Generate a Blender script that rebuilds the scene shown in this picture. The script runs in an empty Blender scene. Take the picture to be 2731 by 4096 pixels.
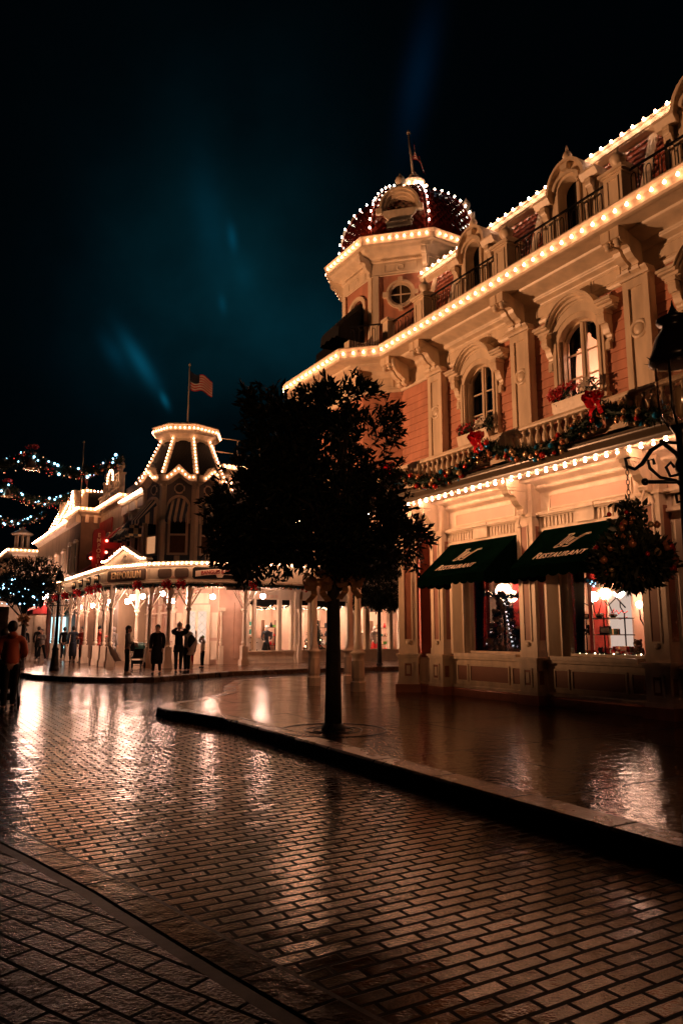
import bpy, math, random
from mathutils import Vector, Matrix
rnd = random.Random(11)
SC = bpy.context.scene; COL = SC.collection
PI = math.pi
# street frame: s runs away along the street, o out from the restaurant wall towards the street, z up
DX, DY, MX, MY, DD = -.5107, .8598, .8598, .5107, 10.82
def W(s, o, z=0.): return Vector((s*DX+(DD-o)*MX, s*DY+(DD-o)*MY, z))
CAMH = 1.55
# ---------------------------------------------------------------- materials
def nodes(name):
    m = bpy.data.materials.new(name); m.use_nodes = True
    nt = m.node_tree; b = nt.nodes['Principled BSDF']
    return m, nt, b
def mat(name, col, rough=.5, var=.12, scale=3., metal=0., bump=0., bscale=40., spec=.5, coat=0., emit=None, es=0., sheen=0., streak=0.):
    m, nt, b = nodes(name)
    b.inputs['Roughness'].default_value = rough; b.inputs['Metallic'].default_value = metal
    b.inputs['Specular IOR Level'].default_value = spec; b.inputs['Coat Weight'].default_value = coat
    b.inputs['Sheen Weight'].default_value = sheen
    b.inputs['Base Color'].default_value = (*col, 1)
    tc = nt.nodes.new('ShaderNodeTexCoord')
    if var:
        n = nt.nodes.new('ShaderNodeTexNoise'); n.inputs['Scale'].default_value = scale; n.inputs['Detail'].default_value = 6
        r = nt.nodes.new('ShaderNodeMapRange'); r.inputs[1].default_value = .3; r.inputs[2].default_value = .7
        r.inputs[3].default_value = 1-var; r.inputs[4].default_value = 1+var*.5
        mx = nt.nodes.new('ShaderNodeVectorMath'); mx.operation = 'SCALE'; mx.inputs[0].default_value = col
        if streak:
            mp = nt.nodes.new('ShaderNodeMapping'); mp.inputs['Scale'].default_value = (1, 1, streak); nt.links.new(tc.outputs['Object'], mp.inputs[0]); nt.links.new(mp.outputs[0], n.inputs['Vector'])
        else: nt.links.new(tc.outputs['Object'], n.inputs['Vector'])
        nt.links.new(n.outputs[0], r.inputs[0])
        nt.links.new(r.outputs[0], mx.inputs['Scale']); nt.links.new(mx.outputs[0], b.inputs['Base Color'])
    if bump:
        n2 = nt.nodes.new('ShaderNodeTexNoise'); n2.inputs['Scale'].default_value = bscale; n2.inputs['Detail'].default_value = 4
        bp = nt.nodes.new('ShaderNodeBump'); bp.inputs['Strength'].default_value = bump; bp.inputs['Distance'].default_value = .01
        nt.links.new(tc.outputs['Object'], n2.inputs['Vector']); nt.links.new(n2.outputs[0], bp.inputs['Height'])
        nt.links.new(bp.outputs[0], b.inputs['Normal'])
    if emit: b.inputs['Emission Color'].default_value = (*emit, 1); b.inputs['Emission Strength'].default_value = es
    return m
def glow(name, col, st):
    m = bpy.data.materials.new(name); m.use_nodes = True; nt = m.node_tree; nt.nodes.clear()
    e = nt.nodes.new('ShaderNodeEmission'); e.inputs[0].default_value = (*col, 1); e.inputs[1].default_value = st
    o = nt.nodes.new('ShaderNodeOutputMaterial'); nt.links.new(e.outputs[0], o.inputs[0]); return m
def glassmat(name, tint=(1, 1, 1), refl=.5):
    m = bpy.data.materials.new(name); m.use_nodes = True; nt = m.node_tree; nt.nodes.clear()
    t = nt.nodes.new('ShaderNodeBsdfTransparent'); t.inputs[0].default_value = (*tint, 1)
    g = nt.nodes.new('ShaderNodeBsdfGlossy'); g.inputs['Roughness'].default_value = .02
    fr = nt.nodes.new('ShaderNodeFresnel'); fr.inputs[0].default_value = 1.5
    mu = nt.nodes.new('ShaderNodeMath'); mu.operation = 'MULTIPLY'; mu.inputs[1].default_value = refl
    mx = nt.nodes.new('ShaderNodeMixShader'); o = nt.nodes.new('ShaderNodeOutputMaterial')
    L = nt.links.new; L(fr.outputs[0], mu.inputs[0]); L(mu.outputs[0], mx.inputs[0]); L(t.outputs[0], mx.inputs[1]); L(g.outputs[0], mx.inputs[2]); L(mx.outputs[0], o.inputs[0])
    return m
WARM = (1., .42, .20)
M = dict(
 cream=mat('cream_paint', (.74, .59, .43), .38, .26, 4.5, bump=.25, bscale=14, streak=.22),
 cream2=mat('ivory_paint', (.74, .61, .46), .4, .20, 4.0, bump=.2, bscale=12, streak=.3),
 salmon=mat('salmon_paint', (.56, .25, .165), .45, .28, 3.5, bump=.2, bscale=20, streak=.3),
 porchpink=mat('porch_pink_paint', (.50, .31, .22), .45, .12, 2.5), blush=mat('blush_paint', (.66, .42, .31), .45, .1, 2.5), rose=mat('rose_paint', (.30, .115, .065), .45, .2, 2.5), housewall=mat('dimmed_weathered_cream', (.34, .25, .165), .6, .3, 2, streak=.3),  # housewall: streaked cream darkened, the dimness of the far walls put into its colour
 ruby=mat('brick_red_paint', (.33, .085, .045), .45, .2, 3),
 plinth=mat('terracotta_paint', (.42, .15, .08), .4, .25, 4, bump=.3),
 tile=mat('red_roof_tile', (.40, .10, .055), .25, .35, 6, bump=.3),
 dometile=mat('dark_red_dome_tile', (.16, .018, .010), .16, .35, 8, bump=.3, coat=.4),
 slate=mat('dark_slate', (.010, .008, .007), .4, .4, 8, bump=.4, spec=.25),
 gutter=mat('bronze_gutter', (.13, .10, .07), .3, .2, 3),
 iron=mat('black_iron', (.012, .012, .014), .3, .2, 5, metal=.4),
 green=mat('green_canvas', (.0007, .0042, .0024), 1., .3, 3, bump=.5, bscale=9, spec=0.),
 tan=mat('tan_lettering', (.78, .62, .48), .6, .05),
 stripeb=mat('blue_canvas', (.035, .055, .09), .8, .1), stripec=mat('cream_canvas', (.72, .58, .40), .8, .1),
 redcanvas=mat('red_canvas', (.35, .015, .015), .7, .2),
 black=mat('black_cloth', (.008, .008, .009), .8, .2, spec=.2),
 room=mat('room_wall', (.70, .48, .36), .7, .1), roomred=mat('red_room_wall', (.35, .02, .015), .6, .2),
 white=mat('white_paint', (.78, .76, .72), .5, .05), wood=mat('dark_wood', (.10, .045, .02), .4, .3, 8),
 grey=mat('grey_paint', (.17, .15, .155), .5, .12), greyb=mat('blue_grey_paint', (.05, .075, .105), .5, .12),
 brown=mat('brown_sign_board', (.10, .065, .045), .5, .15), gold=mat('gold_lettering', (.85, .62, .36), .35, .1, metal=.1),
 trunk=mat('bark', (.022, .016, .011), .8, .4, 12, bump=.8, bscale=30),
 leaf=mat('leaf', (.012, .017, .009), .5, .4, 2.5, spec=.2),
 needle=mat('garland_needle', (.010, .028, .014), .6, .4, 9, spec=.3),
 goldfoil=mat('gold_foil', (.62, .36, .18), .25, .25, 10, metal=.45), redfoil=mat('red_ribbon', (.62, .012, .02), .25, .25, 8, coat=.5),
 bb_r=mat('red_bauble', (.7, .04, .03), .15, 0, metal=.3), bb_g=mat('gold_bauble', (.75, .5, .28), .18, 0, metal=.4), bb_b=mat('blue_bauble', (.02, .28, .60), .15, 0, metal=.3), bb_c=mat('copper_bauble', (.65, .25, .12), .18, 0, metal=.4),
 petalr=mat('red_petal', (.50, .01, .015), .5, .2, 9), petalw=mat('white_petal', (.75, .65, .55), .6, .1),
 skin=mat('skin', (.45, .26, .18), .5, .05), hair=mat('dark_hair', (.015, .010, .008), .5, .2),
 denim=mat('dark_denim', (.012, .014, .022), .8, .2), shoe=mat('dark_shoe', (.015, .014, .014), .5, .1), shoel=mat('light_shoe', (.5, .45, .4), .5, .1),
 orange=mat('orange_jacket_cloth', (.42, .075, .018), .65, .15, 5), coatgrey=mat('grey_wool', (.24, .21, .19), .85, .15), coatred=mat('red_coat_cloth', (.35, .03, .015), .7, .1), coatwhite=mat('pale_hoodie', (.62, .52, .45), .8, .1), navy=mat('navy_cloth', (.01, .016, .03), .8, .1),
 plastic=mat('plastic_bag', (.60, .50, .44), .3, .15, 8), teal=mat('teal_cloth', (.01, .13, .10), .6, .2), limegreen=mat('green_hat', (.10, .30, .05), .7, .1),
 flagr=mat('flag_red', (.62, .03, .025), .7, .05), flagw=mat('flag_white', (.80, .70, .62), .7, .05), flagb=mat('flag_blue', (.006, .010, .03), .7, .05), star=mat('flag_star', (.4, .42, .5), .7, 0),
 glass=glassmat('window_glass', (.95, .95, .95), .9), lampglass=glassmat('lamp_glass', (.92, .90, .86), 5.),
 bulb=glow('bulb_glow', (1., .52, .30), 52.), bulbe=glow('eave_bulb_glow', WARM, 17.), bulbl=glow('cornice_bulb_glow', (1., .47, .27), 190.), bulbw=glow('cool_bulb_glow', (.32, .70, 1.), 7.), globe=glow('globe_glow', (1., .57, .42), 210.), fairy=glow('fairy_light_glow', (1., .72, .45), 22.),
 shopglow=glow('shop_lamp_glow', (1., .66, .48), 260.), tealglow=glow('lit_display_panel', (.55, .95, 1.), 2.2), redlamp=glow('red_sign_lamp', (1., .12, .08), 14.), curtainlit=mat('lit_curtain', (.5, .3, .16), .8, .3, 14, emit=(1., .45, .2), es=.55),
 roomlamp=glow('room_lamp_glow', (1., .56, .38), 80.),
)
def lampglass():
    m = bpy.data.materials.new('lantern_glass'); m.use_nodes = True; nt = m.node_tree; nt.nodes.clear(); N = nt.nodes.new; L = nt.links.new
    t = N('ShaderNodeBsdfTransparent'); t.inputs[0].default_value = (.9,.86,.8,1); d = N('ShaderNodeBsdfTranslucent'); d.inputs[0].default_value = (.8,.6,.4,1); g = N('ShaderNodeBsdfGlossy'); g.inputs['Roughness'].default_value = .12
    a = N('ShaderNodeMixShader'); a.inputs[0].default_value = .55; L(d.outputs[0], a.inputs[1]); L(g.outputs[0], a.inputs[2]); b = N('ShaderNodeMixShader'); b.inputs[0].default_value = .24; L(t.outputs[0], b.inputs[1]); L(a.outputs[0], b.inputs[2])
    o = N('ShaderNodeOutputMaterial'); L(b.outputs[0], o.inputs[0]); return m
M['lampglass'] = lampglass(); M['basketleaf'] = mat('basket_leaf', (.045, .050, .022), .4, .5, 9, spec=.5); M['bulbf'] = glow('far_bulb_glow', WARM, 40.)
M['bell'] = mat('bell_gold', (.6, .42, .28), .2, .05, metal=.7)
M['tinyamber'] = glow('tiny_amber_glow', (1.,.45,.2), 2.2); M['tinyred'] = glow('tiny_red_glow', (1.,.08,.05), 1.6)
M['treelight'] = glow('tree_light_glow', (.85,.9,1.), 9.)
M['bulbd'] = glow('dome_bulb_glow', (1., .70, .52), 46.)
M['woodwall'] = mat('dimmed_brown_stone', (.20, .115, .07), .6, .3, 2)  # salmon darkened to brown, so the far wall's dimness sits in the colour
M['porcelain'] = mat('cream_china', (.6, .5, .4), .4, .05)

# ---------------------------------------------------------------- mesh builder
def frame(s0=0., o0=0., a=0., z0=0.):
    """local x along the wall (to the left seen from the street), y outward, z up"""
    ca, sa = math.cos(math.radians(a)), math.sin(math.radians(a))
    return lambda p: W(s0+p[0]*ca-p[1]*sa, o0+p[0]*sa+p[1]*ca, z0+p[2])
ST = frame()
def wf(x=0, y=0, z=0, a=0.):
    ca, sa = math.cos(a), math.sin(a)
    return lambda p: Vector((x+p[0]*ca-p[1]*sa, y+p[0]*sa+p[1]*ca, z+p[2]))
ID = lambda p: Vector(p)
class MB:
    def __init__(s, fr=ID): s.v = []; s.f = []; s.m = []; s.sm = []; s.fr = fr
    def add(s, vs, fs, m=0, sm=False, fr=None):
        b = len(s.v); fr = fr or s.fr
        s.v += [fr(p) for p in vs]
        for f in fs: s.f.append([b+i for i in f]); s.m.append(m); s.sm.append(sm)
        return s
    def box(s, x0, x1, y0, y1, z0, z1, m=0, fr=None):
        return s.add([(x0,y0,z0),(x1,y0,z0),(x1,y1,z0),(x0,y1,z0),(x0,y0,z1),(x1,y0,z1),(x1,y1,z1),(x0,y1,z1)],
              [(0,3,2,1),(4,5,6,7),(0,1,5,4),(1,2,6,5),(2,3,7,6),(3,0,4,7)], m, fr=fr)
    def prism(s, poly, a0, a1, ax='x', m=0, fr=None, sm=False):
        """poly of (u,v); ax x: (a,u,v)  y: (u,a,v)  z: (u,v,a)"""
        g = {'x': lambda u,v,a: (a,u,v), 'y': lambda u,v,a: (u,a,v), 'z': lambda u,v,a: (u,v,a)}[ax]
        n = len(poly); vs = [g(u,v,a0) for u,v in poly]+[g(u,v,a1) for u,v in poly]
        s.add(vs, [tuple(range(n)), tuple(range(2*n-1, n-1, -1))], m, fr=fr)
        return s.add(vs, [(i,(i+1)%n,n+(i+1)%n,n+i) for i in range(n)], m, sm, fr=fr)
    def lathe(s, prof, cx=0, cy=0, n=12, m=0, z0=0, sc=1., fr=None, sm=True, rot=0., sq=1.):
        vs = []
        for r, z in prof:
            for k in range(n):
                a = rot+2*PI*k/n; vs.append((cx+r*sc*math.cos(a), cy+r*sc*sq*math.sin(a), z0+z*sc))
        fs = [(j*n+k, j*n+(k+1)%n, (j+1)*n+(k+1)%n, (j+1)*n+k) for j in range(len(prof)-1) for k in range(n)]
        fs.append(tuple(range(n-1,-1,-1))); fs.append(tuple((len(prof)-1)*n+k for k in range(n)))
        return s.add(vs, fs, m, sm, fr=fr)
    def tube(s, pts, r, n=6, m=0, fr=None, sm=True, cap=True):
        fr = fr or s.fr; P = [fr(p) for p in pts]; R = r if isinstance(r, (list, tuple)) else [r]*len(P)
        vs = []; up = None
        for i, p in enumerate(P):
            t = (P[min(i+1,len(P)-1)]-P[max(i-1,0)]); t = t.normalized() if t.length > 1e-9 else Vector((0,0,1))
            if up is None: up = Vector((0,0,1)) if abs(t.z) < .9 else Vector((1,0,0))
            x = t.cross(up); x = x.normalized() if x.length > 1e-6 else t.orthogonal().normalized()
            y = x.cross(t).normalized(); up = y
            for k in range(n):
                a = 2*PI*k/n; vs.append(p+(x*math.cos(a)+y*math.sin(a))*R[i])
        fs = [(j*n+k, j*n+(k+1)%n, (j+1)*n+(k+1)%n, (j+1)*n+k) for j in range(len(P)-1) for k in range(n)]
        if cap: fs += [tuple(range(n-1,-1,-1)), tuple((len(P)-1)*n+k for k in range(n))]
        return s.add(vs, fs, m, sm, fr=ID)
    def ball(s, c, r, m=0, n=8, k=6, sc=(1,1,1), fr=None):
        vs = []; 
        for j in range(k+1):
            a = PI*j/k
            for i in range(n):
                b = 2*PI*i/n; vs.append((c[0]+r*sc[0]*math.sin(a)*math.cos(b), c[1]+r*sc[1]*math.sin(a)*math.sin(b), c[2]+r*sc[2]*math.cos(a)))
        fs = [(j*n+i, (j+1)*n+i, (j+1)*n+(i+1)%n, j*n+(i+1)%n) for j in range(k) for i in range(n)]
        return s.add(vs, fs, m, True, fr=fr)
    def sweep(s, path, prof, m=0, cap=False, sm=False, fr=None):
        """path of (s,o) with the street on its left; prof of (offset outwards, z)"""
        n = len(path); L = len(prof); vs = []
        for i, p in enumerate(path):
            ns = []
            for a, b in ((i-1, i), (i, i+1)):
                if a < 0 or b >= n: continue
                d = (path[b][0]-path[a][0], path[b][1]-path[a][1]); l = math.hypot(*d); ns.append((-d[1]/l, d[0]/l))
            if len(ns) == 2:
                q = 1+ns[0][0]*ns[1][0]+ns[0][1]*ns[1][1]; mv = ((ns[0][0]+ns[1][0])/q, (ns[0][1]+ns[1][1])/q)
            else: mv = ns[0]
            for off, z in prof: vs.append((p[0]+mv[0]*off, p[1]+mv[1]*off, z))
        fs = [(i*L+j, i*L+j+1, (i+1)*L+j+1, (i+1)*L+j) for i in range(n-1) for j in range(L-1)]
        if cap: fs += [tuple(range(L)), tuple((n-1)*L+j for j in range(L-1,-1,-1))]
        return s.add(vs, fs, m, sm, fr=fr or ST)
def offpath(path, off):
    t = MB(); t.sweep(path, [(off, 0)], fr=ID); return [(v.x, v.y) for v in t.v]
def along(path, step, start=.5):
    """points (s,o) at even spacing within every leg of a polyline"""
    out = []
    for a, b in zip(path, path[1:]):
        l = math.dist(a, b); n = max(1, round(l/step))
        for k in range(n): t = (k+start)/n; out.append((a[0]+(b[0]-a[0])*t, a[1]+(b[1]-a[1])*t))
    return out
# ---------------------------------------------------------------- objects
ORG = {}
def tag(o, label=None, cat=None, group=None, kind=None):
    if label: o['label'] = label
    if cat: o['category'] = cat
    if group: o['group'] = group
    if kind: o['kind'] = kind
    return o
def thing(name, label, cat, loc=(0,0,0), group=None, kind=None):
    o = bpy.data.objects.new(name, None); COL.objects.link(o); o.empty_display_size = .1
    o.location = loc; ORG[o] = Vector(loc); return tag(o, label, cat, group, kind)
def obj(name, mb, mats, parent=None, **kw):
    if not isinstance(mats, (list, tuple)): mats = [mats]
    org = ORG[parent] if parent is not None else Vector(kw.pop('org', (0,0,0)))
    me = bpy.data.meshes.new(name); me.from_pydata([v-org for v in mb.v], [], mb.f)
    for m in mats: me.materials.append(M[m] if isinstance(m, str) else m)
    me.polygons.foreach_set('material_index', mb.m); me.polygons.foreach_set('use_smooth', mb.sm); me.update()
    o = bpy.data.objects.new(name, me); COL.objects.link(o); ORG[o] = org
    if parent is not None: o.parent = parent
    else: o.location = org
    return tag(o, **kw)
def data(name, mb, mats):
    if not isinstance(mats, (list, tuple)): mats = [mats]
    me = bpy.data.meshes.new(name); me.from_pydata(mb.v, [], mb.f)
    for m in mats: me.materials.append(M[m])
    me.polygons.foreach_set('material_index', mb.m); me.polygons.foreach_set('use_smooth', mb.sm); me.update(); return me
def inst(name, me, parent, pos, rz=0., sc=1.):
    o = bpy.data.objects.new(name, me); COL.objects.link(o); o.parent = parent
    o.location = Vector(pos)-ORG[parent] if parent else pos; o.rotation_euler = (0,0,rz); o.scale = (sc,)*3; ORG[o] = Vector(pos); return o
def copy_tree(o, parent=None, loc=None, rz=None, label=None):
    c = o.copy(); COL.objects.link(c); c.parent = parent
    if loc is not None: c.location = loc
    if rz is not None: c.rotation_euler.z = rz
    if label: c['label'] = label
    for ch in o.children: copy_tree(ch, c)
    return c
BULBS = {}
def bulbs(root, pts, mt='bulb', r=.033):
    """register lamps (world points) of a building; built at the end"""
    BULBS.setdefault((root, mt, r), []).extend(pts)
BD = math.radians  # shorthand
# ---------------------------------------------------------------- text and skin meshes, evaluated up front
def evaluated(o):
    COL.objects.link(o); dg = bpy.context.evaluated_depsgraph_get(); dg.update()
    me = bpy.data.meshes.new_from_object(o.evaluated_get(dg)); COL.objects.unlink(o)
    r = ([tuple(v.co) for v in me.vertices], [tuple(p.vertices) for p in me.polygons]); bpy.data.meshes.remove(me); return r
def text(body, size, ext=.006, shear=0., off=.0, caps=False, space=1., sx=1.):
    cu = bpy.data.curves.new('t', 'FONT'); cu.body = body; cu.size = size; cu.extrude = ext; cu.shear = shear; cu.offset = off
    cu.align_x = 'CENTER'; cu.align_y = 'CENTER'; cu.space_character = space; cu.resolution_u = 3; cu.space_line = .92
    if caps:
        cu.small_caps_scale = .74
        for i, ch in enumerate(cu.body_format): ch.use_small_caps = True
    v, f = evaluated(bpy.data.objects.new('t', cu)); return [(p[0]*sx, p[1], p[2]) for p in v], f
def skin(vs, es, rs, sub=1):
    me = bpy.data.meshes.new('s'); me.from_pydata(vs, es, []); o = bpy.data.objects.new('s', me)
    o.modifiers.new('k', 'SKIN'); sv = me.skin_vertices[0].data
    for i, r in enumerate(rs): sv[i].radius = r if isinstance(r, tuple) else (r, r)
    for i in range(len(rs)): sv[i].use_root = (i == 0)
    if sub: o.modifiers.new('u', 'SUBSURF').levels = sub
    v, f = evaluated(o); bpy.data.meshes.remove(me); return v, f
# ---------------------------------------------------------------- people
def person(pos, yaw, label, h=1.7, top='black', legs='denim', shoe='shoe', hair='hair', arms=None, stride=.0, lean=0., coat=0., hood=None, hat=None, hairlong=False, wide=1., group=None, bag=None, hands=True, headturn=0., name='person'):
    """local frame: x to the person's right, y forward; yaw 0 faces away from the camera (+Y)"""
    A = arms or [(.135,-.02,.63,.135,.04,.49), (-.135,-.015,.63,-.13,.05,.50)]   # elbow xyz, wrist xyz (share of height)
    fr = wf(pos[0], pos[1], pos[2], yaw); S = lambda l: [(p[0]*h, (p[1]+lean*max(0, p[2]-.5))*h, p[2]*h) for p in l]
    st = stride
    hipz, kz, az = .505, .285, .045
    J = [(0,0,.53),(0,.004,.62),(0,.006,.72),(0,.0,.80),(0,.004,.85),(0,.012,.885)]
    for q, (ex,ey,ez,wx,wy,wz) in zip((1,-1), A): J += [(q*.055,0,.805),(q*.108,0,.80),(ex,ey,ez),(wx,wy,wz)]
    for q in (1,-1): J += [(q*.05,0,hipz),(q*.052,st*q*.5+.012,kz),(q*.055,st*q,az),(q*.06,st*q+.07,.018)]
    E = [(0,1),(1,2),(2,3),(3,4),(4,5),(3,6),(6,7),(7,8),(8,9),(3,10),(10,11),(11,12),(12,13),(0,14),(14,15),(15,16),(16,17),(0,18),(18,19),(19,20),(20,21)]
    R = [(.072,.055),(.066,.05),(.076,.055),(.06,.046),.031,.03, .04,.034,.027,.017, .04,.034,.027,.017, .05,.033,.022,.016, .05,.033,.022,.016]
    rs = [tuple(a*h for a in (r if isinstance(r, tuple) else (r, r))) for r in R]
    root = thing(name, label, 'person', pos, group)
    v, f = skin(S(J), E, rs)
    b = MB(fr); b.add(v, f, 0, True)
    hx, hy, hz = 0, (.018+lean*.42)*h, .932*h; ct, sn = math.cos(headturn), math.sin(headturn)
    hf = lambda p: fr((p[0]*ct-p[1]*sn+hx, p[0]*sn+p[1]*ct+hy, p[2]+hz))
    b.ball((0,0,0), .062*h, 0, 12, 10, (.78,.95,1.12), fr=hf); b.ball((0,.03*h,-.035*h), .034*h, 0, 8, 6, (1,1,.9), fr=hf)
    b.ball((0,.062*h,-.012*h), .0095*h, 0, 6, 5, (.8,1.2,1.5), fr=hf)
    for q in (1,-1):
        b.ball((q*.049*h,.0,-.008*h), .014*h, 0, 6, 5, (.5,.8,1.3), fr=hf); b.ball((q*.021*h,.053*h,.004*h), .0055*h, 1, 6, 4, fr=hf)
    b.ball((0,.0595*h,-.037*h), .011*h, 2, 6, 4, (1.2,.35,.4), fr=hf)
    if hands:
        for q, (ex,ey,ez,wx,wy,wz) in zip((1,-1), A):
            w = Vector(S([(wx,wy,wz)])[0]); e = Vector(S([(ex,ey,ez)])[0]); d = (w-e).normalized(); side = d.cross(Vector((q,0,0)))
            side = side.normalized() if side.length > .1 else Vector((0,1,0)); nrm = d.cross(side)
            c = w+d*.028*h; b.tube([w, w+d*.02*h, c+d*.02*h], [.012*h,.019*h,.017*h], 6)
            for k in range(4):
                o_ = side*(.0125*(k-1.5)*.8)*h; L = (.034,.04,.038,.03)[k]*h; p0 = c+d*.016*h+o_
                b.tube([p0, p0+d*L*.5+nrm*.002*h*q, p0+d*L*.85+nrm*.012*h*q], [.0052*h,.0047*h,.0036*h], 5)
            p0 = w+d*.012*h+side*.016*h; b.tube([p0, p0+side*.014*h+d*.012*h, p0+side*.018*h+d*.028*h], [.006*h,.0055*h,.004*h], 5)
    obj('body', b, ['skin','hair','redcanvas'], root)
    # jacket
    J2 = [(0,0,.50),(0,.004,.58),(0,.006,.66),(0,.004,.75),(0,0,.815),(0,.004,.845)]
    R2 = [(.088,.066),(.084,.062),(.086,.064),(.09,.066),(.066,.05),.036]
    E2 = [(0,1),(1,2),(2,3),(3,4),(4,5)]
    for q, (ex,ey,ez,wx,wy,wz) in zip((1,-1), A):
        n = len(J2); J2 += [(q*.06,0,.808),(q*.112,0,.80),(ex,ey,ez),(wx*.97+ex*.03,wy*.97+ey*.03,wz*.97+ez*.03)]; R2 += [.05,.045,.038,.029]; E2 += [(4,n),(n,n+1),(n+1,n+2),(n+2,n+3)]
    v, f = skin(S(J2), E2, [tuple(a*h*wide for a in (r if isinstance(r, tuple) else (r, r))) for r in R2])
    b = MB(fr); b.add(v, f, 0, True)
    if coat:
        p = [(.088,.56),(.098,.50),(.105,.42),(.108,max(.3,.52-coat)),(.10,.52-coat-.01)]
        b.lathe([(r*wide, z) for r, z in p], n=14, sc=h, sq=.78)
    if hood: b.ball((0,(-.035)*h,.845*h), .052*h, 0, 10, 6, (1.1,.8,.75))
    obj('coat' if coat else 'jacket', b, top, root)
    b = MB(fr)
    for q in (1,-1):
        v, f = skin(S([(q*.045,0,.535),(q*.05,0,hipz-.02),(q*.052,st*q*.5+.012,kz),(q*.055,st*q,.06)]), [(0,1),(1,2),(2,3)], [(.058*h,.06*h),(.056*h,.058*h),(.042*h,.042*h),(.032*h,.032*h)]); b.add(v, f, 0, True)
    obj('trousers', b, legs, root)
    for q in (1,-1):
        s_ = MB(fr); x, y = q*.057*h, (st*q+.028)*h; zz = .02*h
        s_.ball((x, y, zz), .05*h, 0, 10, 6, (.52,1.35,.52)); s_.ball((x, y-.03*h, zz+.008*h), .032*h, 0, 8, 5, (.8,.9,1)); obj('shoe', s_, shoe, root)
    if hood == 'up': b = MB(fr); b.ball((0,-.008*h,.004*h), .075*h, 0, 12, 8, (.85,.95,1.1), fr=hf); obj('hood', b, top, root)
    elif hat: b = MB(fr); b.ball((0,-.003*h,.022*h), .064*h, 0, 12, 8, (.86,1.,.95), fr=hf); b.ball((0,0,.084*h), .016*h, 0, 6, 5, fr=hf); obj('knitted_hat', b, hat, root)
    else:
        b = MB(fr); b.ball((0,-.012*h,.014*h), .066*h, 0, 12, 8, (.84,.98,1.06), fr=hf)
        if hairlong: b.ball((0,-.03*h,-.05*h), .05*h, 0, 10, 7, (1.05,.7,1.6), fr=hf)
        obj('hair', b, hair, root)
    return root, fr, h
def stroller(pos, yaw, label, canopy='teal'):
    fr = wf(*pos, yaw); t = thing('stroller', label, 'stroller', pos, 'strollers on the street')
    b = MB(fr)
    for x in (-.24,.24):
        b.tube([(x,-.42,1.0),(x,-.2,.62),(x,.32,.12)], .013, 6); b.tube([(x,.1,.62),(x,-.1,.4),(x,-.3,.12)], .013, 6); b.tube([(x,-.42,1.0),(x,-.05,.95),(x,.16,.6)], .01, 6)
    b.tube([(-.24,-.42,1.0),(0,-.46,1.02),(.24,-.42,1.0)], .018, 8); b.tube([(-.24,-.3,.12),(.24,-.3,.12)], .01); b.tube([(-.24,.1,.62),(0,.2,.64),(.24,.1,.62)], .014)
    obj('frame', b, 'iron', t)
    b = MB(fr); b.prism([(-.22,.42),(.12,.38),(.14,.44),(-.12,.5),(-.3,.92),(-.36,.9)], -.2, .2, 'x'); obj('seat', b, 'black', t)
    b = MB(fr); n = 8; vs = []
    for k in range(n+1):
        a = PI*(.95-.75*k/n); 
        for x in (-.22,-.2,0,.2,.22): vs.append((x, -.12+.32*math.cos(a), .74+(.3 if abs(x) < .21 else .24)*math.sin(a)))
    b.add(vs, [(k*5+i,k*5+i+1,k*5+i+6,k*5+i+5) for k in range(n) for i in range(4)], 0, True); obj('canopy', b, canopy, t)
    b = MB(fr); b.box(-.19,.19,-.25,.15,.18,.32); obj('basket', b, 'black', t)
    for x in (-.25,.25):
        for y, r in ((-.3,.13),(.32,.09)):
            w = MB(fr); w.lathe([(r*.7,-.02),(r,-.018),(r,.018),(r*.7,.02)], n=14, fr=lambda p, x=x, y=y, r=r: fr((x+p[2], y+p[0], r+p[1]))); obj('wheel', w, 'black', t)
    return t
def bag(pos, label, m='plastic', w=.34, hh=.42, tilt=0., yaw=0.):
    fr0 = wf(*pos, yaw); fr = lambda p: fr0((p[0]+tilt*p[2], p[1], p[2]))
    t = thing('shopping_bag', label, 'bag', pos, 'carried shopping bags')
    b = MB(fr); b.lathe([(.07,0),(.11,.02),(.095,.10),(.115,.18),(.08,.28),(.06,.36),(.02,.44)], n=11, sc=hh/.44, sq=.4, rot=.2); obj('sack', b, m, t)
    b = MB(fr); b.tube([(-.05,0,.40),(-.03,0,.52),(.03,0,.52),(.05,0,.40)], .008, 5); obj('handle', b, m, t); return t
def hat_(v): return v
SW = .16
# man in orange walking away with a stroller, nearest at the left
person((-6.75,15.3,0), .50, 'man in burnt orange puffer jacket and black trousers walking away pushing a stroller', 1.80, 'orange', 'black', arms=[(.15,.02,.63,.12,.15,.60),(-.15,.02,.63,-.12,.15,.60)], stride=.11, lean=.07, wide=1.16, hood='down')
stroller((-7.12,15.95,0), 0.50, 'black stroller pushed by the man in orange', 'black')
person((-7.95,17.6,0), .1, 'dark figure half cut off beside the man in orange jacket', 1.66, 'black', 'black', stride=.06, coat=.12, hairlong=True)
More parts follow.
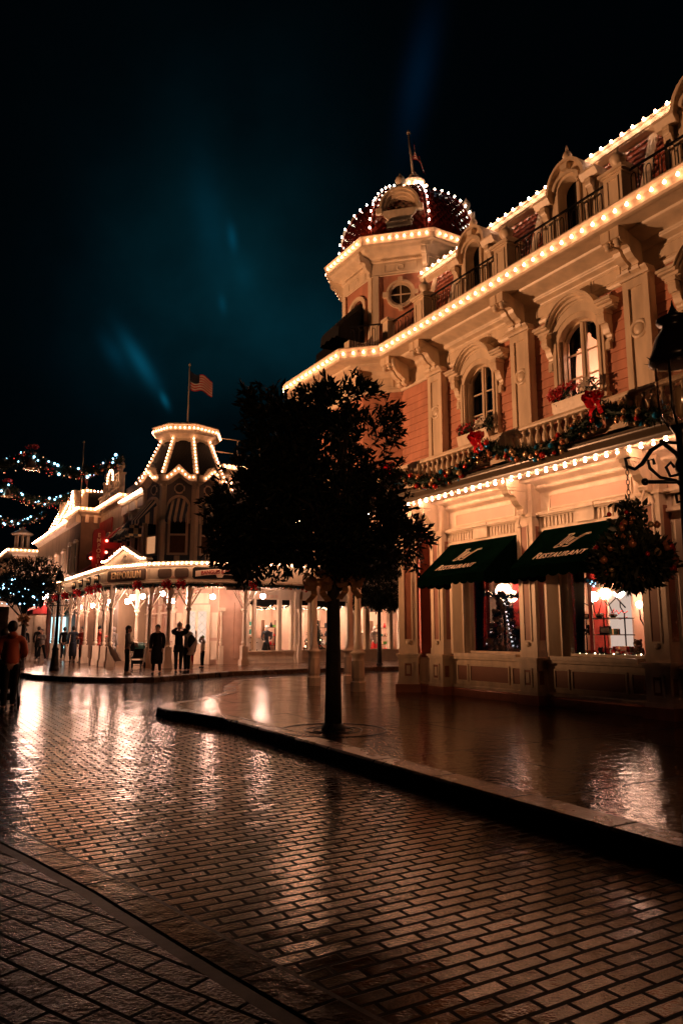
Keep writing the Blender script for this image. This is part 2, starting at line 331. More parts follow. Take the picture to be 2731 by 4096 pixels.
# three people on the kerb in front of the porch
person((-7.44,25.97,SW), -1.35, 'woman in grey jacket with long dark hair facing sideways holding a parcel', 1.66, 'coatgrey', 'black', 'shoel', arms=[(.13,.04,.66,.05,.16,.64),(-.13,.04,.66,-.03,.16,.60)], hairlong=True, stride=.02)
bag((-7.72,25.9,.62), 'long pale plastic bag trailing from the woman in grey', tilt=-.62, hh=.55)
p = bag((-7.22,25.85,.95), 'dark blue parcel held against the grey jacket', 'navy', hh=.34)
person((-6.44,26.13,SW), PI+.05, 'woman in long black coat walking towards the street between two other people', 1.70, 'black', 'black', arms=[(.135,-.02,.64,.13,.03,.50),(-.135,.01,.64,-.125,.07,.51)], coat=.30, wide=1.16, hood='down', hair='hair', stride=.07)
person((-5.87,26.96,SW), -2.75, 'person in black wearing grey knitted hat with both arms raised to the head', 1.78, 'black', 'denim', arms=[(.15,.10,.83,.05,.11,.90),(-.15,.10,.83,-.05,.11,.88)], hat='coatgrey', stride=.05, coat=.08, wide=1.05)
person((-5.60,27.18,SW), .9, 'person with grey sleeves and black backpack hugging the figure in grey hat', 1.72, 'coatgrey', 'black', arms=[(.10,.12,.80,.02,.20,.80),(-.10,.12,.80,-.06,.2,.78)], hair='hair', stride=.02)
bp = thing('backpack', 'black backpack on the back of the hugging person', 'backpack', (-5.52,27.02,1.1)); b = MB(wf(-5.50,26.99,1.05,.9)); b.ball((0,-.12,.22), .2, 0, 10, 8, (.8,.55,1.25)); obj('sack', b, 'black', bp); b = MB(wf(-5.50,26.99,1.05,.9)); b.ball((0,-.2,.12), .12, 0, 8, 6, (.9,.5,.8)); obj('pocket', b, 'navy', bp)
bag((-5.42,26.75,.80), 'pale plastic bag hanging behind the hugging couple', tilt=.45, hh=.52)
stroller((-8.36,30.6,SW), .5, 'black stroller with teal back panel parked under the canopy')
# people on the porch and beyond
person((-6.3,31.3,SW), .3, 'child in dark coat and red trousers by the shop door', 1.28, 'navy', 'redcanvas', coat=.12, hair='hair')
person((-5.75,31.0,SW), 2.2, 'child in pale hoodie and lime green hat holding both hands to the head', 1.30, 'coatwhite', 'black', hat='limegreen', arms=[(.16,.05,.86,.07,.05,.95),(-.16,.05,.86,-.07,.05,.95)], wide=1.1)
person((-12.6,36.3,SW), 2.6, 'person in red coat reading behind the second porch post', 1.72, 'coatred', 'black', arms=[(.13,.06,.66,.05,.17,.70),(-.13,.06,.66,-.05,.17,.70)], coat=.14)
person((-11.35,34.9,SW), -.9, 'person in red coat with dark cap between the porch posts', 1.74, 'coatred', 'black', coat=.22, hat='black', arms=[(.13,.08,.7,.10,.2,.74),(-.15,.0,.64,-.15,.03,.5)])
person((-13.3,37.0,SW), .5, 'person in long dark coat in front of the teal lit shopfront', 1.76, 'navy', 'black', coat=.34)
person((-10.9,35.6,SW), -.4, 'person in grey hooded coat behind the porch posts', 1.70, 'coatgrey', 'denim', hood='up', coat=.10)
person((-15.6,38.9,SW), 2.9, 'person in black and white checked jacket striding towards the street lamp', 1.62, 'coatgrey', 'black', 'shoel', stride=.15, lean=.06, wide=1.1, arms=[(.13,.05,.68,.02,.12,.74),(-.13,.05,.68,-.02,.12,.72)])
person((-16.9,41.6,SW), .2, 'dark figure behind the checked jacket', 1.78, 'black', 'black', coat=.14)
person((-14.75,39.7,SW), .1, 'person in dark jacket and light trainers next to the black street lamp', 1.74, 'black', 'denim', 'shoel', stride=.04)
person((-19.3,45.5,SW), .0, 'distant person in black under the leafy tree on the left', 1.72, 'black', 'black')
# ---------------------------------------------------------------- ground
def paving(name, col1, col2, mortar, bw, bh, ms, ang, rough, bumpd=.012, grain=.25, wet=.5, off=.5, tiltn=.5, seed=0, warp=.0, wavy=.0, tilt=0.):
    m, nt, b = nodes(name); L = nt.links.new; N = nt.nodes.new
    tc = N('ShaderNodeTexCoord'); mp = N('ShaderNodeMapping'); mp.inputs['Rotation'].default_value = (0, 0, math.radians(ang)); mp.inputs['Location'].default_value = (seed, seed*.7, 0)
    L(tc.outputs['Object'], mp.inputs[0]); vec = mp.outputs[0]
    if warp:
        wn = N('ShaderNodeTexNoise'); wn.inputs['Scale'].default_value = 2.5; wn.inputs['Detail'].default_value = 3; L(vec, wn.inputs['Vector'])
        va = N('ShaderNodeVectorMath'); va.operation = 'MULTIPLY_ADD'; va.inputs[1].default_value = (warp,)*3; L(wn.outputs['Color'], va.inputs[0]); L(vec, va.inputs[2]); vec = va.outputs[0]
    bk = N('ShaderNodeTexBrick'); bk.inputs['Scale'].default_value = 1; bk.inputs['Brick Width'].default_value = bw; bk.inputs['Row Height'].default_value = bh
    bk.inputs['Mortar Size'].default_value = ms; bk.inputs['Mortar Smooth'].default_value = .2; bk.offset = off; bk.inputs['Color1'].default_value = (0,0,0,1); bk.inputs['Color2'].default_value = (1,1,1,1); bk.inputs['Mortar'].default_value = (.5,.5,.5,1)
    L(vec, bk.inputs['Vector'])
    cr = N('ShaderNodeMix'); cr.data_type = 'RGBA'; cr.inputs[6].default_value = (*col1, 1); cr.inputs[7].default_value = (*col2, 1); L(bk.outputs['Color'], cr.inputs[0])
    n1 = N('ShaderNodeTexNoise'); n1.inputs['Scale'].default_value = 1.1; n1.inputs['Detail'].default_value = 8; n1.inputs['Roughness'].default_value = .65; L(tc.outputs['Object'], n1.inputs['Vector'])
    n2 = N('ShaderNodeTexNoise'); n2.inputs['Scale'].default_value = 55; n2.inputs['Detail'].default_value = 5; L(tc.outputs['Object'], n2.inputs['Vector'])
    n3 = N('ShaderNodeTexNoise'); n3.inputs['Scale'].default_value = 9; n3.inputs['Detail'].default_value = 4; L(tc.outputs['Object'], n3.inputs['Vector'])
    sc = N('ShaderNodeMapRange'); sc.inputs[1].default_value = .3; sc.inputs[2].default_value = .7; sc.inputs[3].default_value = .55; sc.inputs[4].default_value = 1.25; L(n3.outputs[0], sc.inputs[0])
    vm = N('ShaderNodeVectorMath'); vm.operation = 'SCALE'; L(cr.outputs[2], vm.inputs[0]); L(sc.outputs[0], vm.inputs['Scale'])
    mo = N('ShaderNodeMix'); mo.data_type = 'RGBA'; mo.inputs[7].default_value = (*mortar, 1); L(bk.outputs['Fac'], mo.inputs[0]); L(vm.outputs[0], mo.inputs[6]); L(mo.outputs[2], b.inputs['Base Color'])
    rr = N('ShaderNodeMapRange'); rr.inputs[1].default_value = .38; rr.inputs[2].default_value = .60; rr.inputs[3].default_value = rough[0]; rr.inputs[4].default_value = rough[1]; L(n1.outputs[0], rr.inputs[0])
    ra = N('ShaderNodeMath'); ra.operation = 'MULTIPLY_ADD'; ra.inputs[1].default_value = .35; L(bk.outputs['Fac'], ra.inputs[0]); L(rr.outputs[0], ra.inputs[2]); L(ra.outputs[0], b.inputs['Roughness'])
    sl = N('ShaderNodeMath'); sl.operation = 'MULTIPLY_ADD'; sl.inputs[1].default_value = -wet*.92; sl.inputs[2].default_value = wet; L(bk.outputs['Fac'], sl.inputs[0]); L(sl.outputs[0], b.inputs['Specular IOR Level']); b.inputs['Specular Tint'].default_value = (1., .70, .44, 1)  # reflections tinted warm: orange lamp light put into the stone's own sheen
    # height: mortar low, every stone at its own height, grain, slow swell of the water film
    h1 = N('ShaderNodeMath'); h1.operation = 'MULTIPLY'; h1.inputs[1].default_value = -1.; L(bk.outputs['Fac'], h1.inputs[0])
    h2 = N('ShaderNodeMath'); h2.operation = 'MULTIPLY_ADD'; h2.inputs[1].default_value = tiltn; L(bk.outputs['Color'], h2.inputs[0]); L(h1.outputs[0], h2.inputs[2])
    h3 = N('ShaderNodeMath'); h3.operation = 'MULTIPLY_ADD'; h3.inputs[1].default_value = grain; L(n2.outputs[0], h3.inputs[0]); L(h2.outputs[0], h3.inputs[2])
    h4 = N('ShaderNodeMath'); h4.operation = 'MULTIPLY_ADD'; h4.inputs[1].default_value = wavy; L(n3.outputs[0], h4.inputs[0]); L(h3.outputs[0], h4.inputs[2])
    bp = N('ShaderNodeBump'); bp.inputs['Strength'].default_value = 1.; bp.inputs['Distance'].default_value = bumpd; L(h4.outputs[0], bp.inputs['Height'])
    # every stone leans its own way
    c0 = N('ShaderNodeSeparateColor'); L(bk.outputs['Color'], c0.inputs[0]); f1 = N('ShaderNodeMath'); f1.operation = 'MULTIPLY'; f1.inputs[1].default_value = 17.3; L(c0.outputs[0], f1.inputs[0]); f2 = N('ShaderNodeMath'); f2.operation = 'FRACT'; L(f1.outputs[0], f2.inputs[0])
    cx = N('ShaderNodeCombineXYZ'); L(c0.outputs[0], cx.inputs[0]); L(f2.outputs[0], cx.inputs[1]); cx.inputs[2].default_value = .5
    sb = N('ShaderNodeVectorMath'); sb.operation = 'SUBTRACT'; sb.inputs[1].default_value = (.5,.5,.5); L(cx.outputs[0], sb.inputs[0])
    ma = N('ShaderNodeVectorMath'); ma.operation = 'MULTIPLY_ADD'; ma.inputs[1].default_value = (tilt,)*3; L(sb.outputs[0], ma.inputs[0]); L(bp.outputs[0], ma.inputs[2])
    nn = N('ShaderNodeVectorMath'); nn.operation = 'NORMALIZE'; L(ma.outputs[0], nn.inputs[0]); L(nn.outputs[0], b.inputs['Normal'])
    return m
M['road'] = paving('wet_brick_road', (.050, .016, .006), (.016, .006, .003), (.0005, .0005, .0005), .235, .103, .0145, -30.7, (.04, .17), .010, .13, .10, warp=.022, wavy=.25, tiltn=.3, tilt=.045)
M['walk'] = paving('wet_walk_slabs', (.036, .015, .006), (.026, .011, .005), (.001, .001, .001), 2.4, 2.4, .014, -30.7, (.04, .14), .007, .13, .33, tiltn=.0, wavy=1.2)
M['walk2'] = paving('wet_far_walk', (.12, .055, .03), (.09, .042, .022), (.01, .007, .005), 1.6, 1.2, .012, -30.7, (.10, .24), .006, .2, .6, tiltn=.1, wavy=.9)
M['pavers'] = paving('rough_grey_pavers', (.022, .011, .007), (.010, .006, .004), (.0005, .0005, .0005), .30, .15, .013, 36, (.08, .30), .018, .50, .03, tiltn=.25, wavy=.9, warp=.02, tilt=.05)
M['kerb'] = paving('kerb_stone', (.085, .05, .028), (.055, .034, .02), (.003, .002, .002), 1.1, 5, .018, 59.3, (.18, .34), .006, .5, .5, tiltn=.1, wavy=.9)
M['slab'] = paving('border_slabs', (.022, .009, .004), (.012, .005, .003), (.0005, .0005, .0005), .42, 3, .014, 52, (.07, .20), .007, .25, .05, tiltn=.2, wavy=.8)
M['drain'] = mat('wet_drain_channel', (.0015, .0015, .002), .45, .3, 3, bump=.4, bscale=5, spec=.06)
b = MB(); b.add([(-250,-60,0),(160,-60,0),(160,300,0),(-250,300,0)], [(0,1,2,3)]); obj('road', b, 'road', kind='structure')
# restaurant pavement: outer edge follows the kerb and rounds the corner into the cross street
KE = [(-8,6.32),(3,6.30),(5,6.24),(8.5,6.12),(11.9,6.05),(13.0,6.25),(13.7,6.45),(14.3,6.45),(14.9,6.1),(15.6,5.2),(17.0,4.0),(19.0,3.2),(21.2,2.0),(22.2,.0),(22.4,-3),(22.4,-40)]
inner = offpath(KE, -.30)
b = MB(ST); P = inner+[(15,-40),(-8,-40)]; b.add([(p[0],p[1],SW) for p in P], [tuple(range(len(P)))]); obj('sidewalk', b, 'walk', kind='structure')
b = MB(ST); b.sweep(KE, [(.02,-.05),(.0,SW-.02),(-.025,SW+.004),(-.31,SW+.004),(-.31,SW-.05)], sm=False); obj('kerb', b, 'kerb', kind='structure')
# Emporium pavement
KF = [(26.6,-40),(26.6,-3),(26.2,0),(25.0,2.2),(24.0,3.6),(24.4,4.7),(25.7,5.9),(27.6,6.7),(30,7.0),(90,7.3)]
inner = offpath(KF, -.28)
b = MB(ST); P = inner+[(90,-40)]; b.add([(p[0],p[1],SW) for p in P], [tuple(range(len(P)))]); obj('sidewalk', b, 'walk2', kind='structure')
b = MB(ST); b.sweep(KF, [(.02,-.05),(.0,SW-.02),(-.025,SW+.004),(-.29,SW+.004),(-.29,SW-.05)]); obj('kerb', b, 'kerb', kind='structure')
# near pavement on the camera's side, a wet drain channel and a border course
CH = [(s, o-.14) for s, o in [(14,13.2),(10,11.45),(8.0,10.72),(6.6,10.24),(5.8,10.03),(4.85,9.80),(3.82,9.60),(3.1,9.45),(2.4,9.30),(1.2,9.08),(-4,8.4)]]   # travels back towards the camera: left side = pavement
def ribbon(off0, off1, z, m, name, zz=None):
    b = MB(ST); b.sweep(CH[::-1], [(off0, z), (off1, z if zz is None else zz)]); obj(name, b, m, kind='structure')
ribbon(-.20, 0.0, .006, 'slab', 'border_course'); ribbon(-.225, -.20, .006, 'drain', 'border_joint'); 
b = MB(ST); b.sweep(CH[::-1], [(0,.010),(.012,-.004),(.02,.006),(.145,.006),(.15,.03)]); obj('drain_channel', b, 'drain', kind='structure')
P = offpath(CH[::-1], .15); b = MB(ST); P2 = P+[(14,30),(-8,30)]; b.add([(p[0],p[1],.048) for p in P2], [tuple(range(len(P2)))]); obj('sidewalk', b, 'pavers', kind='structure')
# ---------------------------------------------------------------- camera and sky
cam = bpy.data.cameras.new('camera'); co = bpy.data.objects.new('camera', cam); COL.objects.link(co); SC.camera = co
co.location = (0,0,CAMH); co.rotation_euler = (math.radians(90+9.42), 0, 0)
cam.sensor_fit = 'VERTICAL'; cam.sensor_height = 36; cam.lens = 36*2936/4096; cam.clip_end = 1500; cam.clip_start = .05
w = bpy.data.worlds.new('World'); SC.world = w; w.use_nodes = True; nt = w.node_tree; N = nt.nodes.new; L = nt.links.new
bg = nt.nodes['Background']; tc = N('ShaderNodeTexCoord')
sky = N('ShaderNodeTexSky'); sky.sky_type = 'NISHITA'; sky.sun_disc = False; sky.sun_elevation = math.radians(-9); sky.sun_rotation = math.radians(200)
def direction(x, y):
    r = (x-1365.5)/2936; u = (2048-y)/2936; p = math.radians(9.42)
    return Vector((r, math.cos(p)-u*math.sin(p), math.sin(p)+u*math.cos(p))).normalized()
noise = N('ShaderNodeTexNoise'); noise.inputs['Scale'].default_value = 3.2; noise.inputs['Detail'].default_value = 5; noise.inputs['Roughness'].default_value = .55
L(tc.outputs['Generated'], noise.inputs['Vector'])
nr = N('ShaderNodeMapRange'); nr.inputs[1].default_value = .32; nr.inputs[2].default_value = .72; nr.inputs[3].default_value = .25; nr.inputs[4].default_value = 1.35; L(noise.outputs[0], nr.inputs[0])
acc = None
def M_(op, a, b_=None, c=None):
    n = N('ShaderNodeMath'); n.operation = op
    for i, v in enumerate((a, b_, c)):
        if v is None: continue
        if isinstance(v, (int, float)): n.inputs[i].default_value = v
        else: L(v, n.inputs[i])
    return n.outputs[0]
def patch(x0, y0, x1, y1, width, colr, useN=True):
    """a lit patch of cloud between two directions in the sky"""
    global acc
    a, b_ = direction(x0, y0), direction(x1, y1); c = ((a+b_)/2).normalized(); ax = (b_-a); ln = max(ax.length/2, .01); ax.normalize(); ay = c.cross(ax).normalized()
    da = N('ShaderNodeVectorMath'); da.operation = 'DOT_PRODUCT'; da.inputs[1].default_value = ax; L(tc.outputs['Generated'], da.inputs[0])
    db = N('ShaderNodeVectorMath'); db.operation = 'DOT_PRODUCT'; db.inputs[1].default_value = ay; L(tc.outputs['Generated'], db.inputs[0])
    dc = N('ShaderNodeVectorMath'); dc.operation = 'DOT_PRODUCT'; dc.inputs[1].default_value = c; L(tc.outputs['Generated'], dc.inputs[0])
    u = M_('MULTIPLY', M_('ADD', da.outputs['Value'], -c.dot(ax)), 1/ln); v = M_('MULTIPLY', db.outputs['Value'], 2936/width/1.0)
    e = M_('EXPONENT', M_('MULTIPLY', M_('ADD', M_('MULTIPLY', u, u), M_('MULTIPLY', v, v)), -1.)); e = M_('MULTIPLY', e, M_('GREATER_THAN', dc.outputs['Value'], .2))
    if useN: e = M_('MULTIPLY', e, nr.outputs[0])
    s_ = N('ShaderNodeVectorMath'); s_.operation = 'SCALE'; s_.inputs[0].default_value = colr; L(e, s_.inputs['Scale'])
    if acc is None: acc = s_.outputs[0]
    else:
        ad = N('ShaderNodeVectorMath'); L(acc, ad.inputs[0]); L(s_.outputs[0], ad.inputs[1]); acc = ad.outputs[0]
patch(900, 450, 1000, 1850, 470, (.0007, .0108, .0150))
patch(560, 900, 800, 1500, 400, (.0002, .0045, .007))
patch(1250, 1150, 1150, 1550, 260, (.0003, .009, .014))
patch(500, 1350, 620, 1540, 26, (.001, .038, .066), False)
patch(415, 1340, 500, 1480, 30, (.0, .014, .026))
patch(470, 1290, 640, 1580, 70, (.0, .008, .014))
patch(650, 1580, 668, 1620, 12, (.001, .045, .075), False)
patch(922, 900, 936, 1000, 16, (.0, .022, .040), False)
patch(885, 1180, 895, 1250, 14, (.0, .014, .024), False)
patch(800, 650, 880, 1100, 60, (.0, .007, .013))
patch(960, 1020, 990, 1180, 40, (.0, .006, .010))
patch(1720, 60, 1620, 560, 50, (.0, .004, .012), False)
s1 = N('ShaderNodeVectorMath'); s1.operation = 'SCALE'; s1.inputs['Scale'].default_value = .02; L(sky.outputs[0], s1.inputs[0])
ad = N('ShaderNodeVectorMath'); L(acc, ad.inputs[0]); L(s1.outputs[0], ad.inputs[1])
ad2 = N('ShaderNodeVectorMath'); ad2.inputs[1].default_value = (.00015, .0006, .0010); L(ad.outputs[0], ad2.inputs[0]); L(ad2.outputs[0], bg.inputs[0]); bg.inputs[1].default_value = 1.
sun = bpy.data.lights.new('moon', 'SUN'); sun.energy = .004; sun.angle = math.radians(.5); sun.color = (.6, .8, 1); so_ = bpy.data.objects.new('moon', sun); COL.objects.link(so_); so_.rotation_euler = (math.radians(40), 0, math.radians(160))
SC.view_settings.view_transform = 'Standard'; SC.view_settings.look = 'None'; SC.view_settings.exposure = 0; SC.view_settings.gamma = 1
SC.cycles.use_denoising = True; SC.cycles.max_bounces = 6; SC.cycles.diffuse_bounces = 3; SC.cycles.glossy_bounces = 4; SC.cycles.transparent_max_bounces = 12
SC.cycles.sample_clamp_indirect = 4.; SC.cycles.caustics_reflective = False; SC.cycles.caustics_refractive = False; SC.cycles.use_light_tree = True
# ---------------------------------------------------------------- restaurant building
PIL = [13.92, 10.97, 8.02, 5.07, 2.12]           # pilaster centres along the street
BAY = [12.45, 9.50, 6.55, 3.60]                  # window centres
UP = [(.5,-.35),(15.58,-.35),(16.35,.42),(18.85,.42),(19.97,-.7),(19.97,-2.95),(19.2,-3.7),(19.2,-14)]
R_ = thing('restaurant_building', 'two storey salmon and cream corner restaurant edged with rows of light bulbs', 'building', W(9,-.5,0))
def ogee(o0, z0, o1, z1, n=5, flip=False):
    """an S curve between two points of a profile"""
    out = []
    for k in range(n+1):
        t = k/n; e = t-math.sin(2*PI*t)/(2*PI)*.9
        out.append((o0+(o1-o0)*(t if flip else e), z0+(z1-z0)*(e if flip else t)))
    return out
BRK = [(0,0),(.05,-.01),(.11,.03),(.13,.10),(.10,.15),(.13,.20),(.20,.24),(.27,.34),(.30,.42),(.36,.46),(.44,.45),(.50,.50),(.52,.58),(.50,.66),(.54,.68),(.54,.78),(0,.78)]
def scroll(b, x, w, o0, z0, sx=1., sz=1., m=0, fr=None): b.prism([(o0+u*sx, z0+v*sz) for u, v in BRK], x-w/2, x+w/2, 'x', m, fr=fr)
def ring(b, x, o0, z, r, t, d=.035, n=16, m=0, fr=None):
    vs = []
    for k in range(n):
        a = 2*PI*k/n; c, s = math.cos(a), math.sin(a)
        vs += [(x+(r+t)*c, o0, z+(r+t)*s), (x+r*1.05*c, o0+d, z+r*1.05*s), (x+(r-t)*c, o0+d*.1, z+(r-t)*s)]
    b.add(vs, [(k*3+j, k*3+j+1, ((k+1)%n)*3+j+1, ((k+1)%n)*3+j) for k in range(n) for j in range(2)], m, True, fr=fr)
def panel(b, x0, x1, z0, z1, o0, m=1, t=.03, d=.025, fr=None, mf=0):
    """inset field with a raised moulding round it"""
    b.box(x0, x1, o0-.02, o0+.004, z0, z1, m, fr=fr)
    for a in ((x0-t,x1+t,z0-t,z0),(x0-t,x1+t,z1,z1+t),(x0-t,x0,z0,z1),(x1,x1+t,z0,z1)): b.box(a[0], a[1], o0-.02, o0+d, a[2], a[3], mf, fr=fr)
GF = ST
# ground floor
b = MB(ST); ends = [PIL[0]+.6]+PIL
GB = [(.5,-.30),(15.1,-.30)]
b.sweep(GB, [(.0,.33),(.05,.345),(.05,.39),(.0,.42),(.0,.98)]); 
for s in BAY:
    for x0, x1 in ((s-1.08,s-.78),(s-.64,s+.56),(s+.68,s+1.0)): panel(b, x0, x1, .52, .84, -.295)
    b.box(s-1.0, s+1.0, -.5, -.16, 1.04, 1.12, 0); b.box(s-1.2, s+1.2, -.5, -.20, .985, 1.04, 0)
obj('base_panel', b, ['cream','rose'], R_)
b = MB(ST); b.sweep(GB, [(.10,SW-.02),(.10,.31),(.07,.34),(0,.34)]); 
for s in PIL: b.box(s-.30, s+.30, -.3, .03, SW-.02, .35, 0)
obj('plinth', b, 'plinth', R_)
for s in PIL+[14.62]:
    b = MB(ST); crn = s == 14.62
    f = frame(14.83, .13, 45) if crn else frame(s, 0., 0)
    b.box(-.24,.24,-.45,-.02,.35,1.0,0,fr=f); b.box(-.26,.26,-.45,.0,.35,.42,0,fr=f); b.box(-.27,.27,-.45,.01,.98,1.03,0,fr=f); b.box(-.30,.30,-.45,.04,1.03,1.08,0,fr=f)
    panel(b, -.085, .085, .54, .84, -.018, 1, .035, .02, fr=f); b.box(-.045,.045,-.02,.004,.59,.79,0,fr=f)
    b.box(-.225,.225,-.45,-.07,1.08,3.98,0,fr=f); b.box(-.25,.25,-.45,-.045,3.92,3.98,0,fr=f); b.box(-.24,.24,-.45,-.055,1.08,1.22,0,fr=f)
    panel(b, -.085, .085, 1.42, 3.72, -.068, 1, .028, .022, fr=f); b.ball((0,-.05,1.34), .055, 0, 8, 5, (1,.5,1), fr=f)
    for q in (-1, 1):   # the flanks carry the same inset strips
        b.box(q*.228-.003, q*.228+.003, -.36, -.16, 1.42, 3.72, 1, fr=f); b.box(q*.243-.003, q*.243+.003, -.20, -.08, .56, .82, 1, fr=f)
    b.box(-.225,.225,-.45,-.09,3.98,4.62,0,fr=f); panel(b, -.07, .07, 4.10, 4.30, -.088, 1, .03, .02, fr=f)
    if crn: b.box(-.31,.31,-.45,.05,SW-.02,.35,2,fr=f)
    obj('pilaster', b, ['cream','rose','plinth'], R_)
# brick red boards between the corner pilaster and the first bay
b = MB(ST); 
for k in range(20): b.prism([(-.40,.36+k*.18),(-.385,.36+k*.18),(-.40,.36+(k+1)*.18-.012),(-.41,.36+(k+1)*.18-.012)], 14.1, 14.7)
b.box(14.1,15.0,-.6,-.40,.33,4.6); obj('boarding', b, 'ruby', R_)
# lintels, fluted friezes
for s in BAY+[14.4]:
    b = MB(ST); x0, x1 = (s-1.26, s+1.26) if s != 14.4 else (14.1, 14.75)
    if s != 14.4:
        b.box(x0,x1,-.6,-.32,3.42,3.66); b.box(x0,x1,-.34,-.22,3.60,3.66); b.box(x0,x1,-.34,-.16,3.93,3.99); b.box(x0,x1,-.34,-.20,3.90,3.93)
        b.box(x0,x1,-.6,-.27,3.66,3.90)
        n = 25
        for k in range(n):
            x = x0+.06+(x1-x0-.12)*(k+.5)/n
            if abs(x-s) > .24: b.box(x-.028, x+.028, -.28, -.245, 3.69, 3.88)
        b.box(s-.22,s+.22,-.28,-.19,3.67,3.93); b.box(s-.24,s+.24,-.28,-.14,3.93,4.0)
    b.box(x0,x1,-.6,-.33,3.99,4.62)
    if s != 14.4: panel(b, x0+.30, x1-.30, 4.08, 4.32, -.325, 1, .035, .02)
    obj('frieze', b, ['cream2','blush'], R_)
# ground windows: jambs, sash, glass, a lit dining room behind
for i, s in enumerate(BAY):
    b = MB(ST); x0, x1 = s-.93, s+.78
    b.prism([(x1,-.50),(x1+.30,-.22),(x1+.38,-.22),(x1+.38,-.62),(x1,-.62)], 1.10, 3.45, 'z'); b.prism([(x0,-.50),(x0,-.62),(x0-.26,-.62),(x0-.26,-.22),(x0-.20,-.22)], 1.10, 3.45, 'z')
    b.box(x1+.08,x1+.11,-.42,-.36,1.12,3.4); b.box(x0-.02,x1+.02,-.62,-.46,3.30,3.45); b.box(x0,x1,-.60,-.48,1.12,1.17)
    w_ = obj('window', b, 'cream', R_); b = MB(ST); b.add([(x0,-.53,1.15),(x1,-.53,1.15),(x1,-.53,3.32),(x0,-.53,3.32)], [(0,1,2,3)]); obj('pane', b, 'glass', w_)
b = MB(ST); b.box(.6,16.8,-2.7,-2.6,SW,3.6,0); b.box(.6,15.2,-2.6,-.62,.2,.95,1); b.box(.6,15.2,-2.6,-.62,3.5,3.6,0); b.box(15.15,16.8,-2.7,-1.8,3.5,3.6,0)
for x0, x1 in ((15.05,16.2),(13.5,13.98),(11.1,11.45),(11.75,12.6),(9.0,10.1),(7.0,8.2)): b.box(x0,x1,-2.6,-2.56,.9,3.4,1)
for x0, x1 in ((14.3,14.75),(12.9,13.3)): b.box(x0,x1,-2.6,-2.55,1.0,2.8,2)
for x in (14.25,14.8,12.85,13.35,11.5,11.72): b.box(x-.03,x+.03,-2.6,-2.53,.9,3.0,2)

obj('dining_room', b, ['room','roomred','cream2'], R_)
# cornice above the ground floor, rounding the corner on porch columns
LC = [(.5,-.35),(16.1,-.35),(17.0,.55),(18.7,.55),(20.2,-.95),(20.2,-14)]
b = MB(ST); b.sweep(LC, ogee(.02,4.40,.14,4.50)+[(.16,4.50),(.16,4.53)]+ogee(.16,4.53,.34,4.66)+[(.36,4.68),(.90,4.68)]); obj('cornice', b, 'cream2', R_)
b = MB(ST); b.sweep(LC, [(.86,4.66),(.955,4.655),(.96,4.70)]+ogee(.96,4.70,1.07,4.84,6)+[(1.09,4.85),(1.09,4.885),(.90,4.90)]); obj('gutter', b, 'gutter', R_)
b = MB(ST); b.sweep(LC, [(.95,4.89),(-.3,4.93)]); b.sweep(LC, [(.70,4.90),(.70,5.06),(.60,5.08)]); obj('balcony_floor', b, 'gutter', R_)
bulbs(R_, [W(s,o,4.62) for s, o in along(offpath(LC, .84), .235) if s > 6.6], 'bulbl', .027)
for s in PIL+[15.35, 16.3]:
    b = MB(ST); f = frame(s, 0, 0); b.prism([(-.09+u*1.02, 3.96+v*.84) for u, v in BRK], -.09, .09, 'x', fr=f); b.box(-.13,.13,.16,.50,4.50,4.66,0,fr=f); b.box(-.11,.11,-.1,.47,4.44,4.5,0,fr=f)
    for q in (-1,1): ring(b, 0, 0, 0, .055, .022, .02, 10, fr=lambda p, f=f, q=q: f((q*(.09+p[1]), .32+p[0], 4.42+p[2])))
    b.tube([(0,.0,3.98),(0,.08,3.78),(0,.03,3.72),(0,.10,3.70)], .022, 6, fr=f)
    obj('scroll_bracket', b, 'cream', R_)
# balustrade
bal = [(.022,0),(.05,.01),(.05,.05),(.03,.07),(.045,.12),(.062,.19),(.05,.26),(.026,.33),(.024,.37),(.045,.39),(.045,.43),(.022,.44)]
bme = MB(); bme.lathe(bal, n=8); bme = data('baluster', bme, 'cream')
BP = offpath(LC, .80)
b = MB(ST); b.sweep(LC, [(.72,5.545),(.88,5.545),(.895,5.58),(.88,5.63),(.80,5.65),(.72,5.63),(.72,5.545)])
b.sweep(LC, [(.74,5.06),(.86,5.06),(.86,5.10),(.74,5.10)])
for s in PIL+[15.6]: b.box(s-.2, s+.2, .36, .57, 5.0, 5.56); b.box(s-.22,s+.22,.34,.60,5.0,5.10)
ba = obj('balustrade', b, 'cream', R_)
for s, o in along(BP, .185):
    if s < 18.8 and o > .2 and all(abs(s-q) > .24 for q in PIL+[15.6]) and s > 5.4: inst('baluster', bme, ba, W(s,o,5.10))
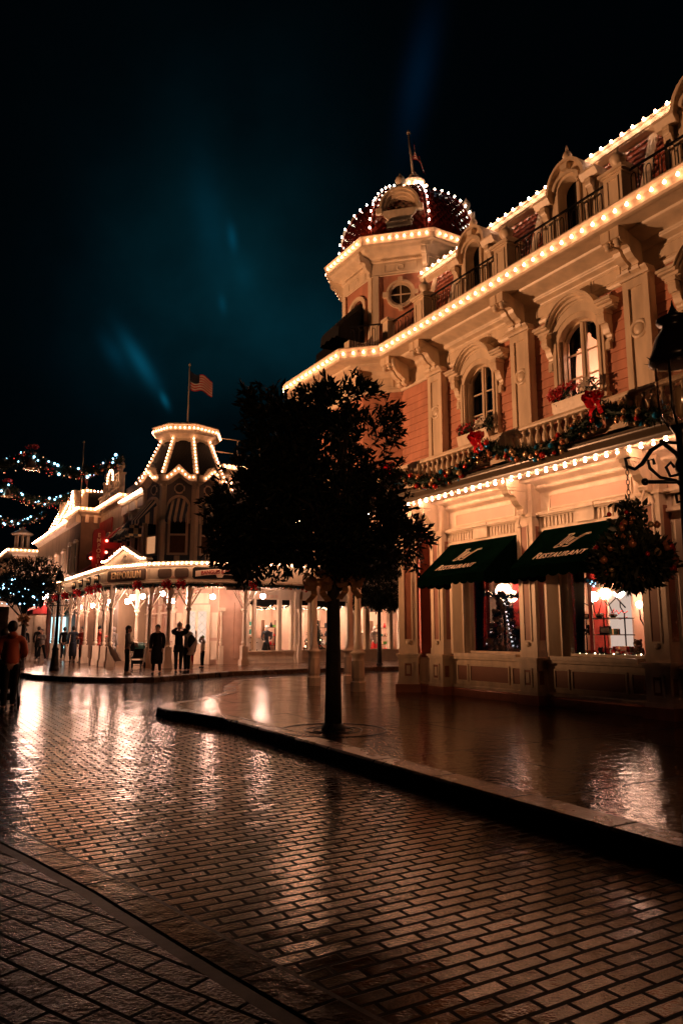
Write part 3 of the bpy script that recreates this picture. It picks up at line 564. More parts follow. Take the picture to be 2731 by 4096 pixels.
# entrance side and porch below the corner
b = MB(ST); b.sweep([(15.0,-.3),(19.2,-4.5),(19.2,-14)], [(0,SW),(0,4.5)]); obj('side_wall', b, 'salmon', R_)
b = MB(ST); b.sweep([(15.0,-.3),(19.2,-4.5),(19.2,-14)], [(.06,SW),(.06,.34),(0,.36)]); obj('side_plinth', b, 'plinth', R_)
col = [(.19,0),(.19,.22),(.15,.25),(.15,.30),(.165,.32),(.165,.72),(.15,.74),(.15,.86),(.19,.90),(.20,.94),(.13,.97),(.11,1.03),(.12,1.06),(.095,1.12),(.095,1.15),(.082,1.18),(.075,2.35),(.10,2.38),(.075,2.42),(.08,2.48),(.13,2.62),(.16,2.68),(.17,2.80)]
for s, o in ((15.65,1.05),(18.0,1.0),(18.25,-.3)):
    b = MB(ST); b.lathe(col[:6], s, o, n=8, z0=SW, rot=PI/8, sm=False); b.lathe(col[5:], s, o, n=14, z0=SW); b.box(s-.17,s+.17,o-.17,o+.17,2.96,3.1); b.lathe([(.07,3.1),(.065,3.8),(.16,4.3),(.2,4.68)], s, o, n=10)
    obj('porch_column', b, 'cream', R_)
# upper wall: lapped boards with openings for the windows
def boards(b, path, z0, z1, st=.19, m=0, fr=None, base=0.):
    n = round((z1-z0)/st); pr = []
    for k in range(n): z = z0+k*(z1-z0)/n; pr += [(base+.022, z), (base+.010, z+(z1-z0)/n-.012), (base-.012, z+(z1-z0)/n-.010)]
    b.sweep(path, pr, m, fr=fr)
b = MB(ST); WX = .56
zA, zB = 6.04, 7.94
boards(b, UP[1:], 4.9, 8.06); boards(b, [(.5,-.35),(15.58,-.35)], 4.9, zA)
xs = [.5]+[v for s in BAY[::-1] for v in (s-WX, s+WX)]+[15.58]
for x0, x1 in zip(xs[::2], xs[1::2]): boards(b, [(x0,-.35),(x1,-.35)], zA, zB)
b.box(.5,15.58,-.5,-.36,zB,8.06)
for x0, x1 in zip(xs[::2], xs[1::2]): b.box(x0,x1,-.6,-.37,zA,zB)
obj('boarded_wall', b, 'salmon', R_)
for s in PIL+[5.07]:
    if s == 5.07 and PIL.count(5.07) and s in PIL[4:]: continue
    b = MB(ST); f = frame(s, 0, 0)
    b.box(-.27,.27,-.36,-.17,4.9,8.04,0,fr=f); b.box(-.30,.30,-.36,-.13,4.9,5.15,0,fr=f)
    for a in ((-.27,-.15,5.15,7.94),(.15,.27,5.15,7.94),(-.15,.15,7.78,7.94),(-.15,.15,5.15,5.3)): b.box(a[0],a[1],-.2,-.135,a[2],a[3],0,fr=f)
    ring(b, 0, -.168, 6.98, .15, .035, .05, 20, fr=f); b.lathe([(.115,0),(.10,.02),(.02,.035)], n=16, fr=lambda p, f=f: f((p[0], -.168+p[2], 6.98+p[1])))
    b.prism([(-.36,7.96),(-.12,7.96),(-.10,7.99),(-.10,8.01),(-.05,8.05),(-.03,8.08),(-.36,8.08)], -.31, .31, 'x', fr=f)
    obj('pilaster', b, 'cream', R_)
# frieze, soffit, bulb-lit eave fascia all round
b = MB(ST); b.sweep(UP, [(.02,8.02),(.05,8.04),(.07,8.09),(.05,8.11),(.05,8.44)]+ogee(.05,8.44,.18,8.52)+[(.20,8.54)]+ogee(.20,8.54,.55,8.68,8)+[(.56,8.70),(.93,8.70)])
fp = frame(0, -.30, 0)
for s in BAY:
    for x0, x1 in ((s-1.05,s-.45),(s-.36,s+.36),(s+.45,s+1.05)): panel(b, x0, x1, 8.17, 8.37, -.30, 0, .02, .018)
f = frame(15.58, -.35, 45)
panel(b, .25, .85, 8.17, 8.37, .05, 0, .02, .018, fr=f)
obj('frieze', b, 'cream2', R_)
b = MB(ST); b.sweep(UP, [(.92,8.68),(.99,8.69),(1.0,8.74),(.985,8.78),(.985,8.90),(1.03,8.93),(1.06,8.97),(1.05,9.0),(.6,9.02),(-.3,9.03)]); obj('eave', b, 'cream2', R_)
bulbs(R_, [W(s,o,8.835) for s, o in along(offpath(UP[:5], 1.05), .245) if s > 5.5], 'bulbe')
for s in PIL+[15.2]:
    f = frame(s, 0, 0)
    for q in (-1, 1):
        b = MB(ST); x = q*.105
        scroll(b, x, .15, -.16, 8.02, 1.16, .86, fr=f); b.box(x-.09,x+.09,.30,.48,8.50,8.70,0,fr=f); b.lathe([(.03,0),(.075,.03),(.05,.06),(.075,.10),(.07,.14)], x, .39, n=10, z0=8.36, fr=f)
        obj('eave_bracket', b, 'cream', R_)
f = frame(15.58+.35, 0, 45); b = MB(); scroll(b, .30, .16, -.05, 8.02, 1.1, .8, fr=frame(16.1,.17,22)); obj('eave_bracket', b, 'cream', R_)
b = MB(ST); b.tube([(14.95,.38,8.60),(14.95,.36,8.45),(15.0,.25,8.36),(15.1,.0,8.30),(15.2,-.35,8.24)], .055, 8); obj('downpipe', b, 'cream', R_)
# arched upper windows
def arcpts(cx, w, zs, rise, n=12):
    """segmental arch from (cx-w/2,zs) up by rise"""
    R = (w*w/4+rise*rise)/(2*rise); a = math.asin(w/2/R)
    return [(cx+R*math.sin(-a+2*a*k/n), zs+rise-R+R*math.cos(-a+2*a*k/n)) for k in range(n+1)]
def band(b, P, Q, o0, o1, m=0, fr=None):
    """solid between two arch lines P (inner) and Q (outer) of equal length"""
    n = len(P); vs = [(x,o1,z) for x,z in P]+[(x,o1,z) for x,z in Q]+[(x,o0,z) for x,z in P]+[(x,o0,z) for x,z in Q]
    b.add(vs, [(i,i+1,n+i+1,n+i) for i in range(n-1)]+[(2*n+i,2*n+i+1,i+1,i) for i in range(n-1)]+[(n+i,n+i+1,3*n+i+1,3*n+i) for i in range(n-1)]+[(0,n,3*n,2*n),(n-1,2*n-1,4*n-1,3*n-1)], m, fr=fr)
for i, s in enumerate(BAY):
    fr = frame(s, -.35, 0); b = MB(fr); zs, rise, w = 7.42, .34, .96
    A = arcpts(0, w, zs, rise)
    for q in (-1,1):
        x = q*w/2; b.box(min(x,x+q*.16),max(x,x+q*.16),-.2,.10,5.9,zs); b.box(min(x-q*.05,x+q*.02),max(x-q*.05,x+q*.02),-.16,.02,6.1,zs+.02); b.box(min(x+q*.05,x+q*.09),max(x+q*.05,x+q*.09),.0,.125,5.95,zs)
    band(b, A, arcpts(0, w+.36, zs, .52), -.2, .10)
    b.box(-.03,.03,-.16,-.06,6.1,zs+rise-.01)                                     # mullion
    for z in (6.62, 7.12): b.box(-w/2,w/2,-.14,-.10,z-.014,z+.014)
    for q in (-1,1):
        for x in (q*.05, q*(w/2-.05)): b.box(x-.018,x+.018,-.14,-.09,6.1,zs+rise*(.9 if abs(x)<.2 else .1))
    band(b, arcpts(0, w-.1, zs, rise-.04), A, -.16, -.06); b.box(-w/2,w/2,-.16,.0,6.04,6.13); b.box(-w/2-.2,w/2+.2,-.1,.16,5.96,6.05)
    w_ = obj('window', b, 'cream', R_)
    b = MB(fr); P = [(x,-.12,z) for x, z in arcpts(0, w, zs, rise)]; b.add([(-w/2,-.12,6.1)]+P+[(w/2,-.12,6.1)], [tuple(range(len(P)+2))]); obj('pane', b, 'glass', w_)
    # hood mould: arched shelf with level ends on scroll brackets
    def hoodline(wd, z0, rs, ext): a = arcpts(0, wd, z0, rs); return [(-wd/2-ext,z0)]+a+[(wd/2+ext,z0)]
    b = MB(fr)
    for k, (g0, g1, oo) in enumerate(((.0,.055,.13),(.055,.11,.19),(.11,.15,.27),(.15,.20,.31))):
        P = hoodline(w+.30, zs+.20+g0, .44, .26+oo*.3); Q = hoodline(w+.30, zs+.20+g1+.001, .44, .26+oo*.3); band(b, P, Q, 0, oo)
    band(b, hoodline(w+.30, zs+.02, .44, .002), hoodline(w+.30, zs+.21, .44, .002), -.01, .115)
    obj('window_hood', b, 'cream2', R_)
    for q in (-1,1):
        b = MB(fr); scroll(b, q*.72, .15, .0, zs-.42, .5, .78); b.box(q*.72-.10,q*.72+.10,0,.28,zs+.13,zs+.20); b.box(q*.72-.05,q*.72+.05,.02,.10,zs-.55,zs-.38); obj('hood_bracket', b, 'cream', R_)
    # planter on the sill
# lit upper room behind the second window, dark one behind the first
b = MB(ST)
for s0, s1 in ((8.6,10.6),): b.add([(s0,-3.2,5.2),(s1,-3.2,5.2),(s1,-3.2,8.4),(s0,-3.2,8.4)], [(0,1,2,3)], 0); b.add([(s0,-.6,8.3),(s1,-.6,8.3),(s1,-3.2,8.3),(s0,-3.2,8.3)], [(0,1,2,3)], 1); b.add([(s0,-.6,5.2),(s0,-3.2,5.2),(s0,-3.2,8.4),(s0,-.6,8.4)], [(0,1,2,3)], 0); b.add([(s1,-.6,5.2),(s1,-3.2,5.2),(s1,-3.2,8.4),(s1,-.6,8.4)], [(0,1,2,3)], 0)
b.box(9.95,10.5,-3.2,-3.14,6.7,7.5,1); b.box(10.0,10.45,-3.19,-3.12,6.75,7.45,0)
obj('upper_room', b, ['room','cream2'], R_)
b = MB(ST); b.box(.5,8.5,-4,-3.9,5,8.6); b.box(10.7,15.4,-4,-3.9,5,8.6); b.box(10.62,10.68,-3.8,-.6,5,8.6); obj('dark_room', b, 'black', R_)
for s in (9.5, 12.45):      # swagged black valance and side curtains
    b = MB(frame(s, -.62, 0)); n = 24; vs = []
    for k in range(n+1):
        x = -.5+k/n; dr = .30+.26*abs(math.sin(PI*(k/n)*2))+(.18 if x > .25 else 0)*(x-.25)*4; vs += [(x, .05*math.sin(k*2.1), 7.85), (x, .05*math.sin(k*2.1), 7.85-dr)]
    b.add(vs, [(2*k,2*k+1,2*k+3,2*k+2) for k in range(n)], 0, True)
    vs = []
    for k in range(9): x = .28+.23*k/8; vs += [(x,.04*math.sin(k*2.4),7.7),(x+.1*(1-k/8),.04*math.sin(k*2.4),6.9),(x+.17*(1-k/8),.03*math.sin(k*2.4),6.0)]
    b.add(vs, [(3*k+j,3*k+j+1,3*k+j+4,3*k+j+3) for k in range(8) for j in (0,1)], 0, True)
    obj('curtain', b, 'black', R_)
# awnings with the restaurant's lettering
LW = [[(-.52,.42),(-.22,.45),(-.25,.36),(-.33,.30),(-.52,-.30),(-.42,-.32)],[(-.52,.42),(-.46,.36),(-.45,.30),(-.66,-.26),(-.74,-.36),(-.76,-.44),(-.42,-.38),(-.40,-.28),(-.24,.14)],
      [(-.24,.14),(-.22,.18),(-.10,.20),(-.24,-.20),(-.24,-.26),(-.08,-.25),(.18,.10),(.36,.30),(.44,.34),(.66,.36),(.70,.28),(.52,.26),(.44,.24),(.20,-.02),(-.06,-.42),(-.32,-.42)],[(-.42,-.30),(-.22,.16)],[(-.24,-.20),(-.02,.12),(.16,.08)]]
TXR = text('Restaurant', .30, .003, .34, .001, True, space=1.08)
for i, s in enumerate(BAY[:2]):
    c = s-.12; x0, x1 = c-1.10, c+1.10; fr = ST; b = MB(fr); zt, zb, ot, ob = 3.60, 2.78, -.12, .84
    b.add([(x0,ot,zt),(x1,ot,zt),(x1,ob,zb),(x0,ob,zb)], [(0,1,2,3)])
    for x in (x0, x1): b.add([(x,ot,zt),(x,ob,zb),(x,ob,zb-.1),(x,ot,zb-.1)], [(0,1,2,3)])
    aw = obj('awning', b, 'green', R_)
    def scal(b, pa, pb, n, z, d):
        P = []; m = n*8
        for k in range(m+1): t = k/m; P.append((pa[0]+(pb[0]-pa[0])*t, pa[1]+(pb[1]-pa[1])*t, z-d-.045*abs(math.sin(PI*n*t))**.7))
        T = [(p[0],p[1],z) for p in P]; b.add(T+P, [(k,k+1,m+2+k,m+1+k) for k in range(m)])
    b = MB(fr); scal(b, (x0,ob+.004), (x1,ob+.004), 9, zb+.01, .17); scal(b, (x0-.004,ot), (x0-.004,ob), 4, zb-.09, .09); scal(b, (x1+.004,ot), (x1+.004,ob), 4, zb-.09, .09); obj('valance', b, 'green', aw)
    L_ = math.hypot(zt-zb, ob-ot); ux, uz = (ob-ot)/L_, (zb-zt)/L_
    def slope(p, k=.0): # p: x right as seen from the street, y up the slope, z off the cloth
        d = .70-p[1]; return fr((c-p[0]+.05, ot+ux*d-uz*(p[2]+.012), zt+uz*d+ux*(p[2]+.012)))
    b = MB(slope)
    for ln in LW: b.tube([(x*.46+.06, y*.46+.18, .0) for x, y in ln], .0082, 5)
    v, f_ = TXR; b.add([(x*.80-.02, y*.90-.25, z) for x, y, z in v], f_); obj('lettering', b, 'tan', aw)
# pedestals, iron railings, dormers and the tiled mansard above the eave
for s in PIL:
    b = MB(frame(s, .10, 0)); b.box(-.20,.20,-.2,.2,9.02,9.86); b.box(-.24,.24,-.24,.24,9.02,9.16); b.box(-.23,.23,-.23,.23,9.84,9.88); b.prism([(-.27,9.88),(.27,9.88),(.28,9.93),(.1,10.0),(-.1,10.0),(-.28,9.93)], -.27, .27, 'x')
    for q in (0,): panel(b, -.1, .1, 9.28, 9.74, .2, 0, .03, .02)
    b.lathe([(.10,0),(.05,.04),(.04,.08),(.12,.14),(.155,.22),(.15,.28),(.08,.34),(.03,.37),(.045,.39),(.02,.44),(.005,.52)], n=12, z0=10.0); obj('pedestal', b, 'cream', R_)
def railing(root, fr, L, z0, z1, step=.155, name='railing', m='iron'):
    b = MB(fr); b.box(0,L,-.02,.02,z1-.03,z1); b.box(0,L,-.012,.012,z0,z0+.02); n = max(2, round(L/step))
    for k in range(n):
        x = (k+.5)*L/n; w_ = L/n*.32; zt = z1-.13 if k % 2 else z1-.06
        P = [(x-w_,0,z0)]+[(x-w_*math.cos(a), 0, zt-w_+w_*math.sin(a)*1.4) for a in (0,.5,1.1,PI/2,PI-1.1,PI-.5,PI)]+[(x+w_,0,z0)]
        b.tube(P, .010, 4, sm=False); b.tube([(x,0,z0+.1),(x+.03,0,z0+.22),(x,0,z0+.3),(x-.03,0,z0+.22),(x,0,z0+.1)], .009, 4, sm=False)
    return obj(name, b, m, root)
for a, c in zip(PIL[1:], PIL): railing(R_, frame(a+.22, .10, 0), c-a-.44, 9.05, 9.90)
railing(R_, frame(14.14, .10, 0), 1.25, 9.05, 9.86)
rd = offpath(UP, .42); f = frame(rd[1][0], rd[1][1], 45); railing(R_, f, math.dist(rd[1], rd[2])+.1, 9.05, 9.86)
for s in (15.45,):
    b = MB(frame(s, .16, 0)); b.box(-.12,.12,-.12,.12,9.02,9.9); b.box(-.16,.16,-.16,.16,9.84,9.92); obj('pedestal', b, 'cream', R_)
b = MB(ST); b.add([(16.4,.75,9.03),(16.2,-.1,9.03),(16.5,.0,9.9)], [(0,1,2)]); b.prism([(16.3,.9),(16.55,.9),(16.6,.2),(16.3,.2)], 9.02, 9.5, 'z'); obj('parapet', b, 'cream', R_)
# mansard
def scallops(b, fr, x0, x1, z0, z1, o0, o1, w=.19, h=.155, m=0, skip=None):
    rows = round(math.hypot(z1-z0, o1-o0)/h); dz, do = (z1-z0)/rows, (o1-o0)/rows
    for r in range(rows):
        n = int((x1-x0)/w)
        for k in range(n+1):
            x = x0+(k+(.5 if r % 2 else 0))*w
            if x+w*.5 > x1 or (skip and skip(x, z0+r*dz)): continue
            zt, ot = z0+(r+1.25)*dz, o0+(r+1.25)*do; j = rnd.uniform(-.006, .006)
            pts = [(x-w*.48,ot,zt)]+[(x-w*.48*math.cos(a), o0+r*do+.045+j+(1-math.sin(a))*.25*do, z0+r*dz+dz*.42-dz*.42*math.sin(a)) for a in (0,.55,1.1,PI/2,PI-1.1,PI-.55,PI)]+[(x+w*.48,ot,zt)]
            b.add(pts, [tuple(range(len(pts)))], m, fr=fr)
b = MB(ST); b.add([(.5,-.60,9.05),(16.2,-.60,9.05),(16.2,-1.28,11.44),(.5,-1.28,11.44)], [(0,1,2,3)]); scallops(b, ST, .6, 16.2, 9.1, 11.4, -.60, -1.27); rf = obj('mansard_roof', b, 'tile', R_)
b = MB(ST); TC = [(.5,-1.28),(16.2,-1.28)]
b.sweep(TC, [(o_, z_-.30) for o_, z_ in [(-.05,11.58),(.06,11.60),(.07,11.66)]+ogee(.07,11.66,.18,11.76)+[(.20,11.78),(.20,11.88),(.24,11.90),(.24,11.94),(-.5,11.97)]]); obj('roof_cornice', b, 'cream2', R_)
b = MB(ST); b.add([(.5,-1.5,11.66),(16.2,-1.5,11.66),(16.2,-9,11.9),(.5,-9,11.9)], [(0,1,2,3)]); b.box(.5,19,-9.2,-9,4,11.8); b.box(.4,.5,-9,-.4,0,11.6); obj('flat_roof', b, 'slate', R_)
bulbs(R_, [W(s,o,11.60) for s, o in along([(.5,-.985),(15.6,-.985)], .26) if s > 5.5], r=.029)
for s in [x for q in PIL for x in (q+.12,)]+[15.1]:
    b = MB(ST); b.prism([(s-.10,0),(s+.10,0),(s+.10,.07),(s+.05,.09),(s-.05,.09),(s-.10,.07)], 0, 1, 'z', fr=lambda p: W(p[0], -.58-.67*p[2]+p[1], 9.1+2.22*p[2])); obj('roof_rib', b, 'cream2', R_)
# dormers
def dormer(root, fr, ww=.50, label=None):
    b = MB(fr); zs, rs = 10.60, .25; A = [(ww/2*math.cos(PI-PI*k/12), zs+rs*math.sin(PI*k/12)) for k in range(13)]
    for q in (-1,1): x = q*ww/2; b.box(min(x,x+q*.2),max(x,x+q*.2),-.7,.0,9.1,zs); b.box(min(x,x+q*.07),max(x,x+q*.07),0,.05,9.1,zs); b.box(min(x+q*.16,x+q*.26),max(x+q*.16,x+q*.26),-.5,.06,9.1,10.1)
    Q = [((ww/2+.20)*math.cos(PI-PI*k/12), zs+.57*math.sin(PI*k/12)+.02) for k in range(13)]; band(b, A, Q, -.9, 0)
    for g, d in ((.0,.05),(.10,.10)): band(b, [(x*(1+g*2), z+g*.6) for x, z in A], [(x*(1+g*2)*1.18, z+g*.6+.06) for x, z in A], 0, d)
    band(b, [(x*.98,z) for x, z in Q], [(x*1.12, z+.055) for x, z in Q], -.9, .13)
    for q in (-1,1):   # shoulder shelves on small scrolls
        x = q*.62; b.prism([(-.6,10.48),(.10,10.48),(.14,10.54),(.18,10.60),(.18,10.64),(-.6,10.64)], x-.20, x+.20, 'x'); scroll(b, q*.60, .13, .0, 10.08, .28, .5); b.box(x-.14,x+.14,-.6,-.02,9.2,10.48)
    b.prism([(-.07,11.02),(.07,11.02),(.10,11.14),(-.10,11.14)], -.8, .12, 'y'); b.lathe([(.09,0),(.09,.05),(.04,.08),(.035,.12),(.085,.2),(.10,.27),(.07,.34),(.025,.38),(.035,.41),(.01,.52)], 0, -.02, n=10, z0=11.1)
    d = obj('dormer', b, 'cream', root); b = MB(fr); P = [(x,-.22,z) for x, z in A]; b.add([(-ww/2,-.22,9.1)]+P+[(ww/2,-.22,9.1)], [tuple(range(15))]); obj('dark_opening', b, 'black', d); return d
for s in BAY[:3]: dormer(R_, frame(s+.03, -.28, 0))
# corner tower ------------------------------------------------
TC0 = (17.45,-2.08)
def octp(ap, rot=22.5, c=TC0):
    R = ap/math.cos(PI/8); return [(c[0]+R*math.cos(math.radians(rot+45*k)), c[1]+R*math.sin(math.radians(rot+45*k))) for k in range(9)][::-1]
T8 = octp(1.95)
b = MB(ST); b.sweep(T8, [(0,9.0),(0,12.2)]); tw = obj('tower_wall', b, 'salmon', R_)
b = MB(ST); b.sweep(T8, [(.04,11.72),(.06,11.74),(.04,11.78),(.04,12.14),(.08,12.16),(.08,12.22)]+ogee(.08,12.22,.40,12.40)+[(.42,12.44),(.50,12.45)]+[(.53,12.45),(.54,12.50),(.52,12.53),(.52,12.66),(.56,12.69),(.60,12.72),(.58,12.75),(-.2,12.9)]); b.sweep(T8, [(.02,9.0),(.08,9.02),(.08,9.55),(.0,9.6)])
for k, (p, q) in enumerate(zip(T8, T8[1:])):
    a = math.degrees(math.atan2(q[1]-p[1], q[0]-p[0])); f = frame(p[0], p[1], a); L_ = math.dist(p, q)
    b.box(-.0,.17,-.05,.07,9.0,11.75,0,fr=f); b.box(L_-.17,L_,-.05,.07,9.0,11.75,0,fr=f); panel(b, .36, L_-.36, 11.84, 12.06, .04, 0, .03, .02, fr=f); ring(b, L_/2, .045, 11.95, .09, .025, .03, 14, fr=f)
    for j in range(22): b.box(.2+(L_-.4)*j/22, .2+(L_-.4)*(j+.5)/22, .06, .12, 12.17, 12.21, 0, fr=f)
    scroll(b, .085, .13, .02, 11.72, .85, .90, fr=f)
    bulbs(R_, [f((x, .58, 12.60)) for x in [-.14+(L_+.28)*(j+.5)/9 for j in range(9)]], 'bulbe')
obj('tower_trim', b, 'cream2', R_)
# faces: the one seen from the street side corner carries a round window
def roundwin(b, f, x, z, ro, ri, o, keys=4):
    n = 24; A = [(x+ri*math.cos(2*PI*k/n), z+ri*math.sin(2*PI*k/n)) for k in range(n+1)]; Q = [(x+ro*math.cos(2*PI*k/n), z+ro*math.sin(2*PI*k/n)) for k in range(n+1)]
    Bm = [(x+(ri+(ro-ri)*.55)*math.cos(2*PI*k/n), z+(ri+(ro-ri)*.55)*math.sin(2*PI*k/n)) for k in range(n+1)]
    band(b, A, Bm, o-.1, o+.05, fr=f); band(b, Bm, Q, o-.1, o+.10, fr=f)
    for k in range(keys): a = PI/2*k; c, s = math.cos(a), math.sin(a); b.box(x+c*ro-.06-.02*abs(c), x+c*ro+.06+.02*abs(c), o, o+.13, z+s*ro-.07, z+s*ro+.07, fr=f)
for k, (p, q) in enumerate(zip(T8, T8[1:])):
    a = math.degrees(math.atan2(q[1]-p[1], q[0]-p[0])); f = frame(p[0], p[1], a); L_ = math.dist(p, q); nx, no = -math.sin(math.radians(a)), math.cos(math.radians(a))
    if no < -.2: continue
    if nx < -.2 and no > .2:
        b = MB(); roundwin(b, f, L_/2, 11.12, .43, .29, .0); b.box(L_/2-.016,L_/2+.016,.0,.03,10.83,11.41,fr=f); b.box(L_/2-.29,L_/2+.29,.0,.03,11.104,11.136,fr=f); w_ = obj('round_window', b, 'cream', R_)
        b = MB(); n = 20; b.add([(L_/2+.29*math.cos(2*PI*j/n), .012, 11.12+.29*math.sin(2*PI*j/n)) for j in range(n)], [tuple(range(n))], fr=f); obj('pane', b, mat('dim_pane', (.05,.035,.02), .1, .5, 4), w_)
    elif no > .2:
        b = MB(f); A = [(L_/2+.38*math.cos(PI-PI*j/12), 10.95+.38*math.sin(PI*j/12)) for j in range(13)]; A = [(L_/2-.38,9.6)]+A+[(L_/2+.38,9.6)]; Q = [(L_/2+(x-L_/2)*1.28, z+(.1 if z > 10 else 0)) for x, z in A]; band(b, A, Q, 0, .08); w_ = obj('arched_window', b, 'cream', R_)
        b = MB(f); b.add([(x,.01,z) for x, z in A], [tuple(range(len(A)))]); obj('pane', b, mat('warm_dim_pane', (.12,.04,.025), .2, .5, 4), w_)
        b = MB(f); n = 10; vs = []
        for j in range(n+1):
            aa = PI-PI*j/n; x = L_/2+.40*math.cos(aa); vs += [(x, .06, 10.80+.40*math.sin(aa)), (L_/2+.52*math.cos(aa), .98, 10.12+.12*math.sin(aa)), (L_/2+.52*math.cos(aa), 1.0, 9.86+.05*math.sin(aa*1)+.03*math.cos(j*PI))]
        b.add(vs, [(3*j+i,3*j+i+1,3*j+i+4,3*j+i+3) for j in range(n) for i in (0,1)], 0, False); b.add([(L_/2-.4,.06,10.8),(L_/2-.52,.98,10.12),(L_/2-.52,1.0,9.84),(L_/2-.4,.06,9.84)], [(0,1,2,3)]); b.add([(L_/2+.4,.06,10.8),(L_/2+.52,.98,10.12),(L_/2+.52,1.0,9.84),(L_/2+.4,.06,9.84)], [(0,1,2,3)])
        obj('awning', b, 'black', R_)
# dome: tiled ogival panels, ribs carrying bulbs
DP = [(1.92,12.85),(1.98,13.1),(1.98,13.4),(1.91,13.8),(1.77,14.2),(1.56,14.55),(1.28,14.88),(.97,15.15),(.65,15.34),(.33,15.45)]
def dome_r(z):
    for (r0,z0),(r1,z1) in zip(DP, DP[1:]):
        if z <= z1: return r0+(r1-r0)*(z-z0)/(z1-z0)
    return .3
b = MB(ST); R8 = 1/math.cos(PI/8)
angs = [math.radians(22.5+45*k) for k in range(8)]
P = lambda a, r, z: (TC0[0]+r*math.cos(a), TC0[1]+r*math.sin(a), z)
b.add([P(a, r*R8, z) for r, z in DP for a in angs], [(j*8+k,j*8+(k+1)%8,(j+1)*8+(k+1)%8,(j+1)*8+k) for j in range(len(DP)-1) for k in range(8)])
for k in range(8):                                    # diamond tiles
    a0, a1 = angs[k], angs[(k+1)%8]; 
    def pt(u, z, off=0.):
        r = (dome_r(z)+off)*R8; A_, B_ = P(a0, r, z), P(a1, r, z); return tuple(A_[i]+(B_[i]-A_[i])*u for i in range(3))
    rows = 22; zz = [12.88+2.52*(i/rows)**1.0 for i in range(rows+3)]
    for i in range(rows-1):
        r = dome_r(zz[i]); n = max(2, round(r*.828/.20))
        for j in range(n):
            u0 = (j+(.5 if i % 2 else 0))/n
            if u0+1/n > 1.001: continue
            um = u0+.5/n; jt = rnd.uniform(0,.014)
            b.add([pt(um, zz[i], .035+jt), pt(u0+1/n*.98, zz[i+1], .028+jt), pt(um, min(zz[i+2],15.43), .004), pt(u0+.02/n, zz[i+1], .028+jt)], [(0,1,2,3)])
dm = obj('dome', b, 'dometile', R_)
for k in range(8):
    b = MB(ST); b.tube([P(angs[k], (r+.03)*R8, z) for r, z in DP], .035, 6); obj('dome_rib', b, 'dometile', R_)
    b = MB(ST); n_ = 10; x0 = P(angs[k], 2.10*R8, 12.72); 
    b.lathe([(.13,-.04),(.13,.04)], n=12, fr=lambda p, x0=x0, a=angs[k]: W(x0[0]-p[0]*math.sin(a)+p[2]*math.cos(a), x0[1]+p[0]*math.cos(a)+p[2]*math.sin(a), x0[2]+.1+p[1])); obj('rib_shoe', b, 'cream2', R_)
    L8 = [Vector(P(angs[k], (r+.12)*R8, z)) for r, z in DP]; acc_ = []; tot_ = sum((q-p).length for p, q in zip(L8, L8[1:])); nb = 12
    for j in range(nb):
        d = tot_*(j+.4)/nb
        for p, q in zip(L8, L8[1:]):
            l = (q-p).length
            if d <= l: v = p+(q-p)*d/l; acc_.append(W(*v)); break
            d -= l
    bulbs(R_, acc_, 'bulbd', .027)
def P3(r, z): return (TC0[0], TC0[1], z)
b = MB(ST); b.lathe([(r,z-.25) for r,z in [(.34,15.68),(.40,15.74),(.38,15.80),(.30,15.84),(.28,15.98),(.36,16.04),(.36,16.10),(.2,16.16),(.10,16.2)]], TC0[0]-.12, TC0[1]-.1, n=16); obj('dome_collar', b, 'cream2', R_)
bulbs(R_, [W(TC0[0]-.12+.42*math.cos(a*PI/6), TC0[1]-.1+.42*math.sin(a*PI/6), 15.61) for a in range(12)], r=.034)
# round dormers on the dome facing the street corner, the street and the cross street
for ang in (135, 45, 225, 315):
    a = math.radians(ang); 
    f = frame(TC0[0]+1.70*math.cos(a), TC0[1]+1.70*math.sin(a), ang-90)
    b = MB(f); z = 13.86; n = 24
    for r0, r1, y0, y1 in ((.30,.38,-.3,.16),(.38,.46,-.5,.22),(.46,.54,-.7,.30),(.54,.60,-.7,.36)):
        band(b, [(r0*math.cos(2*PI*k/n), z+r0*math.sin(2*PI*k/n)) for k in range(n+1)], [(r1*math.cos(2*PI*k/n), z+r1*math.sin(2*PI*k/n)) for k in range(n+1)] if r1 < .5 else [(r1*math.cos(2*PI*k/n), z+max(-.22,math.sin(2*PI*k/n)*1)*r1) for k in range(n+1)], y0, y1)
    b.box(-.36,.36,-.1,.40,z-.66,z-.54); b.box(-.40,.40,-.1,.44,z-.54,z-.50)
    for q in (-1,1): b.box(q*.60-.09,q*.60+.09,-.3,.38,z-.20,z-.04)
    b.prism([(-.14,z+.56),(.14,z+.56),(.06,z+.74),(-.06,z+.74)], -.1, .25, 'y'); b.lathe([(.05,0),(.04,.04),(.12,.10),(.155,.20),(.12,.30),(.04,.34),(.05,.37),(.01,.46)], 0, .08, n=12, z0=z+.74)
    for k in range(6): t = PI*k/6; b.box(-.30,.30,.02,.05,-.012,.012, fr=lambda p, t=t: f((p[0]*math.cos(t)-p[2]*math.sin(t), p[1], z+p[0]*math.sin(t)+p[2]*math.cos(t))))
    d = obj('round_dormer', b, 'cream', R_); b = MB(f); b.add([(.31*math.cos(2*PI*j/n), .03, z+.31*math.sin(2*PI*j/n)) for j in range(n)], [tuple(range(n))]); obj('louvre', b, 'gutter', d)
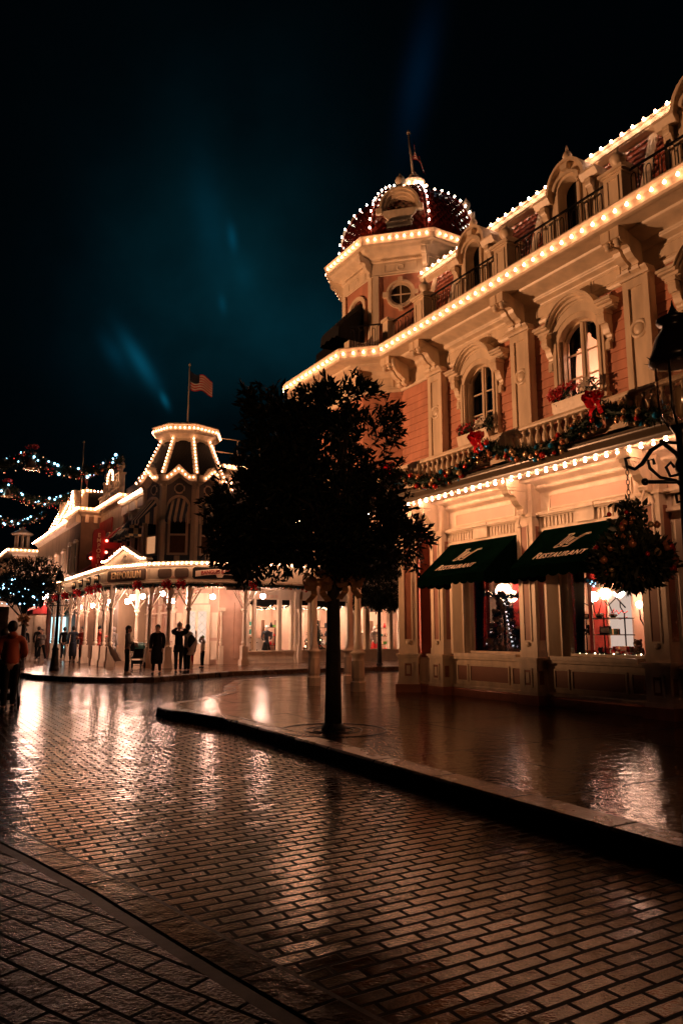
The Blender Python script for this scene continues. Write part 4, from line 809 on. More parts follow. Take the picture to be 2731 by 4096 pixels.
# the flag on the dome hangs slack
def flag(name, label, base, H, fw, fh, shape, group=None, lean=0.):
    t = thing(name, label, 'flag', base, group); bx = Vector(base)
    b = MB(wf(*base)); L_ = lambda z: (-lean*z, 0, z)
    b.tube([L_(0), L_(H)], [.045,.03], 8); obj('pole', b, 'cream', t)
    b = MB(wf(*base)); b.lathe([(.03,0),(.065,.02),(.065,.07),(.03,.09),(.03,.14),(.0,.16)], -lean*H, 0, n=8, z0=H-.02); b.lathe([(.16,0),(.10,.05),(.09,.12),(.16,.15),(.17,.22),(.10,.25),(.08,.32),(.05,.36)], n=10); obj('finial', b, 'cream', t)
    nx, nz = 26, 26; b = MB(); g = lambda u, v: Vector(base)+Vector(shape(u, v, H))
    vs = [g(i/nx, j/nz) for j in range(nz+1) for i in range(nx+1)]; fs, ms = [], []
    for j in range(nz):
        for i in range(nx):
            m = 2 if (i < nx*.4 and j < nz*7/13) else (0 if (j//2) % 2 == 0 else 1)
            b.f.append([j*(nx+1)+i, j*(nx+1)+i+1, (j+1)*(nx+1)+i+1, (j+1)*(nx+1)+i]); b.m.append(m); b.sm.append(True)
    b.v = vs
    for r in range(9):
        for c in range(6 if r % 2 == 0 else 5):
            u = .4*(c+.5+(0 if r % 2 == 0 else .5))/6; v = 7/13*(r+.5)/9; e = .008
            for q in (1,-1):
                P_ = [g(u-e, v), g(u, v-e*1.6), g(u+e, v), g(u, v+e*1.6)]; n_ = (P_[2]-P_[0]).cross(P_[3]-P_[1]).normalized()*.006*q; b.add([p+n_ for p in P_], [(0,1,2,3)], 3)
    obj('cloth', b, ['flagr','flagw','flagb','star'], t); return t
flag('flag', 'slack striped flag hanging down its pole on top of the red dome', W(TC0[0]-.12, TC0[1]-.1, 15.85), 1.75, 1, .9,
     lambda u, v, H: (-.02+.46*u*(.35+.65*v)+.05*math.sin(u*9+v*3), .12*math.sin(u*11+v), H-.12-v*.66-u*.80), 'flags on the rooftops', lean=.09)
# ---------------------------------------------------------------- light from across the crossing
def floodlight(s, o, z, ts, to, tz, power, ang, label, size=.2):
    t = thing('floodlight', label, 'floodlight', W(s,o,0), 'floodlights on poles facing the buildings')
    b = MB(ST); b.tube([(s,o,0),(s,o,z-.15)], [.06,.045], 8); obj('pole', b, 'iron', t)
    d = (W(ts,to,tz)-W(s,o,z)).normalized(); c = W(s,o,z); q = d.to_track_quat('Z','Y')
    b = MB(lambda p: c+q@Vector(p)); b.lathe([(.10,-.22),(.18,-.10),(.26,-.02),(.28,.0),(.24,-.01)], n=14); obj('housing', b, 'iron', t)
    l = bpy.data.lights.new('flood_lamp', 'SPOT'); l.energy = power; l.spot_size = math.radians(ang); l.spot_blend = .6; l.shadow_soft_size = size; l.color = (1., .45, .20)
    lo = bpy.data.objects.new('flood_lamp', l); COL.objects.link(lo); lo.location = c+d*.06; lo.rotation_euler = (-d).to_track_quat('Z','Y').to_euler()
floodlight(21, 13.5, 3.2, 13.6, -.3, 8.4, 9600, 60, 'warm floodlight on a pole aimed up at the restaurant upper storey')
floodlight(-5.5, 13.6, 3.4, 9.0, 4.6, 3.6, 650, 26, 'added warm fill lamp on a pole behind the camera aimed at the evergreen street tree', .1)  # unseen fill, added to lift the tree, foil bows and basket
floodlight(22, 15.5, 5.0, 33, -.6, 13.2, 3500, 17, 'added narrow fill lamp on a tall pole brightening the rooftop flag of the octagonal tower')  # unseen lamp, added only to brighten the flag
# ---------------------------------------------------------------- garlands
def needles(b, pts, rad, per, ln=.09, m=0, sc=1.):
    """short needle blades round a line of points"""
    for p, q in zip(pts, pts[1:]):
        L_ = (q-p).length; n = int(L_*per)
        for _ in range(n):
            c = p.lerp(q, rnd.random()); a = rnd.uniform(0, 2*PI); el = rnd.uniform(-1, 1); d = Vector((math.cos(a)*math.sqrt(1-el*el), math.sin(a)*math.sqrt(1-el*el), el))
            c0 = c+d*rad*rnd.uniform(.1,.75); d2 = (d+Vector((rnd.uniform(-1,1),rnd.uniform(-1,1),rnd.uniform(-1,1)))*.8).normalized(); t = d2.orthogonal().normalized()*ln*.16; t.rotate(Matrix.Rotation(rnd.uniform(0,6.3), 3, d2))
            b.v += [c0-t, c0+t, c0+d2*ln*rnd.uniform(.7,1.3)]; k = len(b.v); b.f.append([k-3,k-2,k-1]); b.m.append(m); b.sm.append(False)
def bow(name, c, sz, fr, label=None, parent=None, m='redfoil', tails=True, **kw):
    """loops and tails of ribbon; fr maps x right, y out, z up about c"""
    b = MB(); F_ = lambda p: c+fr(p)*sz
    def loop(a, tw, ln=1., wd=.26):
        n = 8; vs = []
        for k in range(n+1):
            t = k/n; r = ln*math.sin(PI*t)*.52; z = .16*math.sin(2*PI*t)*ln
            for e in (-wd/2, wd/2):
                x = r*math.cos(a)-z*math.sin(a); zz = r*math.sin(a)+z*math.cos(a); vs.append((x, .1+e*math.cos(tw)+.12*math.sin(PI*t), zz+e*math.sin(tw)))
        b.add(vs, [(2*k,2*k+1,2*k+3,2*k+2) for k in range(n)], 0, False, fr=F_)
    for a, tw, ln in ((.25,.5,1.),(PI-.25,-.5,1.),(.9,.3,.8),(PI-.9,-.3,.8),(-.2,.9,.85),(PI+.2,-.9,.85),(1.57,.2,.6)): loop(a, tw, ln)
    b.ball((0,.14,0), .12, 0, 7, 5, fr=F_)
    if tails:
        for q in (-1,1):
            n = 7; vs = []
            for k in range(n+1):
                t = k/n; x = q*(.06+.22*t+.05*math.sin(t*8)); z = -.62*t
                vs += [(x-.10,.08+.07*math.sin(t*9+q),z-.02),(x+.10,.08+.07*math.sin(t*9+q+1),z+.04*q)]
            b.add(vs, [(2*k,2*k+1,2*k+3,2*k+2) for k in range(n)], 0, False, fr=F_)
    return obj(name, b, m, parent, **kw) if parent else obj(name, b, m, None, org=c, label=label, **kw)
SF = lambda p: Vector((p[0]*DX-p[1]*MX, p[0]*DY-p[1]*MY, p[2]))
BM = {k: None for k in ('bb_r','bb_g','bb_b','bb_c')}
def bauble(par, p, r, k):
    if BM[k] is None: b = MB(); b.ball((0,0,0), 1, 0, 8, 6); b.lathe([(.28,.9),(.28,1.15),(.1,1.2)], n=6); BM[k] = data('bauble', b, k)
    return inst('bauble', BM[k], par, p, rnd.uniform(0,6), r)
def garland(label, pts, rad, per, nb, br=(.035,.06), ln=.09, group='evergreen garlands with baubles', light=0, lm='fairy', lr=.014, cols=('bb_r','bb_g','bb_b','bb_c','bb_g'), bellat=None):
    c = pts[len(pts)//2]; t = thing('garland', label, 'garland', c, group); b = MB(); needles(b, pts, rad, per, ln); b.tube(pts, rad*.45, 6, fr=ID); obj('foliage', b, 'needle', t)
    lens = [(q-p).length for p, q in zip(pts, pts[1:])]; T = sum(lens)
    def at(d):
        for (p, q), l in zip(zip(pts, pts[1:]), lens):
            if d <= l: return p.lerp(q, d/l)
            d -= l
        return pts[-1]
    for k in range(nb):
        a = rnd.uniform(0, 2*PI); d = Vector((math.cos(a)*.7, math.sin(a)*.7, rnd.uniform(-.9,.5))).normalized(); bauble(t, at(T*(k+rnd.random())/nb)+d*rad*rnd.uniform(.75,1.), rnd.uniform(*br), cols[k % len(cols)])
    if light:
        b = MB()
        for k in range(light): a = rnd.uniform(0, 2*PI); d = Vector((math.cos(a)*.7, math.sin(a)*.7, rnd.uniform(-.9,.9))).normalized(); b.ball(tuple(at(T*(k+rnd.random())/light)+d*rad*rnd.uniform(.6,1.)), lr*rnd.uniform(.6,1.4), 0, 5, 4, fr=ID)
        obj('fairy_lights', b, lm, t, kind='stuff')
    return t
def swag(a, b_, dip, n=12): return [a.lerp(b_, k/n)+Vector((0,0,-dip*4*(k/n)*(1-k/n))) for k in range(n+1)]
BS = [17.1, 14.22, 11.07, 8.1, 5.15, 2.2]; BO = 1.6-1.0+.0
nm = ['over the porch corner', 'left of the first planter window', 'between the two upper windows', 'right of the lit upper window', 'beyond the street lamp', 'at the far right']
for k in range(5):
    o0 = 1.15 if k == 0 else .72
    pts = swag(W(BS[k], o0, 5.36), W(BS[k+1], .72, 5.36), .44)
    garland('garland of baubles on the balcony balustrade, the swag '+['behind the tree crown','left of the first bow gap','below the lit upper window','behind the street lamp lantern','past the right edge'][k] , [p+W(0,.10,0)-W(0,0,0) for p in pts], .19, 900, 80, (.035,.062))
for k in range(6):
    bow('bow', W(BS[k], 1.36 if k == 0 else .98, 5.47), .42, SF, label='red foil bow on the balcony rail '+['over the porch corner','beside the tree crown','between the two planter windows','right under the lit upper window','beyond the street lamp','past the right edge'][k], cat='bow', group='red bows on the balcony')
# poinsettia planters at the upper windows
def planter(s, label):
    t = thing('window_planter', label, 'planter', W(s,0,6.0), 'poinsettia planters'); f = frame(s+.02, -.30, 0)
    b = MB(f); b.prism([(-.02,5.86),(.22,5.86),(.27,6.10),(-.02,6.10)], -.52, .52, 'x'); obj('box', b, 'cream', t)
    for nm_, m, x0, x1, n in (('red_poinsettia','petalr',-.02,.60,15),('white_poinsettia','petalw',-.46,.05,9),('foliage','needle',-.58,.60,16)):
        b = MB()
        for _ in range(n):
            c = Vector((rnd.uniform(x0,x1), rnd.uniform(.02,.26), 6.15+rnd.uniform(0,.24)+(.0 if m != 'needle' else -.07))); ax = Vector((rnd.uniform(-.5,.5), 1, rnd.uniform(-.1,.9))).normalized(); u = ax.orthogonal().normalized(); v = ax.cross(u)
            for k in range(6):
                a = 2*PI*k/6+rnd.uniform(-.2,.2); L_ = rnd.uniform(.11,.17); d = u*math.cos(a)+v*math.sin(a); e = u*-math.sin(a)+v*math.cos(a)
                b.add([c, c+d*L_*.5+e*.028+ax*.02, c+d*L_-ax*.01, c+d*L_*.5-e*.028+ax*.02], [(0,1,2,3)], fr=lambda p: f(tuple(p)))
        obj(nm_, b, m, t)
planter(12.45, 'planter of red and white poinsettias on the sill of the dark upper window')
planter(9.50, 'planter of red and white poinsettias on the sill of the lit upper window')
planter(6.55, 'planter of red and white poinsettias at the window past the right edge')
# lamps in the rooms
def sconce(s, o, z, label, parent=None, m='roomlamp', r=.10, arm=True, cat='wall lamp', group='wall lamps in the dining room'):
    t = thing('wall_lamp', label, cat, W(s,o,z), group); b = MB(ST); b.tube([(s,o-.25,z-.35),(s,o-.1,z-.42),(s,o,z-.30),(s,o,z-r)], .015, 5); b.lathe([(.03,-.05),(.06,0),(.05,.03)], s, o-.26, n=8, z0=z-.38); obj('arm', b, 'iron', t)
    b = MB(ST); b.lathe([(.4*r,-r),(r,-.5*r),(1.1*r,.2*r),(.8*r,.9*r),(.5*r,1.1*r)], s, o, n=12, z0=z); obj('shade', b, m, t); return t
sconce(13.62, -2.2, 2.46, 'glowing cup shaped wall lamp seen in the left restaurant window', r=.13); sconce(14.02, -2.3, 2.58, 'bright wall lamp deep in the room behind the left window tree', r=.20)
sconce(11.2, -2.3, 2.35, 'glowing wall lamp at the left of the right restaurant window'); sconce(10.62, -2.45, 2.42, 'small bright lamp hanging over the shelves of the right window'); sconce(10.1, -2.4, 2.15, 'white lamp at the right edge of the right window', r=.06)
sconce(9.95, -2.3, 7.0, 'table lamp glowing in the lit upper room', r=.13); sconce(9.0, -1.6, 8.0, 'ceiling lamp of the lit upper room', r=.16)
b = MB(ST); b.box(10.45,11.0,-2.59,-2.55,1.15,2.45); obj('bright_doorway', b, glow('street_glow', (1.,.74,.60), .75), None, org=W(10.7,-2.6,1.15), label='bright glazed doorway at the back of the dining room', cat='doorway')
# curtains inside the shop windows
for s, lb in ((12.45,'left'),(9.50,'right')):
    t = thing('curtain', 'dark red curtain tied back inside the %s restaurant window' % lb, 'curtain', W(s+.5,-.8,1.1), 'curtains in the restaurant windows'); f = frame(s, -.72, 0)
    b = MB(f); vs = []
    for k in range(17):
        x = k/16; yy = .05*math.sin(k*2.2)
        for z, wdt in ((3.3,.27),(2.4,.22),(1.6,.17),(1.14,.15)): vs.append((.80-x*wdt, yy, z))
    b.add(vs, [(4*k+j,4*k+j+1,4*k+j+5,4*k+j+4) for k in range(16) for j in range(3)], 0, True); obj('drape', b, 'black', t)
    b = MB(f); vs = []
    for k in range(9):
        x = k/8; yy = -.08+.03*math.sin(k*2.2)
        for z, wdt in ((3.3,.08),(2.2,.06),(1.14,.04)): vs.append((.54-x*wdt, yy, z))
    b.add(vs, [(3*k+j,3*k+j+1,3*k+j+4,3*k+j+3) for k in range(8) for j in range(2)], 0, True); obj('lining', b, 'roomred', t)
def xmastree(label, pos, h, r, nb, nl, m='leaf', lm='bulbw', bows=True, lr=.016):
    t = thing('christmas_tree', label, 'christmas tree', pos); P = Vector(pos); b = MB()
    for _ in range(int(1500*h*r)):
        u = rnd.random()**.7; z = h*(1-u)*.98; rr = r*u*rnd.uniform(.45,1.)*(1+.12*math.sin(z*14)); a = rnd.uniform(0,2*PI); c = P+Vector((rr*math.cos(a), rr*math.sin(a), z+.08)); d = Vector((math.cos(a),math.sin(a),rnd.uniform(-.5,.3))).normalized(); e = d.orthogonal()*.02
        e.rotate(Matrix.Rotation(rnd.uniform(0,6.3),3,d)); b.v += [c-e,c+e,c+d*rnd.uniform(.08,.14)]; k = len(b.v); b.f.append([k-3,k-2,k-1]); b.m.append(0); b.sm.append(False)
    b.lathe([(.03,0),(.025,h*.9)], P.x, P.y, n=6, z0=P.z, fr=ID); obj('branches', b, m, t)
    for k in range(nb):
        u = (k+.7)/nb; a = k*2.4; c = P+Vector((r*u*math.cos(a), r*u*math.sin(a), h*(1-u)+.06)); bauble(t, c, rnd.uniform(.03,.045), ('bb_r','bb_g','bb_c')[k % 3])
    for k in range(nl):
        u = (k+.5)/nl; a = k*2.1+.5; c = P+Vector((r*1.02*u*math.cos(a), r*1.02*u*math.sin(a), h*(1-u)+.05)); b = MB(); b.ball(tuple(c), lr, 0, 6, 4, fr=ID); obj('tree_light', b, lm, t)
    if bows:
        for u, a in ((.05,3.2),(.14,3.0),(.22,3.9),(.34,2.9),(.46,3.8),(.55,3.2),(.30,4.5),(.62,4.3),(.8,3.6),(.9,4.4)): bow('ribbon_bow', P+Vector((r*u*math.cos(a), r*u*math.sin(a), h*(1-u)+.08)), .21, SF, parent=t, m='goldfoil', tails=False)
    return t
xmastree('Christmas tree with gold bows and cool white lights in the left restaurant window', W(12.80,-1.15,1.0), 1.45, .50, 24, 46, lm='treelight', lr=.022)
b = MB(ST); b.box(11.4,13.6,-2.0,-.6,.90,1.10); b.box(8.5,10.8,-2.0,-.6,.90,1.10); obj('display_deck', b, 'wood', None, org=W(10,-1,1), label='dark wooden display deck inside the restaurant windows', cat='display deck')
# shelves with goods in the right window
t = thing('display_shelf', 'dark iron plant stand shelves with goods in the right restaurant window', 'shelf', W(10.1,-1.3,1.1)); b = MB(ST)
for z in (1.52,1.84): b.box(9.55,10.6,-1.5,-1.05,z,z+.02)
obj('board', b, 'wood', t); b = MB(ST)
for x in (9.6,10.1,10.55): b.tube([(x,-1.28,1.1),(x,-1.28,1.95)], .014, 6)
b.tube([(9.5,-1.2,2.05),(9.7,-1.2,2.25),(9.9,-1.2,2.1),(10.1,-1.2,2.3),(10.35,-1.2,2.1),(10.5,-1.2,2.17)], .014, 6); b.tube([(9.8,-1.2,1.95),(10.0,-1.2,2.35),(10.15,-1.2,1.95)], .012, 6); obj('iron_scrollwork', b, 'iron', t)
def goods(kind, label, s, o, z, sz, m, m2='gold', cat=None, group='goods shown in the right restaurant window'):
    t = thing(kind, label, cat or kind.replace('_',' '), W(s,o,z), group); b = MB(ST)
    if kind == 'gift_box': b.box(s-sz,s+sz,o-sz*.7,o+sz*.7,z,z+sz*1.3); obj('box', b, m, t); b = MB(ST); b.box(s-.015,s+.015,o-sz*.72,o+sz*.72,z-.001,z+sz*1.32); b.box(s-sz*1.02,s+sz*1.02,o-.015,o+.015,z-.002,z+sz*1.33); obj('ribbon', b, m2, t)
    elif kind == 'picture_frame': b.prism([(s-sz,z),(s+sz,z),(s+sz,z+sz*1.2),(s-sz,z+sz*1.2)], o, o+.03, 'y'); obj('border', b, m, t); b = MB(ST); b.box(s-sz*.8,s+sz*.8,o+.02,o+.034,z+sz*.2,z+sz*1.02); obj('picture', b, m2, t)
    elif kind == 'plush_bear':
        b.ball((s,o,z+sz*.7), sz*.7, 0, 10, 8, (1,.85,1)); b.ball((s,o+.02,z+sz*1.65), sz*.5, 0, 10, 8)
        for q in (-1,1): b.ball((s+q*sz*.4,o,z+sz*2.05), sz*.18, 0, 6, 5); b.ball((s+q*sz*.75,o+.05,z+sz*.9), sz*.25, 0, 6, 5, (1,1,1.4)); b.ball((s+q*sz*.45,o+sz*.6,z+sz*.2), sz*.28, 0, 6, 5, (.8,1.3,.8))
        obj('body', b, m, t); b = MB(ST); b.ball((s,o+sz*.45,z+sz*1.55), sz*.2, 0, 6, 5); obj('muzzle', b, m2, t)
    elif kind == 'bouquet':
        for k in range(14): a = k*2.4; r = sz*math.sqrt(k/14); b.ball((s+r*math.cos(a),o+r*.5*math.sin(a),z+sz*.55+.1*sz*(k % 3)), sz*.26, k % 2, 7, 5)
        obj('flowers', b, [m,m2], t); b = MB(ST); b.lathe([(sz*.5,0),(sz*.8,sz*.4),(sz*.7,sz*.5)], s, o, n=10, z0=z); obj('vase', b, 'needle', t)
    return t
goods('bouquet', 'bouquet of cream and red roses on the deck of the right window', 9.45, -.85, 1.10, .17, 'petalw', 'petalr')
goods('gift_box', 'small white gift box at the left of the right window deck', 10.35, -.85, 1.10, .08, 'white', 'coatgrey'); goods('gift_box', 'red gift box behind the roses', 9.65, -1.25, 1.10, .16, 'redfoil', 'goldfoil'); goods('gift_box', 'red gift box between the iron legs', 10.05, -1.3, 1.10, .13, 'redfoil', 'black')
goods('picture_frame', 'small framed picture on the middle shelf', 9.95, -1.15, 1.54, .13, 'black', 'petalw'); goods('picture_frame', 'small dark framed card on the top shelf', 10.42, -1.15, 1.86, .07, 'black', 'porcelain'); goods('plush_bear', 'dark plush bear on the middle shelf', 10.4, -1.2, 1.54, .09, 'black', 'petalw'); goods('plush_bear', 'brown plush bear at the right end of the window deck', 9.05, -.95, 1.10, .11, 'wood', 'petalw'); goods('plush_bear', 'tan plush bear under the christmas tree', 12.25, -.85, 1.10, .08, 'tan', 'petalw')
garland('bauble garland with lights hanging in the head of the right restaurant window', swag(W(10.1,-.8,2.62), W(8.85,-.8,2.42), .12), .08, 700, 16, (.03,.045), .06, 'garlands inside the restaurant window', 24, 'bulbw', .016)
for k, (s, o, z, sz, m, m2, kd, lb) in enumerate(((10.2,-.95,1.10,.10,'goldfoil','redfoil','gift_box','gold present beside the white box in the right window'),(9.85,-.85,1.10,.09,'black','tan','plush_bear','black plush toy in the middle of the right window deck'),(9.2,-.85,1.10,.08,'redfoil','white','gift_box','small red present right of the roses'),(9.3,-1.25,1.10,.16,'wood','tan','plush_bear','large brown plush bear behind the roses'),(10.05,-1.1,1.86,.09,'goldfoil','gold','bouquet','gilded flower bunch on the top shelf'),(9.72,-1.1,1.86,.08,'petalr','petalw','bouquet','red flower bunch on the top shelf'),(9.70,-1.1,1.54,.08,'teal','gold','gift_box','teal box on the middle shelf'),(13.1,-.8,1.10,.09,'redfoil','goldfoil','gift_box','red present at the left of the Christmas tree'),(12.1,-.75,1.10,.10,'goldfoil','redfoil','gift_box','gold present at the right of the Christmas tree'))): goods(kd, lb, s, o, z, sz, m, m2, group='goods shown in the restaurant windows')
garland('warm fairy light garland along the deck of the right restaurant window', swag(W(10.5,-.68,1.16), W(8.75,-.68,1.16), .02), .05, 500, 10, (.02,.035), .05, 'garlands inside the restaurant windows', 34, 'fairy', .012)
garland('warm fairy light garland in the head of the left restaurant window', swag(W(13.3,-.8,2.58), W(11.5,-.8,2.45), .14), .07, 600, 14, (.03,.045), .06, 'garlands inside the restaurant windows', 30, 'fairy', .013)
# wall pictures / neon sign script seen mirrored in the back doorway stays a plain scroll
b = MB(ST); b.tube([(10.93,-2.53,2.0),(10.85,-2.53,2.08),(10.88,-2.53,1.98),(10.78,-2.53,2.05),(10.74,-2.53,1.97),(10.66,-2.53,2.04),(10.58,-2.53,1.98),(10.5,-2.53,2.03)], .012, 5); b.tube([(10.9,-2.53,1.9),(10.7,-2.53,1.86),(10.52,-2.53,1.9)], .01, 5); obj('scroll_sign', b, 'redfoil', None, org=W(10.7,-2.5,2), label='small red script scroll on the glazed doorway', cat='sign')
# ---------------------------------------------------------------- trees
def tree(label, pos, lobes, zt, r0, r1, nspr, leafl, limbs=8, group=None, seed=3, sprig=7, lean=(0,0), nlead=0, foot=True):
    """lobes: (x,y,z, rx,ry,rz, weight) about the foot of the trunk"""
    R = random.Random(seed); P = Vector(pos); t = thing('street_tree', label, 'tree', pos, group)
    b = MB(); b.tube([P, P+Vector((lean[0]*.3,0,zt*.4)), P+Vector((lean[0]*.7,0,zt*.8)), P+Vector((lean[0],0,zt)), P+Vector((lean[0]*1.2,0,zt+.9)), P+Vector((0,0,zt+1.9))], [r0*1.15,r0,r1*1.1,r1,r1*.7,.03], 10)
    if foot: b.lathe([(r0*1.5,0),(r0*1.5,.03),(r0*1.15,.10)], P.x, P.y, n=10, z0=P.z)
    tw_ = sum(l[6] for l in lobes); top = P+Vector((lean[0],0,zt)); C = []
    for l in lobes:
        c = P+Vector(l[:3]); 
        for _ in range(max(2, int(limbs*l[6]/tw_))):
            e = c+Vector((R.uniform(-.6,.6)*l[3], R.uniform(-.6,.6)*l[4], R.uniform(-.6,.6)*l[5])); s0 = top+Vector((0,0,R.uniform(-.15,.9))); m_ = s0.lerp(e, .5)+Vector((R.uniform(-.1,.1),R.uniform(-.1,.1),R.uniform(-.05,.15))); b.tube([s0, m_, e], [r1*.5, r1*.3, .012], 5); C.append((m_, e))
    obj('trunk', b, 'trunk', t)
    b = MB()
    for l in lobes:
        c = P+Vector(l[:3]); n = int(nspr*l[6]/tw_)
        clumps = [Vector((R.gauss(0,1),R.gauss(0,1),R.gauss(0,1))).normalized()*R.uniform(.45,.95) for _ in range(max(9, n//34))]
        for _ in range(n):
            if R.random() < .80: q = R.choice(clumps)+Vector((R.gauss(0,.15),R.gauss(0,.15),R.gauss(0,.15)))
            else: q = Vector((R.gauss(0,1),R.gauss(0,1),R.gauss(0,1))).normalized()*R.random()**.45*.95
            if q.length > 1.12: q = q.normalized()*R.uniform(.95,1.12)
            s0 = c+Vector((q.x*l[3], q.y*l[4], q.z*l[5])); out = (Vector((q.x/l[3],q.y/l[4],q.z/l[5]))+Vector((R.gauss(0,.6),R.gauss(0,.6),R.gauss(0,.6)+.25))).normalized()
            for k in range(sprig):
                d = (out+Vector((R.gauss(0,.55),R.gauss(0,.55),R.gauss(0,.55)))).normalized(); a = s0+out*leafl*(k/sprig)*1.1; L_ = leafl*R.uniform(.7,1.2); e = d.orthogonal().normalized(); e.rotate(Matrix.Rotation(R.uniform(0,6.3),3,d)); nrm = d.cross(e)*L_*.06; e = e*L_*.17
                i0 = len(b.v); b.v += [a, a+d*L_*.45+e+nrm, a+d*L_, a+d*L_*.45-e+nrm]; b.f += [[i0,i0+1,i0+2],[i0,i0+2,i0+3]]; b.m += [0,0]; b.sm += [False,False]
    obj('crown', b, 'leaf', t); return t
tree('big dark evergreen street tree standing on the kerb in front of the restaurant corner', (-.12,11.13,SW),
     [(-.45,0,4.12,1.0,1.05,1.15,1.15),(-.78,-.1,4.72,.60,.7,.58,.32),(.08,0,4.85,.60,.6,.48,.26),(-1.12,0,3.25,.80,.95,.95,.85),(.42,0,4.2,.62,.85,.95,.42),(.98,.1,2.78,.56,.65,.44,.22),(-.35,0,2.75,1.10,1.0,.62,.85),(.55,0,3.25,.70,.8,.55,.42),(.1,.3,4.0,.8,.9,1.0,.5),(-1.15,0,2.62,.62,.75,.42,.45),(.45,0,2.55,.75,.75,.36,.40)], 2.1, .118, .095, 4700, .135, 26, 'street trees', 5)
# wet iron tree grate ring set in the pavement
b = MB(); 
for r in (.30,.42,.78): b.tube([(-.12+r*math.cos(a), 11.13+r*math.sin(a), SW+.002) for a in [2*PI*k/40 for k in range(41)]], .009, 5)
obj('tree_grate', b, 'iron', None, org=(-.12,11.13,SW), label='round iron grate in the pavement at the foot of the evergreen', cat='tree grate')
for k, (dx, dz, lb) in enumerate(((-.22,0,'left'),(.24,.05,'right'))): bow('bow', Vector((-.12+dx,10.92,2.30+dz)), .46, lambda p: Vector((p[0],-p[1],p[2])), label='large crumpled gold foil bow on the %s side of the evergreen trunk' % lb, m='goldfoil', cat='bow', group='gold foil bows on the tree trunk')
tree('small slim street tree in front of the bright shop windows', W(28.4,-8.06,SW), [(0,0,3.7,1.25,1.1,1.1,1),(-.5,0,2.95,.9,.8,.45,.5),(.5,0,3.0,.9,.8,.5,.5)], 2.6, .10, .075, 1500, .16, 12, 'street trees', 8, 5)
tree('rounded street tree sprinkled with lights at the left behind the man in orange', W(32.0,6.55,SW), [(0,0,3.6,1.25,1.1,.80,1),(-.6,0,3.1,.9,.9,.55,.6),(.5,0,3.0,.85,.9,.5,.6)], 2.0, .10, .08, 2100, .14, 14, 'street trees', 9, 6)
b = MB(); R2 = random.Random(4); c0 = W(32.0,6.55,SW)
for k in range(34): b.ball(tuple(c0+Vector((R2.uniform(-1.2,1.2), R2.uniform(-1.2,-.5), R2.uniform(2.5,3.5)))), R2.choice((.015,.02,.035)), 0, 5, 4, fr=ID)
obj('light_string', b, 'bulbw', None, org=c0, label='string of cool white lights tangled in the left street tree', cat='light string', kind='stuff')
bow('bow', W(31.6,6.6,2.15), .5, lambda p: Vector((p[0],-p[1],p[2])), label='gold foil bow on the trunk of the left street tree', m='goldfoil', cat='bow')
# ---------------------------------------------------------------- street lamps
def lamp(pos, label, H=4.1, arm=True):
    t = thing('street_lamp', label, 'street lamp', pos, 'black street lamps'); P = Vector(pos); z0 = 0
    f = wf(*pos); b = MB(f); b.lathe([(.20,0),(.20,.10),(.16,.14),(.17,.20),(.13,.5),(.115,.75),(.14,.8),(.10,.88),(.085,1.0)], n=12); b.lathe([(.075,1.0),(.05,H-1.35),(.07,H-1.32),(.07,H-1.28),(.045,H-1.22),(.05,H-1.05),(.09,H-.98)], n=10)
    b.tube([(-.30,0,H-1.42),(.30,0,H-1.42)], .016, 6); b.ball((-.31,0,H-1.42), .03, 0, 6, 5); b.ball((.31,0,H-1.42), .03, 0, 6, 5); obj('post', b, 'iron', t)
    b = MB(f); b.lathe([(.085,H-.98),(.13,H-.90),(.145,H-.78),(.15,H-.50),(.15,H-.46)], n=14); obj('lantern_glass', b, 'lampglass', t)
    b = MB(f)
    for k in range(4): a = PI/4+PI/2*k; b.tube([(.08*math.cos(a),.08*math.sin(a),H-1.0),(.155*math.cos(a),.155*math.sin(a),H-.86),(.16*math.cos(a),.16*math.sin(a),H-.46)], .010, 5)
    obj('lantern_cage', b, 'iron', t)
    b = MB(f); b.lathe([(.15,H-.48),(.205,H-.47),(.20,H-.42),(.175,H-.36),(.15,H-.27),(.10,H-.20),(.085,H-.16),(.13,H-.14),(.13,H-.11),(.05,H-.07),(.03,H-.04),(.012,H+.0),(.004,H+.05)], n=14)
    for k in range(14):
        a = 2*PI*k/14; b.add([(.17*math.cos(a-.16),.17*math.sin(a-.16),H-.47),(.17*math.cos(a+.16),.17*math.sin(a+.16),H-.47),(.235*math.cos(a),.235*math.sin(a),H-.44+.02*(k % 2))], [(0,1,2)])
    obj('lantern_hood', b, 'iron', t)
    b = MB(f); b.lathe([(.01,H-.92),(.035,H-.88),(.035,H-.70),(.01,H-.66)], n=8); obj('lamp_holder', b, 'gold', t)
    return t
LP = (2.615,5.47,SW)
AR = .37
lr_ = lamp(LP, 'black street lamp with clear glass lantern at the right edge in front of the restaurant', 3.95)
f = wf(LP[0], LP[1], AR, PI+.1)
b = MB(f); b.tube([(0,0,2.42),(.06,0,2.54),(.16,0,2.62),(.26,0,2.56),(.34,0,2.45),(.40,0,2.41),(.46,0,2.43),(.47,0,2.49),(.43,0,2.50)], [.017]*5+[.015,.014,.012,.01], 6)
b.tube([(0,0,2.25),(.08,0,2.33),(.20,0,2.35),(.28,0,2.42),(.29,0,2.48),(.25,0,2.49),(.24,0,2.45)], .012, 6); b.tube([(.04,0,2.38),(.12,0,2.36),(.15,0,2.43),(.11,0,2.47),(.08,0,2.43)], .012, 6); b.tube([(.02,0,2.18),(.08,0,2.16),(.09,0,2.22),(.05,0,2.23)], .012, 6); obj('scroll_arm', b, 'iron', lr_)
